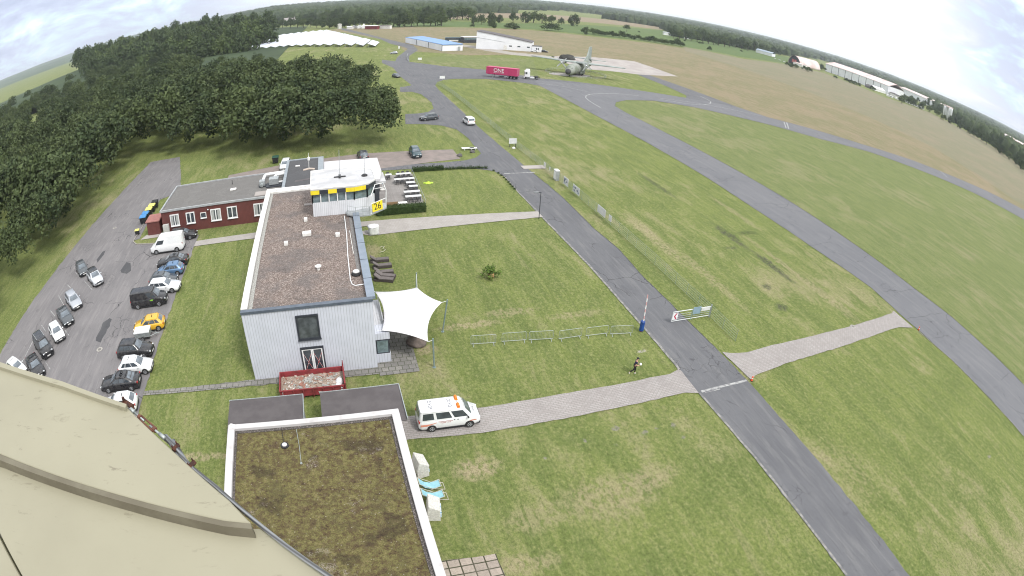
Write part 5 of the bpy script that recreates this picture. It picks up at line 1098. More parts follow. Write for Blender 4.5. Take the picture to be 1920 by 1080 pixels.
# shade sail
sl_ = thing('shade_sail', 'white five cornered shade sail stretched over the patio', 'shade sail')
cor = [(*G(703,547,3.9),3.9),(*G(782,539,3.5),3.5),(*G(829,567,3.15),3.15),(*G(803,641,2.75),2.75),(*G(716,620,3.35),3.35)]
cen = Vector((sum(c[0] for c in cor)/5, sum(c[1] for c in cor)/5, 3.15)); ring = []
for i in range(5):
    a, b_ = Vector(cor[i]), Vector(cor[(i+1)%5]); md_ = (a+b_)/2; inn = (cen-md_); inn.z = 0; inn.normalize()
    for k in range(10):
        t_ = k/10; ring.append(a.lerp(b_, t_) + inn*(.42 if i != 2 else .5)*4*t_*(1-t_)*(a-b_).length/5)
b = MB(); b.smooth = True; rings = []
for q in (1,.8,.6,.4,.2,.06): rings.append([tuple(cen.lerp(p, q)+Vector((0,0,-.12*(1-q)))) for p in ring])
n = len(ring); vs = [p for r_ in rings for p in r_]; fs = [(k*n+i, k*n+(i+1)%n, (k+1)*n+(i+1)%n, (k+1)*n+i) for k in range(5) for i in range(n)] + [tuple(5*n+i for i in range(n))]
b.add(vs, fs); o = b.build('sail_cloth', PM('white_sailcloth',(.72,.71,.72),(.58,.57,.59),1.3,.8,bump=.06), sl_); o.modifiers.new('s','SOLIDIFY').thickness = .02
posts = [((7.75,50.3,0),(7.9,50.5,3.8)), ((9.45,45.4,0),(9.95,45.55,3.35)), ((7.55,40.05,0),(7.5,40.05,3.0))]
for i, (p0, p1) in enumerate(posts):
    b = MB(); b.tube([p0,p1], .07, 10); b.lathe([(.16,0),(.16,.03)], 12, p0); b.build('post', PM('green_grey_post',(.26,.33,.34),(.2,.26,.27),4,.5,.4), sl_)
    b = MB(); b.tube([tuple(Vector(p1)-Vector((0,0,.12))), cor[i+1]], .02, 6); b.build('strap', WHITE, sl_)
for c_, w0 in ((cor[0],(2.75,cor[0][1]+.6,4.2)),(cor[4],(2.9,cor[4][1]+.1,3.3))):
    b = MB(); b.tube([c_, w0], .02, 5); b.build('strap', WHITE, sl_)
# boulder
bm = bmesh.new(); bmesh.ops.create_icosphere(bm, subdivisions=4, radius=1)
for v in bm.verts:
    nz = noise.noise(v.co*1.4)*.22 + noise.noise(v.co*5)*.05; v.co *= (1+nz); v.co.z = max(v.co.z, -.35)
me = bpy.data.meshes.new('boulder'); bm.to_mesh(me); bm.free(); me.materials.append(PM('granite_boulder',(.17,.135,.12),(.12,.10,.09),3,.95,bump=.05))
me.polygons.foreach_set('use_smooth', [True]*len(me.polygons)); o = bpy.data.objects.new('boulder', me); COL.objects.link(o); g = G(787,654); o.location = (g[0]-.1,g[1]+.75,.3); o.scale = (.95,.75,.72)
tag(o, 'large rounded brown boulder under the edge of the shade sail', 'boulder')
# skip with rubble
sk = thing('tipper_skip', 'open red steel skip body full of rubble in front of the glass door', 'skip', (-3.25,39.07,0))
hx_, hy_ = 2.85, 1.28
b = MB(); b.box(-hx_,-hy_,.30,hx_,hy_,.36); b.box(-hx_,-hy_,.36,hx_,-hy_+.06,1.12); b.box(-hx_,hy_-.06,.36,hx_,hy_,1.12); b.box(-hx_,-hy_+.06,.36,-hx_+.06,hy_-.06,1.12)
b.box(-hx_-.03,-hy_-.06,1.08,hx_,-hy_+.05,1.2); b.box(-hx_-.03,hy_-.05,1.08,hx_,hy_+.06,1.2); b.box(-hx_-.03,-hy_+.05,1.08,-hx_+.07,hy_-.05,1.2); b.build('body', RED, sk)
b = MB(); b.box(hx_-.06,-hy_-.06,.36,hx_+.06,hy_+.06,1.45); b.prism([(0,0),(0,0)], 0, 0) if 0 else None; b.box(hx_-.03,hy_-.25,1.45,hx_+.05,hy_+.04,1.9); b.build('headboard', RED, sk)
for i in range(7):
    b = MB(); x = -hx_+.35+i*.86; b.box(x-.04,-hy_-.11,.2,x+.04,-hy_-.003,1.08); b.build('rib', RED, sk)
b = MB(); b.box(-hx_+.1,-.5,0,hx_-.1,-.35,.3); b.box(-hx_+.1,.35,0,hx_-.1,.5,.3); b.build('runner', DARKM, sk)
b = MB()
for s in (-1,1):
    for k in range(2): b.add([(s*2.55-.07+k*.0,-hy_-.064,.95-k*.24),(s*2.55+.07,-hy_-.064,.84-k*.24),(s*2.55+.07,-hy_-.064,.94-k*.24),(s*2.55-.07,-hy_-.064,1.05-k*.24)],[(0,1,2,3)])
b.build('warning_stripe', WHITE, sk)
b = MB(); nx, ny = 26, 12; vs = []
for j in range(ny+1):
    for i in range(nx+1):
        x = -hx_+.07+(2*hx_-.15)*i/nx; y = -hy_+.07+(2*hy_-.14)*j/ny
        vs.append((x,y,.62+.25*math.exp(-((x-.7)/1.5)**2-((y+.05)/.8)**2)+noise.noise(Vector((x*1.7,y*1.7,0)))*.1))
b.add(vs, [(j*(nx+1)+i,j*(nx+1)+i+1,(j+1)*(nx+1)+i+1,(j+1)*(nx+1)+i) for j in range(ny) for i in range(nx)])
rb_ = b.build('rubble', PM('rubble_dust',(.26,.20,.16),(.32,.26,.21),5,.95)); tag(rb_, 'heap of broken concrete, brick and tile lying in the red skip', 'rubble', None, 'stuff'); rb_.location = sk.location; rb_.scale = (1,1,.85); sk.scale = (1,1,.85)
b = MB()
for i in range(420):
    x = random.uniform(-2.6,2.6); y = random.uniform(-1.2,1.2); z = .64+.25*math.exp(-((x-.7)/1.5)**2-((y+.05)/.8)**2)+random.uniform(0,.06)
    big = random.random() < .25 and x > -1.6; s = random.uniform(.10,.22) if big else random.uniform(.03,.09)
    b.T = Matrix.Translation((x,y,z)) @ Matrix.Rotation(random.uniform(0,6.28),4,'Z') @ Matrix.Rotation(random.uniform(-.5,.5),4,'X') @ Matrix.Rotation(random.uniform(-.5,.5),4,'Y')
    b.m = random.choice((0,0,0,1,1,2)) if big else random.choice((0,1,1,2,3)); h_ = s*random.uniform(.2,.6); b.prism([(-s,-s*.7),(s*.8,-s),(s,s*.6),(-s*.6,s*.8)], -h_/2, h_/2)
b.T = None; o = b.build('broken_slabs', [PM('broken_concrete',(.36,.36,.34),(.26,.26,.25),6,.95), PM('broken_tile',(.44,.37,.32),(.36,.29,.25),6,.9), PM('broken_brick',(.32,.16,.12),(.26,.13,.10),6,.95), PM('pale_fragment',(.6,.58,.55),(.5,.5,.48),6,.8)], rb_)
b = MB(); b.smooth = True; b.loft(blob(0,0,0,.42,.34,.34,n=16,j=.12,taper=.75)); b.loft(blob(-.1,-.32,.02,.15,.28,.14,n=12,j=.12,lv=3,taper=.8)); tag(b.build('rubble_bag', PM('white_sack',(.74,.74,.76),(.6,.6,.62),4,.7), loc=(-3.25+2.38,39.07-.3,.56)), 'white plastic sack lying on the rubble at the right end of the skip', 'sack')
# crowd barriers
def barrier(label, a, b_, broken=False):
    A, B = Vector((*G(*a),0)), Vector((*G(*b_),0)); L_ = 2.3; d = (B-A); rz = math.atan2(d.y,d.x); m_ = (A+B)/2
    t = thing('crowd_barrier', label, 'barrier', (m_.x,m_.y,0), rz, 'steel crowd barriers in a line across the lawn')
    b = MB(); r_ = .022; b.tube([(-L_/2,0,.18),(-L_/2,0,.98),(-L_/2+.08,0,1.07),(L_/2-.08,0,1.07),(L_/2,0,.98),(L_/2,0,.18)], r_, 6); b.tube([(-L_/2,0,.18),(L_/2,0,.18)], .026, 6); b.build('frame', GALV, t)
    b = MB()
    for k in range(17 if not broken else 3): 
        x = -L_/2+L_*(k+1)/(18 if not broken else 22); b.tube([(x,0,.18),(x,0,1.05)], .008, 4)
    b.build('bars', GREY, t)
    for x in (-L_/2+.2, L_/2-.2):
        b = MB(); b.tube([(x,-.32,.02),(x,0,.2),(x,.32,.02)], .025, 5); b.build('foot', GALV, t)
bl = [((882,648),(930,645),'first crowd barrier from the left in the lawn row, tight dark bars'),((942,643),(985,640),'second crowd barrier from the left in the lawn row'),((993,640),(1035,637.5),'third crowd barrier from the left in the lawn row'),((1049,638),(1088,632.5),'fourth crowd barrier from the left, after the wider gap'),((1100,632),(1137,627.5),'crowd barrier missing most of its bars'),((1145,629),(1183,627),'last crowd barrier, nearest the blue road boom')]
for i, (a, b_, lb) in enumerate(bl): barrier(lb, a, b_, i == 4)
# raised boom barrier
g = G(1202,621); bp = thing('road_boom', 'blue boom barrier with its red and white arm raised beside the road', 'boom barrier', (g[0],g[1],0))
BL = PM('boom_blue',(.02,.07,.27),(.02,.055,.2),2,.4); b = MB(); b.smooth = False; b.tube([(0,0,.12),(0,0,1.15),(0,0,1.22)], [.24,.24,.16], 12); b.build('housing', BL, bp); b = MB(); b.lathe([(.12,0),(.12,.12)],10); b.build('foot', PM('red_foot',(.4,.1,.08)), bp)
b = MB()
for k in range(8):
    b.m = k % 2; z = 1.05+k*.36; b.tube([(.03+.02*k,.05*k-.05,z),(.05+.02*k,.05*k,z+.36)], .05 if k > 0 else .06, 8)
b.build('arm', [WHITE, PM('pale_red_band',(.62,.35,.34))], bp)
# fence with gate
FX = 37.5
FENW = PM('fence_wire',(.30,.35,.33),(.22,.26,.24),3,.6,.4)
fe = thing('perimeter_fence', 'long galvanised mesh fence along the airfield side of the main road', 'fence')
FP_ = [(FX,36.6),(FX,50),(FX,60),(FX,70),(37.45,80),(37.3,92),(36.9,104),(36.95,118),(37.1,135),(37.3,152),(37.2,170),(36.9,184),(35.8,190),(33.4,192.6)]
cum = [0]
for i in range(1, len(FP_)): cum.append(cum[-1]+math.dist(FP_[i],FP_[i-1]))
def fpt(s):
    for i in range(1,len(cum)):
        if s <= cum[i]+1e-6: return lerp(FP_[i-1], FP_[i], (s-cum[i-1])/(cum[i]-cum[i-1]))
    return FP_[-1]
s_ = 0; npost = 0
while s_ < cum[-1] and npost < 64:
    p = fpt(s_); b = MB(); b.tube([(p[0],p[1],0),(p[0],p[1],1.42)], .022, 6); b.build('post', FENW, fe); s_ += 2.5; npost += 1
b = MB()
for z in (.1,.36,.62,.88,1.14,1.40):
    b.tube([(x,y,z) for x, y in FP_], .016, 4)
x_ = 0
while x_ < cum[4]: p = fpt(x_); b.box(p[0]-.003,p[1]-.003,.2,p[0]+.003,p[1]+.003,1.42); x_ += .5
while x_ < cum[-1]: p = fpt(x_); b.box(p[0]-.008,p[1]-.008,.2,p[0]+.008,p[1]+.008,1.42); x_ += .5
o = b.build('mesh_panel', FENW, fe)
bn = [((961,269),2.7,'white board on posts at the far bend of the fence, tallest of the fence boards'),((1025,318),0,''),((1052,343),1.3,'poster with dark picture on the fence, farther of the two picture posters'),((1075,358),1.5,'poster with blue and dark picture on the fence, nearer of the two picture posters'),((1113,396),1.9,'blank white banner on the fence, the widest one'),((1131,409),.7,'small white notice on the fence next to the widest banner')]
def board(label, y, L_, z0, z1, m, x=FX-.06, pic=False):
    t = thing('fence_banner', label, 'banner', (x,y,0), 0, 'boards and banners on the perimeter fence')
    b = MB(); b.box(-.02,-L_/2,z0,.02,L_/2,z1); b.build('sheet', m, t)
    if pic:
        b = MB(); random.seed(int(y)); 
        for k in range(5):
            yy = random.uniform(-L_/2+.1,L_/2-.5); zz = z0+.1+random.uniform(0,(z1-z0)*.6); b.m = k % 2; b.prism([(0,0),(.4,.05),(.5,.22),(.2,.3),(.05,.2)], 0, .004) if 0 else b.add([(-.025,yy,zz),(-.025,yy-.0+.45,zz+.05),(-.025,yy+.5,zz+.25),(-.025,yy+.1,zz+.3)], [(3,2,1,0)])
        b.build('picture', [PM('poster_navy',(.05,.07,.14)), PM('poster_blue_grey',(.2,.28,.38))], t)
BANW = PM('banner_white',(.62,.62,.63),(.52,.53,.54),1.5,.6)
board(bn[4][2], 69.6, 2.6, .35, 1.5, BANW); board(bn[5][2], 66.8, .8, .5, 1.35, BANW); board(bn[2][2], 82.6, 1.9, .3, 1.6, BANW, 37.3, True); board(bn[3][2], 78.6, 2.6, .3, 1.5, BANW, 37.38, True); board('small white notice at the far part of the fence near the cabinet', 92.0, .9, .6, 1.3, BANW, 37.2); board('narrow white notice between the far notice and the white cabinet', 89.6, .4, .6, 1.2, BANW, 37.2)
g = G(961,276); t = thing('notice_board', 'white notice board on two posts in front of the far fence', 'sign', (g[0],g[1],0)); b = MB(); b.box(-.8,-.04,.75,.8,.04,1.85); b.build('panel', BANW, t); text('~~~~', .3, GREY, t, Matrix.Translation((0,-.05,1.6)) @ Matrix.Rotation(R(90),4,'X'), 'print') if 0 else None
for x in (-.6,.6):
    b = MB(); b.box(x-.05,-.05,0,x+.05,.05,.75); b.build('post', DARKM, t)
b = MB(); b.smooth = True; b.lathe([(.3,0),(.36,.2),(.2,.4),(.02,.45)], 14); tag(b.build('white_marker', OFFW, loc=(g[0]-.2,g[1]-1.3,0)), 'round white marker on the grass below the notice board', 'marker')
t = thing('utility_cabinet', 'white utility cabinet standing in the fence line beside the road', 'cabinet', (37.1,86.2,0)); b = MB(); b.box(-.3,-.6,0,.3,.6,1.7); b.build('body', GREY, t); b = MB(); b.box(-.34,-.64,1.7,.34,.64,1.78); b.build('lid', WHITE, t); b = MB(); b.box(-.32,-.5,.2,-.302,.5,1.6); b.build('door', WHITE, t)
# gate leaf standing open over the road
gt = thing('swing_gate', 'tubular steel gate with red chevron sign standing half across the road', 'gate', (32.25,41.55,0))
b = MB(); b.tube([(0,0,.25),(0,0,1.35),(5.1,0.02,1.35)], .045, 8); b.tube([(0,0,.25),(5.1,0.02,.25)], .04, 8); b.build('frame', PM('gate_white',(.62,.64,.64),(.5,.52,.52),3,.5), gt)
for z in (.5,.75,1.0):
    b = MB(); b.tube([(0,0,z),(5.1,0.02,z)], .022, 6); b.build('rail', GALV, gt)
b = MB(); b.tube([(2.5,0,0.05),(2.55,0,1.4)], .04, 6); b.build('post', PM('green_post',(.2,.3,.26)), gt)
b = MB(); b.tube([(5.1,0.02,0),(5.1,0.02,1.6)], .07, 8); b.build('hinge_post', GALV, gt)
b = MB(); b.box(.02,-.06,.45,.66,-.04,1.25); cs = b.build('chevron_sign', WHITE, gt)
b = MB(); b.add([(.16,-.065,.85),(.42,-.065,1.2),(.58,-.065,1.2),(.34,-.065,.85),(.58,-.065,.5),(.42,-.065,.5)], [(5,4,3,0),(0,3,2,1)]); b.build('chevron', PM('sign_red',(.45,.02,.06)), cs)
b = MB(); b.box(2.6,-.08,.75,3.6,-.05,1.6); b.build('sign_board', PM('blue_grey_sign',(.24,.33,.40),(.2,.28,.35),2,.5), gt)
b = MB(); b.box(3.7,-.08,1.0,4.9,-.05,1.42); b.build('sign_board', BANW, gt)
# street lamp
g = (28.1,70.1); t = thing('street_lamp', 'slim dark street lamp with a flat head arm where the pale path meets the road', 'street lamp', (g[0],g[1],0)); b = MB(); b.tube([(0,0,0),(0,0,4.0)], [.06,.045], 8); b.build('pole', DARKM, t); b = MB(); b.box(-.95,-.06,3.93,.05,.06,4.0); b.build('arm', DARKM, t); b = MB(); b.box(-.95,-.1,4.0,-.35,.1,4.04); b.build('lamp_head', GREY, t)
# small red posts
for (x, y), lb in (((1409,714),'small orange red marker post at the road edge by the stop line'),((1722,619),'small orange red marker post where the paved drive meets the taxiway')):
    g = G(x, y); t = thing('marker_post', lb, 'marker post', (g[0],g[1],0), 0, 'orange markers beside the paved drive'); b = MB(); b.lathe([(.16,0),(.16,.04)],12); b.build('base', BLACK, t); b = MB(); b.tube([(0,0,.04),(0,0,.55)], [.12,.05], 10); b.build('cone', PM('signal_orange',(.75,.10,.03),(.65,.08,.03)), t); b = MB(); b.tube([(0,0,.28),(0,0,.36)],[.093,.08],10); b.build('band', WHITE, t)
# stones and small white tables near the junction lawn
for p, lb, s in (((862,293),'grey boulder on the grass corner left of the road junction',.55),((886,286),'dark rock beside the white slabs at the junction corner',.5)):
    g = G(*p); o = bpy.data.objects.new('rock', bpy.data.meshes['boulder'].copy()); COL.objects.link(o); o.data.materials[0] = PM('grey_rock',(.13,.12,.12),(.09,.085,.085),3,.95); o.location = (g[0],g[1],.12); o.scale = (s,s*.8,s*.8); tag(o, lb, 'rock')
for p, lb, w_ in (((877,281),'white sign slab lying on low feet at the junction corner, larger one',1.2),((887,281),'small white slab beside the larger one at the junction corner',.7)):
    g = G(*p); b = MB(); b.box(-w_,-.4,.35,w_,.4,.45); b.box(-w_*.6,-.3,0,-w_*.5,.3,.35); b.box(w_*.5,-.3,0,w_*.6,.3,.35); tag(b.build('low_slab', WHITE, loc=(g[0],g[1],0)), lb, 'slab')
for p, lb in (((829,150),'white sign plate on the fence corner at the truck junction'),((787,114),'small white sign on the meadow near the wide junction')):
    g = G(*p); t = thing('small_sign', lb, 'sign', (g[0],g[1],0)); b = MB(); b.box(-.9,-.03,.5,.9,.03,1.5); b.build('plate', WHITE, t); b = MB(); b.box(-.05,-.02,0,.05,.02,.5); b.build('post', GREY, t)
t = thing('curved_rail', 'short curved metal barrier at the road mouth near the wide junction', 'barrier'); P_ = [G(767,117),G(763,112),G(763,107),G(765,103)]
for z in (.5,1.1):
    b = MB(); b.tube([(x,y,z) for x, y in P_], .06, 6); b.build('rail', GALV, t)
for x, y in P_:
    b = MB(); b.tube([(x,y,0),(x,y,1.2)], .06, 6); b.build('post', GALV, t)
g = G(748,93); t = thing('small_sign', 'small white post sign beside the silver hatchback on the grass', 'sign', (g[0],g[1],0)); b = MB(); b.box(-.4,-.05,.6,.4,.05,2.1); b.build('plate', WHITE, t); b = MB(); b.box(-.05,-.03,0,.05,.03,.6); b.build('post', GREY, t)
# hooded beach chairs, deck chairs by the mossy building
WIC = PM('white_wicker',(.58,.57,.53),(.44,.43,.40),9,.85); STR = PM('blue_white_stripe',(.7,.73,.76),(.15,.33,.5),7,.8, st=(1,0,0), lo=.48, hi=.52)
def strandkorb(label, x, y, rz, tilt):
    t = thing('beach_chair', label, 'beach chair', (x,y,0), rz, 'hooded wicker beach chairs behind the mossy building')
    b = MB(); b.box(-.62,-.42,.05,.62,.42,.55); b.build('base', WIC, t)
    b = MB(); b.T = Matrix.Translation((0,.05,.55)) @ Matrix.Rotation(tilt,4,'X'); b.prism([(-.62,-.42),(.62,-.42),(.62,.42),(-.62,.42)], 0, [.65,.65,1.0,1.0]); b.build('hood', WIC, t, bevel=.05)
    b = MB(); b.box(-.5,-.5,.3,.5,-.421,.62); b.build('seat_cushion', STR, t)
    b = MB(); b.box(.3,-.46,.15,.34,.44,.2) ; b.box(-.34,-.46,.15,-.3,.44,.2); b.build('strap', BLACK, t)
strandkorb('hooded white wicker beach chair farther from the tower', 4.0, 28.0, R(100), R(12)); strandkorb('hooded white wicker beach chair nearer the tower with striped lining', 4.05, 23.9, R(80), R(8))
AQ = PM('aqua_canvas',(.28,.50,.56),(.22,.43,.50),3,.85)
for y, lb in ((26.3,'light blue canvas deck chair next to the farther beach chair'),(25.3,'light blue canvas deck chair partly behind the nearer beach chair')):
    t = thing('deck_chair', lb, 'deck chair', (4.35,y,0), R(2), 'light blue deck chairs by the mossy building')
    b = MB(); c_ = [(-.75,.95),(-.4,.5),(0,.3),(.35,.33),(.65,.42)]; vs = [(x,-.3,z) for x, z in c_]+[(x,.3,z) for x, z in c_]; b.add(vs, [(i,i+1,i+6,i+5) for i in range(4)]); o = b.build('canvas', AQ, t); o.modifiers.new('s','SOLIDIFY').thickness = .02
    b = MB()
    for s in (-.33,.33): b.tube([(-.8,s,1.0),(.8,s,.02)] if 0 else [(-.8,s,1.0),(.1,s,.3),(.95,s,.02)], .022, 5); b.tube([(-.6,s,.02),(.7,s,.45)], .022, 5)
    b.tube([(-.8,-.33,1.0),(-.8,.33,1.0)], .022, 5); b.tube([(.7,-.33,.45),(.7,.33,.45)], .022, 5); b.tube([(.95,-.33,.02),(.95,.33,.02)], .022, 5); b.build('frame', PM('pale_wood_frame',(.5,.47,.4)), t)

# ------------------------------------------------------------------ person walking over the lawn
def skin(name, verts, edges, radii, m, parent, sub=1):
    me = bpy.data.meshes.new(name); me.from_pydata(verts, edges, []); o = bpy.data.objects.new(name, me); COL.objects.link(o); o.parent = parent
    md = o.modifiers.new('skin','SKIN'); 
    for i, r_ in enumerate(radii): 
        rr = r_ if hasattr(r_, '__len__') else (r_, r_); me.skin_vertices[0].data[i].radius = rr
    me.skin_vertices[0].data[0].use_root = True; md.use_smooth_shade = True; s = o.modifiers.new('sub','SUBSURF'); s.levels = s.render_levels = sub
    me.materials.append(m); return o
g = G(1188,701); pe = thing('person', 'person in dark polo shirt and black trousers striding over the lawn', 'person', (g[0],g[1],0), R(-22))
SK = PM('skin',(.50,.30,.22),(.45,.26,.19),4,.6)
# faces +x
V = [(0,0,.95),(0.02,0,1.15),(.05,0,1.40),(.07,0,1.50),(.10,0,1.56),(.10,0,1.66),(.09,0,1.73),
     (.05,.19,1.40),(.03,.24,1.14),(.26,.17,1.08),(.34,.14,1.10),
     (.05,-.19,1.40),(.0,-.24,1.14),(.22,-.18,1.06),(.32,-.13,1.09),
     (0,.09,.90),(.10,.09,.50),(.06,.09,.09),(.19,.09,.05),
     (0,-.09,.90),(-.10,-.09,.52),(-.42,-.09,.24),(-.40,-.09,.10)]
E_ = [(0,1),(1,2),(2,3),(3,4),(4,5),(5,6),(2,7),(7,8),(8,9),(9,10),(2,11),(11,12),(12,13),(13,14),(0,15),(15,16),(16,17),(17,18),(0,19),(19,20),(20,21),(21,22)]
RD = [.13,.125,.13,.055,.075,.092,.06,.055,.042,.035,.028,.055,.042,.035,.028,.085,.058,.04,.035,.085,.058,.04,.035]
skin('body', V, E_, RD, SK, pe, 2)
skin('polo_shirt', [(0,0,.98),(.02,0,1.15),(.05,0,1.38),(.06,0,1.45),(.05,.19,1.41),(.04,.225,1.24),(.05,-.19,1.41),(.02,-.225,1.24)], [(0,1),(1,2),(2,3),(2,4),(4,5),(2,6),(6,7)], [(.155,.165),(.15,.155),(.145,.15),.07,.075,.065,.075,.065], PM('navy_polo',(.02,.02,.055),(.03,.03,.07),5,.9), pe, 2)
skin('trousers', [(0,0,1.0),(0,.09,.90),(.10,.09,.50),(.065,.09,.13),(0,-.09,.90),(-.10,-.09,.52),(-.40,-.09,.26)], [(0,1),(1,2),(2,3),(0,4),(4,5),(5,6)], [.15,.10,.075,.058,.10,.075,.058], PM('black_trousers',(.012,.012,.014),(.02,.02,.022),5,.9), pe, 2)
for vv in ([(.02,.09,.05),(.12,.09,.045),(.22,.09,.035)], [(-.44,-.09,.22),(-.43,-.09,.13),(-.41,-.09,.05)]):
    skin('shoe', vv, [(0,1),(1,2)], [.05,.052,.038], WHITE, pe, 1)
b = MB(); b.smooth = True; b.lathe([(.088,0),(.104,.05),(.096,.11),(.05,.15),(.01,.16)], 14); o = b.build('cap', BLACK, pe, (.09,0,1.665)); b = MB(); b.box(.06,-.06,0,.19,.06,.015); b.build('peak', BLACK, o)
for s in (-1,1):
    b = MB(); b.smooth = True; b.lathe([(.005,-.03),(.016,0),(.005,.03)], 6); b.build('ear', SK, pe, (.09,s*.092,1.635))
b = MB(); b.add([(.185,-.015,1.60),(.185,.015,1.60),(.215,0,1.605),(.188,0,1.65)], [(0,1,2),(0,2,3),(1,3,2),(0,3,1)]); b.build('nose', SK, pe)
for s in (-1,1):
    for k in range(4):
        b = MB(); b.smooth = True; z = 1.065+k*.018; y = s*(.13-.01*k); b.tube([(.34,y,z),(.385,y-s*.012,z+.004),(.415,y-s*.035,z+.004)], [.009,.0085,.007], 6); b.build('finger', SK, pe)
    b = MB(); b.smooth = True; b.tube([(.32,s*.13,1.11),(.35,s*.10,1.135),(.375,s*.085,1.14)], [.010,.009,.008], 6); b.build('thumb', SK, pe)
b = MB(); b.smooth = True; b.lathe([(.01,-.12),(.09,-.09),(.13,0),(.09,.09),(.01,.12)], 16); tag(b.build('white_ball', PM('white_vinyl',(.78,.78,.78),(.7,.7,.7),4,.4), loc=(g[0]+.44*math.cos(R(-22)), g[1]+.44*math.sin(R(-22)), 1.10)), 'white round object carried by the walking person', 'ball')

# ------------------------------------------------------------------ far buildings
def wallbox(P, Q, depth, z0, h0, h1, name, m, parent, off=0):
    """wall line P->Q with the mass behind it (away from the camera)"""
    P, Q = Vector((*P,0)), Vector((*Q,0)); d = (Q-P).normalized(); n = Vector((-d.y, d.x, 0)); 
    if n.dot(P) < 0: n = -n
    b = MB(); b.prism([(P.x,P.y),(Q.x,Q.y),((Q+n*depth).x,(Q+n*depth).y),((P+n*depth).x,(P+n*depth).y)], z0, [h0,h1,h1,h0]); return b.build(name, m, parent)
bh = thing('blue_roof_hangar', 'long low white hangar with a bright blue roof', 'hangar')
P0 = Vector((61,307.3)); P1 = Vector((72.6,309.3)); P2 = Vector((50,375)); P3_ = P1+(P2-P0)
b = MB(); b.prism([P0,P1,P3_,P2], 0, 3.55); b.build('wall', HANG, bh)
def off(p, s): c = (P0+P1+P2+P3_)/4; return (c.x+(p.x-c.x)*s, c.y+(p.y-c.y)*s)
b = MB(); mid0 = (P0+P1)/2; mid1 = (P2+P3_)/2
vs = [(*off(P0,1.012),3.6),(*off(P1,1.012),3.6),(*off(P3_,1.012),3.6),(*off(P2,1.012),3.6),(*off(P0,1.012),3.85),(*off(P1,1.012),4.0),(*off(P3_,1.012),4.0),(*off(P2,1.012),3.85)]
b.add(vs, [(0,3,2,1),(4,5,6,7),(0,1,5,4),(1,2,6,5),(2,3,7,6),(3,0,4,7)]); b.build('roof', HANGB, bh)
for t_ in (.0,.33,.66):
    p = P0.lerp(P2, t_); b = MB(); b.box(p.x-.25,p.y-.1,0,p.x-.02,p.y+.25,3.5); b.build('wall_joint', DARKM, bh)
b = MB(); b.prism([(69.9,308.4),(71.2,308.65),(71.2,308.85),(69.9,308.6)],0,2.4); b.build('door', GREY, bh)
wh = thing('white_hangar', 'tall white hangar with a roof sloping down to the right', 'hangar')
PA, PB = (83.3,321.8), (111.6,308.6)
wallbox(PA, PB, 14, 0, 10.6, 5.4, 'wall', HANG, wh)
A_, B_ = Vector((*PA,0)), Vector((*PB,0)); d = (B_-A_).normalized(); n_ = Vector((-d.y,d.x,0))
b = MB(); q = [A_-d*.3-n_*.3, B_+d*.3-n_*.3, B_+d*.3+n_*14.3, A_-d*.3+n_*14.3]; b.prism([(p.x,p.y) for p in q], [10.62,5.42,5.42,10.62], [10.85,5.65,5.65,10.85]); b.build('roof', SHEETD, wh)
b = MB(); q = [A_-n_*.08, A_+d*16-n_*.08, A_+d*16, A_]; b.prism([(p.x,p.y) for p in q], [6.8,4.6,4.6,6.8], [6.95,4.75,4.75,6.95]); b.build('wall_band', GREY, wh)
for t_ in (.60,.75,.92):
    p = A_.lerp(B_, t_); b = MB(); b.prism([(p-n_*.05)[:2],(p+d*1.6-n_*.05)[:2],(p+d*1.6+n_*.1)[:2],(p+n_*.1)[:2]], 2.2, 2.9); b.build('window', GLASS, wh)
p = A_.lerp(B_, .50); b = MB(); b.prism([(p-n_*.06)[:2],(p+d*1.8-n_*.06)[:2],(p+d*1.8+n_*.1)[:2],(p+n_*.1)[:2]], 0, 2.8); b.build('door', OFFW, wh)
la = thing('hangar_annex', 'small white lean-to at the low end of the tall white hangar', 'building')
C0 = B_+d*.1+n_*.5; C1 = B_+d*5.6+n_*.5; wallbox(C0[:2], C1[:2], 5, 0, 3.4, 3.4, 'wall', HANG, la); b = MB(); q = [C0-n_*.15, C1+d*.15-n_*.15, C1+d*.15+n_*5.1, C0+n_*5.1]; b.prism([(p.x,p.y) for p in q], 3.42, 3.6); b.build('roof', SHEETD, la)
for t_ in (.45,.62):
    p = C0.lerp(C1, t_); b = MB(); b.prism([(p-n_*.05)[:2],(p+d*.6-n_*.05)[:2],(p+d*.6+n_*.1)[:2],(p+n_*.1)[:2]], 1.2, 2.5); b.build('window', GLASS, la)
# vehicles behind the hangars
t = thing('storage_shed', 'dark grey shed with white roof edge behind the blue roofed hangar', 'shed', (94,366,0), R(10)); b = MB(); b.box(-9,-3,0,9,3,3.8); b.build('wall', DARKF, t); b = MB(); b.box(-9.2,-3.2,3.8,9.2,3.2,4.3); b.build('roof', OFFW, t)
b = MB(); b.box(-9,-3.1,2.3,9,-3.0,3.4); b.build('window_strip', GLASSB, t)
t = thing('parked_coach', 'dark and white coach parked behind the blue roofed hangar', 'coach', (81,372,0), R(-4)); b = MB(); b.box(-5.5,-1.3,.4,5.5,1.3,3.3); b.build('body', TEAL, t, bevel=.2); b = MB(); b.box(-5.3,-1.33,1.6,5.3,-1.29,2.7); b.build('window', GLASS, t); b = MB(); b.box(-3,-1.36,.5,3,-1.3,1.4); b.build('panel', OFFW, t)
for x in (-3.5,3.5): wheel_parts(t, x, -1.2, .5)
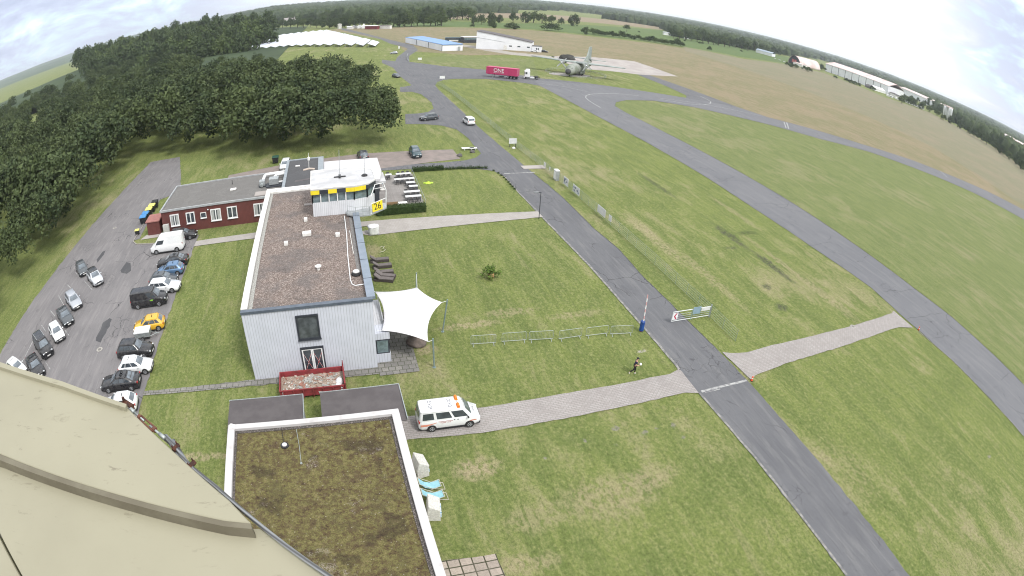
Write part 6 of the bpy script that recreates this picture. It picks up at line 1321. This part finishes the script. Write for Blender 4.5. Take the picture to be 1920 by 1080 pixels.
# solar rows
PV = NT('solar_sky_tone'); n_p = PV.noise(PV.pos(True), .05, 3); PVM = PV.fin(PV.mix(PV.rng(n_p,.4,.6), (.60,.62,.68), (.50,.53,.60)), .35, 0, .6)  # sky mirrored in the panels is painted in as a pale base colour
for k in range(15):
    fx, fy = 26-6.9*k, 351+8.2*k; dx, dy = .17, .985
    if k > 8: fy = 417+ (k-8)*4
    # end on the right boundary line
    best = 0
    for s in range(4, 260, 2):
        x, y = fx+dx*s, fy+dy*s
        if x > 34-(y-364)*.157 or y > 592: break
        best = s
    if best < 8: best = 13
    L_ = best; rz = math.atan2(dy, dx)
    t = thing('solar_panel_row', 'long tilted row of pale glassy solar panels in the fenced field', 'solar panels', (fx,fy,0), rz, 'rows of solar panels beyond the road bend')
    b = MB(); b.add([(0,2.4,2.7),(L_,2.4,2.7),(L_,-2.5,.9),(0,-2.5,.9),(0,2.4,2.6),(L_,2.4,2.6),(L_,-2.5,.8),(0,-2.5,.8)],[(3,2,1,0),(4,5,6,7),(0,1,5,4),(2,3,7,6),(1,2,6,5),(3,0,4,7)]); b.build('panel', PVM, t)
    if k < 6:
        for s in range(1, int(L_), 12):
            b = MB(); b.box(s-.1,-1,0,s+.1,-.8,1.5); b.box(s-.1,1.5,0,s+.1,1.7,2.3); b.build('leg', GREY, t)
# tents and trailers at the far edge of the meadow
gT = 'white peaked tents at the meadow edge'
for px, lb in ((665,'leftmost of the three white peaked tents'),(674,'middle one of the three white peaked tents'),(682,'rightmost white peaked tent beside the dark red trailers')):
    g = G(px, 53); t = thing('peaked_tent', lb, 'tent', (g[0],g[1],0), R(10), gT); b = MB(); b.box(-2.6,-2.6,0,2.6,2.6,2.2); b.build('side', WHITE, t); b = MB(); b.loft([[(3,-3,2.2),(3,3,2.2),(-3,3,2.2),(-3,-3,2.2)][::-1],[(.9,-.9,3.4),(.9,.9,3.4),(-.9,.9,3.4),(-.9,-.9,3.4)][::-1],[(.05,-.05,5.6),(.05,.05,5.6),(-.05,.05,5.6),(-.05,-.05,5.6)][::-1]]); b.build('canopy', WHITE, t)
def farbox(name, label, cat, p0, p1, depth, h, m, roofm=None, rh=.5, group=None, z0=0, stripes=None):
    a, b_ = G(*p0), G(*p1); t = thing(name, label, cat, group=group); wallbox(a, b_, depth, z0, h, h, 'wall', m, t); 
    if roofm:
        P, Q = Vector((*a,0)), Vector((*b_,0)); d_ = (Q-P).normalized(); n2 = Vector((-d_.y,d_.x,0)); 
        if n2.dot(P) < 0: n2 = -n2
        e = max(.3, depth*.02); q = [P-d_*e-n2*e, Q+d_*e-n2*e, Q+d_*e+n2*(depth/2), P-d_*e+n2*(depth/2)]; q2 = [P-d_*e+n2*(depth/2), Q+d_*e+n2*(depth/2), Q+d_*e+n2*(depth+e), P-d_*e+n2*(depth+e)]
        b = MB(); b.prism([(p.x,p.y) for p in q], [h+.02]*2+[h+rh]*2, [h+.35]*2+[h+rh+.3]*2); b.prism([(p.x,p.y) for p in q2], [h+rh]*2+[h+.02]*2, [h+rh+.3]*2+[h+.35]*2); b.build('roof', roofm, t)
    if stripes:
        P, Q = Vector((*a,0)), Vector((*b_,0)); d_ = (Q-P).normalized(); n2 = Vector((-d_.y,d_.x,0)); n2 = -n2 if n2.dot(P) > 0 else n2
        for i in range(1, stripes):
            c_ = P.lerp(Q, i/stripes); b = MB(); b.prism([(c_-d_*.5+n2*.15)[:2],(c_+d_*.5+n2*.15)[:2],(c_+d_*.5-n2*.1)[:2],(c_-d_*.5-n2*.1)[:2]], 0, h-.5); b.build('door_joint', DARKM, t)
    return t
farbox('trailer', 'dark red trailer between the white tents and a white trailer', 'trailer', (684,55), (707,55), 3, 3.4, PM('dark_red_trailer',(.22,.04,.05),(.12,.03,.035),.5,.6), OFFW)
farbox('trailer', 'white trailer to the right of the dark red one at the meadow edge', 'trailer', (712,54), (731,54), 3, 3.6, OFFW, SHEETD, .2)
farbox('tent', 'low white tent left of the three peaked tents', 'tent', (650,55), (660,54.5), 4, 2.6, OFFW, WHITE)
farbox('hut', 'small white hut standing alone left of the tents', 'hut', (633,54), (636,54), 3, 5.0, OFFW, OFFW)
REDR = PM('faded_pink_roof',(.68,.60,.59),(.56,.42,.40),.05,.7, world=True)
farbox('barn', 'white gabled building at the wood edge left of the arched hangar', 'building', (1417,98), (1447,106), 16, 5, HANG, PM('grey_blue_roof',(.30,.36,.42),(.25,.3,.36),.1,.6,world=True), 2.5)
farbox('long_shed', 'low white shed in front of the arched hangar', 'shed', (1487,121), (1503,126), 14, 4, OFFW, REDR, 1)
farbox('long_hangar', 'long pale hangar with many door bays below a pink tinged roof', 'hangar', (1547,133), (1664,177), 45, 14, HANG, REDR, 7, stripes=9)
farbox('long_hangar', 'second pale long hangar half hidden by trees', 'hangar', (1684,172), (1764,210), 40, 13, HANG, REDR, 4)
farbox('long_hangar', 'white long building farthest to the right beyond the tree belt', 'hangar', (1880,277), (1960,322), 30, 19, HANG, REDR, 2)
farbox('low_building', 'low dark building at the foot of the long hangar', 'building', (1656,172), (1678,184), 18, 5, OFFW, SHEETD, 1)
def arch(label, p0, p1, depth, h, m1, m2, name='arched_hangar'):
    a, b_ = Vector((*G(*p0),0)), Vector((*G(*p1),0)); d_ = (b_-a); W_ = d_.length/2; d_.normalize(); n2 = Vector((-d_.y,d_.x,0)); n2 = -n2 if n2.dot(a) < 0 else n2
    c_ = (a+b_)/2; t = thing(name, label, 'hangar'); n = 16
    r0 = [tuple(c_+d_*W_*math.cos(math.pi*k/n)+Vector((0,0,h*math.sin(math.pi*k/n)))) for k in range(n+1)]; r1 = [tuple(Vector(p)+n2*depth) for p in r0]
    b = MB(); b.smooth = True; b.loft([r0, r1], cap=False); b.build('roof', m1, t)
    b = MB(); b.add([tuple(Vector(p)+n2*2) for p in r0], [tuple(range(n+1))]); b.add([tuple(Vector(p)-n2*1) for p in r1], [tuple(range(n,-1,-1))]); o = b.build('end_wall', m2, t); return t, c_, d_, n2, W_
t, c_, d_, n2, W_ = arch('big arched hangar with dark glass front and red panels at the wood edge', (1477,117), (1500,124), 66, 14.5, REDR, DARKF)
for s in (-.45,-.05):
    p = c_+d_*W_*s+n2*1.7; b = MB(); b.prism([p[:2],(p+d_*W_*.3)[:2],(p+d_*W_*.3+n2*.2)[:2],(p+n2*.2)[:2]], 3, 8); b.build('door', PM('hangar_red',(.5,.13,.13)), t)
arch('small dark arched shelter beside the white tent hall on the runway side', (1630,166), (1642,170), 14, 6, PM('dark_shelter',(.12,.11,.11)), DARKF, 'arched_shelter')
farbox('tent_hall', 'long low white tent hall beside the small arched shelter', 'tent hall', (1641,170), (1660,176), 16, 3.5, WHITE, WHITE, 3)
# silo block
t = thing('silo_block', 'cluster of four pale silos rising out of the trees', 'silos'); g0, g1 = Vector((*G(1767,220),0)), Vector((*G(1783,228),0))
for k in range(4):
    p = g0.lerp(g1, (k+.5)/4); b = MB(); b.smooth = True; r_ = (g1-g0).length/10.5; b.lathe([(r_,0),(r_,18.5),(r_*.9,19.5)], 14, (p.x,p.y,0)); b.build('silo', HANG, t)
b = MB(); c_ = g0.lerp(g1,.5); b.box(c_.x-13,c_.y-4,19.5,c_.x+12,c_.y+4,21.5); b.build('top_house', REDR, t)
# caravans along the runway hedge
gC = 'white caravans lined up along the hedge'
for i in range(7):
    px = (1668,1684,1692,1700,1708,1716,1727)[i]; py = (182.5,188,190.5,193.5,196.5,200,204.5)[i]
    g = G(px, py); t = thing('caravan', 'white caravan in the line along the far hedge' if i else 'white caravan standing apart at the left end of the caravan line', 'caravan', (g[0],g[1],0), R(-50+i*4), gC); b = MB(); b.box(-5.5,-1.5,.5,5.5,1.5,3.4); b.build('body', WHITE, t, bevel=.4); b = MB(); b.box(-2,-1.53,1.7,3,-1.49,2.5); b.build('window', GLASS, t)
for i, (px, py) in enumerate(((1453,110),(1462,113),(1470,116))):
    g = G(px, py); t = thing('parked_car', ('pale parked car near the white gabled building','pale parked car midway between the gabled building and the arched hangar','pale parked car closest to the arched hangar')[i], 'car', (g[0],g[1],0), R(20), 'cars parked before the arched hangar'); b = MB(); b.box(-2.3,-.95,.3,2.3,.95,1.0); b.build('body', WHITE, t, bevel=.15); b = MB(); b.box(-1.3,-.8,1.0,1.0,.8,1.5); b.build('cabin', GLASS, t, bevel=.1)
for p, lb, s in (((1250,66),'small white shed at the wood edge in the green field',1.0),((1288,73),'tiny white shed right of the other one at the wood edge',.7)):
    g = G(*p); t = thing('field_shed', lb, 'shed', (g[0],g[1],0), R(-10), 'white sheds at the wood edge'); b = MB(); b.box(-6*s,-2.5*s,0,6*s,2.5*s,4*s); b.build('wall', WHITE, t); b = MB(); b.prism([(-6.3*s,-2.8*s),(6.3*s,-2.8*s),(6.3*s,2.8*s),(-6.3*s,2.8*s)],4*s,[4.3*s,4.3*s,5.4*s,5.4*s]); b.build('roof', GREY, t)
for p, lb in (((538,44),'white walled house among the trees behind the solar field, left one'),((548,42),'white walled house among the trees behind the solar field, right one')):
    g = G(*p); t = thing('house', lb, 'house', (g[0],g[1],0), R(30), 'houses among the trees'); b = MB(); b.box(-7,-5,0,7,5,7); b.build('wall', OFFW, t); b = MB(); b.prism([(-7.5,-5.5),(7.5,-5.5),(7.5,0),(-7.5,0)],7,[7.2,7.2,11,11]); b.prism([(-7.5,0),(7.5,0),(7.5,5.5),(-7.5,5.5)],7,[11,11,7.2,7.2]); b.build('roof', PM('tile_grey',(.3,.28,.28),(.25,.22,.22),1,.8), t)

# ------------------------------------------------------------------ trees
def crown_points(n, clumps, flat=.8, seed=0):
    r_ = np.random.default_rng(seed); C = []
    for k in range(clumps):
        d = r_.normal(size=3); d /= np.linalg.norm(d); d[2] = abs(d[2])*1.2-.45 if r_.random() < .8 else d[2]
        c = d*r_.uniform(.45,.80)*np.array([1,1,flat]); rr = r_.uniform(.20,.36)
        m_ = n//clumps; p = r_.normal(size=(m_,3)); p /= np.linalg.norm(p, axis=1)[:,None]; C.append(c + p*rr*r_.uniform(.6,1.05,(m_,1)))
    return np.concatenate(C)
CROWN = []
for k in range(5):
    P = crown_points(900, 26, (.85,1.0,.75,1.15,.9)[k], 40+k); CROWN.append((leafmesh('crown', (LEAF,LEAFD,LEAF,LEAFD,LEAFD)[k], P, np.random.default_rng(k).uniform(.045,.085,len(P))), P))
CONIF = []
for k in range(2):
    r_ = np.random.default_rng(90+k); z = r_.beta(1.1,1.6,560)*2.6-1; rad = np.maximum(.06, .62*(1.6-z)/2.6)*np.sqrt(r_.uniform(.25,1,560)); a_ = r_.uniform(0,6.283,560)
    P = np.stack([rad*np.cos(a_), rad*np.sin(a_), z], 1); CONIF.append((leafmesh('crown', LEAFD, P, r_.uniform(.05,.09,560)), P))
bt_ = MB(); bt_.tube([(0,0,0),(.02,0,.5),(0,.02,1.0)], [.05,.04,.025], 7)
for a_ in (.4,2.3,4.4): bt_.tube([(0,.01,.6),(math.cos(a_)*.18,math.sin(a_)*.18,.85),(math.cos(a_)*.3,math.sin(a_)*.3,1.15)], [.025,.018,.008], 5)
tmp = bt_.build('trunk', BARK); TRUNK = tmp.data; bpy.data.objects.remove(tmp)
def hillz(x, y): return 13.5*math.exp(-(((x+250)/150)**2+((y-560)/240)**2))
def tree(x, y, h, label, group=None, w=None, kind=None, name='tree', low=False, z=None, full=True):
    z = hillz(x, y) if z is None else z
    t = thing(name, label, 'tree' if not low else 'bush', (x,y,z), random.uniform(0,6.28), group)
    k = random.randrange(len(CROWN)) if kind is None else kind
    if kind == 'c': me, _ = CONIF[random.randrange(2)]; o = bpy.data.objects.new('crown', me); o.scale = (h*.24,h*.24,h*.36); o.location = (0,0,h*.44)
    else:
        me, _ = CROWN[k]; w = w or h*random.uniform(.40,.52); o = bpy.data.objects.new('crown', me)
        ch = h*(.42 if not (low or full) else .56); o.scale = (w,w*random.uniform(.85,1.1),ch*1.05); o.location = (0,0,h-ch*.95)
    COL.objects.link(o); o.parent = t
    if not low:
        o = bpy.data.objects.new('trunk', TRUNK); COL.objects.link(o); o.parent = t; o.scale = (h*.6,h*.6,h*.62)
    return t
random.seed(11)
# wood rising on the left behind the solar field
tops = [(145,84),(200,71),(255,56),(300,43),(340,34),(367,28),(410,24),(440,21),(480,16),(508,16)]
def topy(px):
    for i in range(len(tops)-1):
        if tops[i][0] <= px <= tops[i+1][0]: return tops[i][1]+(tops[i+1][1]-tops[i][1])*(px-tops[i][0])/(tops[i+1][0]-tops[i][0])
    return tops[0][1] if px < 145 else tops[-1][1]
gW = 'tall trees of the wood rising left of the solar field'
for row, (dist, dpy) in enumerate(((620,0),(580,6),(530,13),(480,22),(430,34))):
    for i in range(19 if row < 4 else 11):
        px = 148+i*19.5+row*7+random.uniform(-5,5)
        if row == 4: px = 270+i*20
        if px > 508: continue
        ty = topy(px)+dpy+random.uniform(-2,5); d = ray(px, ty); k = dist/math.hypot(d.x,d.y); x, y = d.x*k, d.y*k; ztop = CAM_H+d.z*k
        h = random.uniform(21,26); tree(x, y, h, 'tall broadleaf tree in the wood rising left of the solar field', gW, z=ztop-h, w=h*.46)
b = MB(); nx = 40; X_ = np.linspace(-620,-30,nx); Y_ = np.linspace(330,1000,nx); vs = []
for y in Y_:
    for x in X_: vs.append((x, y, hillz(x,y)-.6))
b.add(vs, [(j*nx+i,j*nx+i+1,(j+1)*nx+i+1,(j+1)*nx+i) for j in range(nx-1) for i in range(nx-1)]); o = b.build('hill', CANOPY, smooth=True); o['kind'] = 'structure'
# trees along the far side of the meadow
gM = 'trees lining the far edge of the meadow behind the tents'
px = 484
while px < 830:
    py = 55-(px-484)*.018+random.uniform(-1.5,1); g = G(px, py); h = random.uniform(13,18); tree(g[0], g[1], h, 'broadleaf tree in the belt lining the far edge of the meadow', gM, w=h*.52); px += random.uniform(9,14)
gM2 = 'trees standing behind the meadow belt'
px = 500
while px < 880:
    g = G(px, 42-(px-500)*.012+random.uniform(-2,2)); h = random.uniform(17,24); tree(g[0], g[1], h, 'taller tree standing behind the meadow belt', gM2, w=h*.5); px += random.uniform(10,16)
singles = [((921,46),16,'round tree in the field, first of the loose group behind the white hangar',None),((937,43),12,'smaller tree in the loose group behind the white hangar',None),((962,41),15,'slender tree between two groups in the field behind the hangar',None),
  ((985,43),17,'left tree of the large dark group in the green field',None),((1000,43),20,'tall tree in the middle of the large dark group in the green field',None),((1016,44),17,'broad tree inside the large dark group in the green field',None),((1034,45),15,'right tree of the large dark group in the green field',None),
  ((1052,47),12,'low tree just left of the single large dark oak',None),((1076,49),19,'single large dark oak at the edge of the green field',None),((1175,59.5),11,'lone round tree on a bare trunk in the middle of the green field',None),
  ((902,46),13,'tree beside the pale stubble field behind the white hangar',None),((888,45),12,'small tree at the left end of the loose group behind the white hangar',None)]
for p, h, lb, k in singles: g = G(*p); tree(g[0], g[1], h, lb, None, w=h*(.5 if h != 12 else .42), kind=k, full=(h != 11))
bush = [((886,51),3.5,'tiny dark bush on the meadow edge above the blue hangar',3),((924,52.5),8,'round bush above the tall white hangar, left one',5.5),((960,54.5),7.5,'wide dark bush above the tall white hangar, right one',9),((1034,58),9,'wide bush above the aircraft at the meadow edge',11),((1097,64.5),9,'upright bush at the left end of the hedgerow',5),
  ((1198,61),2.5,'tiny bush alone in the green field below the lone tree',2),((1314,82.5),4,'small bush in the green field right of the hedgerow',5),((1330,95),6,'bush on the field edge right of the hedgerow',3.5),((1284,78),3,'very small bush beside the hedgerow end',2),((1390,97),3,'low bush near the wood edge on the right',3)]
for p, h, lb, w_ in bush: g = G(*p); tree(g[0], g[1], h, lb, None, w=w_, name='bush', low=True)
gH = 'bushes of the hedgerow between meadow and green field'
for i, (x, y, h) in enumerate([(1112,64,8),(1120,66,7),(1129,67,6),(1138,67.5,6),(1147,68.5,7),(1154,69.5,5),(1166,71,8),(1177,72.5,6),(1187,74,5),(1196,74.5,7),(1205,77,5),(1214,78,6),(1222,79,8),(1230,80.5,7),(1239,82,7),(1248,83.5,7),(1257,84.5,6),(1269,86,9),(1276,87,7)]):
    g = G(x, y); tree(g[0], g[1], h, 'bush in the hedgerow between the dry meadow and the green field', gH, w=h*.8, name='bush', low=True)
gB = 'bushes before the far hangars'
for i, (x, y, h) in enumerate([(1476,123,5),(1483,126,6),(1491,128,7),(1510,133,8),(1516,134,7),(1524,128,10),(1532,130,11),(1540,132,12),(1566,147,5),(1587,153,6),(1595,156,6),(1603,159,6),(1611,161,5),(1637,170,7)]):
    g = G(x, y); tree(g[0], g[1], h, 'bush on the runway side of the far hangars', gB, w=h*.85, name='bush', low=True)
# trees in front of the right-hand woods and round the silos
gE = 'front trees of the wood along the runway on the right'
pts = [(1690,193),(1702,194),(1714,198),(1728,203),(1742,210),(1756,217),(1770,224),(1784,231),(1799,240),(1813,248),(1826,256),(1839,263),(1851,271),(1864,279),(1877,288),(1890,297),(1903,307),(1914,316),(1926,325),(1940,336)]
for x, y in pts:
    for q in range(3):
        px, py = x+q*3.5+random.uniform(-2,2), y-q*4+random.uniform(-1,1); g = G(px, py+1.0); h = random.uniform(10,13); tree(g[0], g[1], h, 'dense tree in the front row of the wood along the runway', gE, w=h*.62)
gE2 = 'tall trees at the wood edge behind the green field'
px = 1262
while px < 1478:
    py = 71+(px-1262)*.165+random.uniform(-1,1); g = G(px, py); h = random.uniform(17,23); tree(g[0], g[1], h, 'tall tree at the wood edge behind the green field', gE2, w=h*.42); px += random.uniform(9,13)

# the far woods that read as one mass
front = [(440,52),(484,47),(560,43),(700,39),(830,36),(880,27),(960,25),(1050,22),(1140,37),(1240,52),(1262,69),(1320,77),(1400,93),(1475,105),(1500,106),(1560,118),(1640,148),(1690,172),(1762,211),(1775,222),(1800,237),(1850,266),(1920,316),(2010,384)]
FR = []
for x, y in front: g = G(x, y); FR.append((math.atan2(g[0], g[1]), math.hypot(*g)))
FR.sort()
def fdist(a):
    if a <= FR[0][0]: return FR[0][1]
    for i in range(len(FR)-1):
        if a <= FR[i+1][0]: return FR[i][1]+(FR[i+1][1]-FR[i][1])*(a-FR[i][0])/(FR[i+1][0]-FR[i][0])
    return FR[-1][1]
def ground_far(a, d): 
    left = max(0, 1-abs((a+.10)/.16)); return 26*left*min(1,max(0,(d-900)/1600)) + max(0,(d-2200))/2600*22
r_ = np.random.default_rng(5); P_, S_ = [], []
for i in range(15000):
    a = r_.uniform(-.34, 1.42); d = math.exp(r_.uniform(math.log(560), math.log(4800)))
    if d < fdist(a)+8: continue
    clr = noise.noise(Vector((math.sin(a)*d*.0016, math.cos(a)*d*.0016, 3)))
    if clr > .28 and d > 1300: continue
    s = min(22, 6.5 + (d-600)*.0045)*r_.uniform(.7,1.25); h = r_.uniform(13,19)*(1.0 if a < .5 else 1.0)
    P_.append((math.sin(a)*d, math.cos(a)*d, ground_far(a,d)+h-5)); S_.append((s, s*r_.uniform(.8,1.2), r_.uniform(5,8)))
P_ = np.array(P_); S_ = np.array(S_)
def blobmesh(name, m, P, S, nu=7, seed=1):
    r = np.random.default_rng(seed); rings = [(1.0,-1.6),(1.0,-.2),(.82,.45),(.4,.88)]; base = [(rr*math.cos(2*math.pi*k/nu+i*.4), rr*math.sin(2*math.pi*k/nu+i*.4), z) for i, (rr, z) in enumerate(rings) for k in range(nu)] + [(0,0,1.05)]
    base = np.array(base); nb = len(base); fs = []
    for i in range(len(rings)-1):
        for k in range(nu): a, b_ = i*nu+k, i*nu+(k+1)%nu; fs += [(a,b_,b_+nu),(a,b_+nu,a+nu)]
    t = (len(rings)-1)*nu
    for k in range(nu): fs.append((t+k, t+(k+1)%nu, nb-1))
    fs = np.array(fs); n = len(P); V = P[:,None,:] + (base[None]*(1+r.normal(0,.17,(n,nb,1))))*S[:,None,:]
    F = (fs[None]+np.arange(n)[:,None,None]*nb).reshape(-1,3); me = bpy.data.meshes.new(name); me.vertices.add(n*nb); me.vertices.foreach_set('co', V.astype(np.float32).ravel())
    me.loops.add(F.size); me.loops.foreach_set('vertex_index', F.astype(np.int32).ravel()); me.polygons.add(len(F)); me.polygons.foreach_set('loop_start', np.arange(0,F.size,3,dtype=np.int32)); me.polygons.foreach_set('loop_total', np.full(len(F),3,dtype=np.int32)); me.materials.append(m); me.update(calc_edges=True); return me
WOODM = leafm('far_woodland', (.036,.056,.025), (.062,.088,.034), (.085,.105,.042), .018)
GWM = leafm('garden_leaves', (.036,.056,.026), (.078,.105,.040), (.105,.125,.05), .07)
o = bpy.data.objects.new('woodland', blobmesh('woodland', WOODM, P_, S_)); COL.objects.link(o); tag(o, 'endless dark green woods reaching to the horizon beyond the fields', 'woodland', None, 'stuff')
# hills on the horizon
b = MB(); nA, nD = 180, 14; vs = []
for j in range(nD+1):
    d = 2600*(8400/2600)**(j/nD)
    for i in range(nA+1):
        a = -.95+2.7*i/nA; x, y = math.sin(a)*d, math.cos(a)*d
        base = 8+44*min(1,max(0,(d-2600)/3600))**1.1; left = max(0, 1-abs((a+.12)/.2))*14*math.exp(-((d-3400)/1500)**2)
        vs.append((x, y, base+left+noise.noise(Vector((x*.0006,y*.0006,0)))*11+noise.noise(Vector((x*.004,y*.004,1)))*3.5+random.uniform(-1.2,1.2) if j else -5))
b.add(vs, [(j*(nA+1)+i,j*(nA+1)+i+1,(j+1)*(nA+1)+i+1,(j+1)*(nA+1)+i) for j in range(nD) for i in range(nA)]); o = b.build('hills', HILL, smooth=True); o['kind'] = 'structure'

# gardens and woods beyond the car park (unseen part of the site)
MASK = [(4,92),(700,96),(800,268),(446,292),(440,322),(225,360),(4,645)]
def inside(p, poly):
    c = False; n = len(poly)
    for i in range(n):
        (x1,y1),(x2,y2) = poly[i], poly[(i+1)%n]
        if (y1 > p[1]) != (y2 > p[1]) and p[0] < (x2-x1)*(p[1]-y1)/(y2-y1)+x1: c = not c
    return c
GARD = [crown_points(1700, 40, 1.0, 200+k) for k in range(4)]
C = []; SZ = []; r_ = np.random.default_rng(21); tried = 0; placed = []
while tried < 6000 and len(placed) < 330:
    tried += 1; px, py = r_.uniform(-40,790), r_.uniform(92,640); x, y = G(px, py); h = r_.uniform(9,17)
    if math.hypot(x,y) > 520 or not (inside((px,py),MASK) or px < 4): continue
    if any((x-q[0])**2+(y-q[1])**2 < (5.2+math.hypot(x,y)*.008)**2 for q in placed): continue
    w_ = h*.42; tx, ty = project((x, y, h)); ex = project((x+w_, y, h*.6)); ex2 = project((x-w_,y,h*.6))
    if ty < 94 or not (inside((tx,ty),MASK) or px < 4) or not (inside(ex,MASK) or px < 4): continue
    if x > -50 and y < 128 and x < -20: continue
    placed.append((x,y)); P = GARD[len(placed)%4]; Q = P*np.array([w_,w_,h*.46])+np.array([x,y,h*.56]); C.append(Q); SZ.append(np.full(len(Q), w_*.05))
o = bpy.data.objects.new('garden_woods', leafmesh('garden_woods', GWM, np.concatenate(C), np.concatenate(SZ))); COL.objects.link(o); tag(o, 'dense dark trees covering the land beyond the car park', 'woodland', None, 'stuff')
print('garden trees', len(placed))

# ------------------------------------------------------------------ labels by place in the row
ORD = ['first','second','third','fourth','fifth','sixth','seventh','eighth','ninth','tenth','eleventh','twelfth','thirteenth','fourteenth','fifteenth','sixteenth','seventeenth','eighteenth','nineteenth','twentieth']
TENS = {2:'twenty',3:'thirty',4:'forty',5:'fifty',6:'sixty',7:'seventy',8:'eighty',9:'ninety'}
TTH = {2:'twentieth',3:'thirtieth',4:'fortieth',5:'fiftieth',6:'sixtieth',7:'seventieth',8:'eightieth',9:'ninetieth'}
def ordw(n): return ORD[n-1] if n <= 20 else (TTH[n//10] if n % 10 == 0 else TENS[n//10]+'-'+ORD[n%10-1])
def number(group, fmt):
    os_ = [o for o in SC.objects if o.parent is None and o.get('group') == group]
    os_.sort(key=lambda o: project(o.location)[0])
    for i, o in enumerate(os_): o['label'] = fmt.format(ordw(i+1))
number(gM, '{} tree from the left in the belt behind the white tents')
number(gM2, '{} tree from the left in the taller row behind the tents belt')
number(gH, '{} bush from the left in the hedgerow before the green field')
number(gB, '{} bush from the left on the runway side of the far hangars')
number(gE2, '{} tree from the left at the wood edge behind the green field')
number(gE, '{} tree from the left in the wood front along the runway')
number(gW, '{} tree from the left in the wood left of the solar field')
number(gS, '{} small bush from the left along the curved kerb of the cafe lawn')
number('rows of solar panels beyond the road bend', '{} long row of pale solar panels from the left in the field')
for i, o in enumerate(sorted([o for o in SC.objects if o.get('group') == gC], key=lambda o: project(o.location)[0])): o['label'] = '{} white caravan from the left along the far hedge'.format(ordw(i+1))

# parts that were modelled in one go but are separate pieces become parts of their own
def split_loose(o):
    me = o.data; n = len(me.vertices); par = list(range(n))
    def fnd(a):
        while par[a] != a: par[a] = par[par[a]]; a = par[a]
        return a
    for e_ in me.edges:
        a, c = fnd(e_.vertices[0]), fnd(e_.vertices[1])
        if a != c: par[a] = c
    grp = {}
    for p in me.polygons: grp.setdefault(fnd(p.vertices[0]), []).append(p)
    if len(grp) < 2: return
    for ps in grp.values():
        ids = sorted({v for p in ps for v in p.vertices}); mp_ = {v: i for i, v in enumerate(ids)}
        m2_ = bpy.data.meshes.new(o.name.split('.')[0]); m2_.from_pydata([me.vertices[v].co[:] for v in ids], [], [[mp_[v] for v in p.vertices] for p in ps])
        for m in me.materials: m2_.materials.append(m)
        m2_.polygons.foreach_set('material_index', [p.material_index for p in ps]); m2_.polygons.foreach_set('use_smooth', [p.use_smooth for p in ps]); m2_.update()
        q_ = bpy.data.objects.new(o.name.split('.')[0], m2_); COL.objects.link(q_); q_.parent = o.parent; q_.matrix_local = o.matrix_local.copy()
    bpy.data.objects.remove(o)
for o in [o for o in SC.objects if o.type == 'MESH' and o.parent and o.name.split('.')[0] in ('coping_joint','mullion','threaded_rod','warning_stripe','picture','side_window','bay','runner','leg') and not o.children and o.parent.get('category') not in ('car','van','minibus','lorry')]: split_loose(o)

# ------------------------------------------------------------------ haze
HAZE = True
if HAZE:
    b = MB(); b.box(-8900,-8900,-3,8900,8900,78); m = bpy.data.materials.new('haze'); m.use_nodes = True; m.node_tree.nodes.clear()
    ou = m.node_tree.nodes.new('ShaderNodeOutputMaterial'); pv = m.node_tree.nodes.new('ShaderNodeVolumePrincipled'); pv.inputs['Density'].default_value = 1.05e-4; pv.inputs['Color'].default_value = (.86,.92,1,1); pv.inputs['Anisotropy'].default_value = .2
    m.node_tree.links.new(pv.outputs[0], ou.inputs['Volume'])
    o = b.build('haze', m); tag(o, 'thin pale blue haze over the plain', 'haze', None, 'stuff')
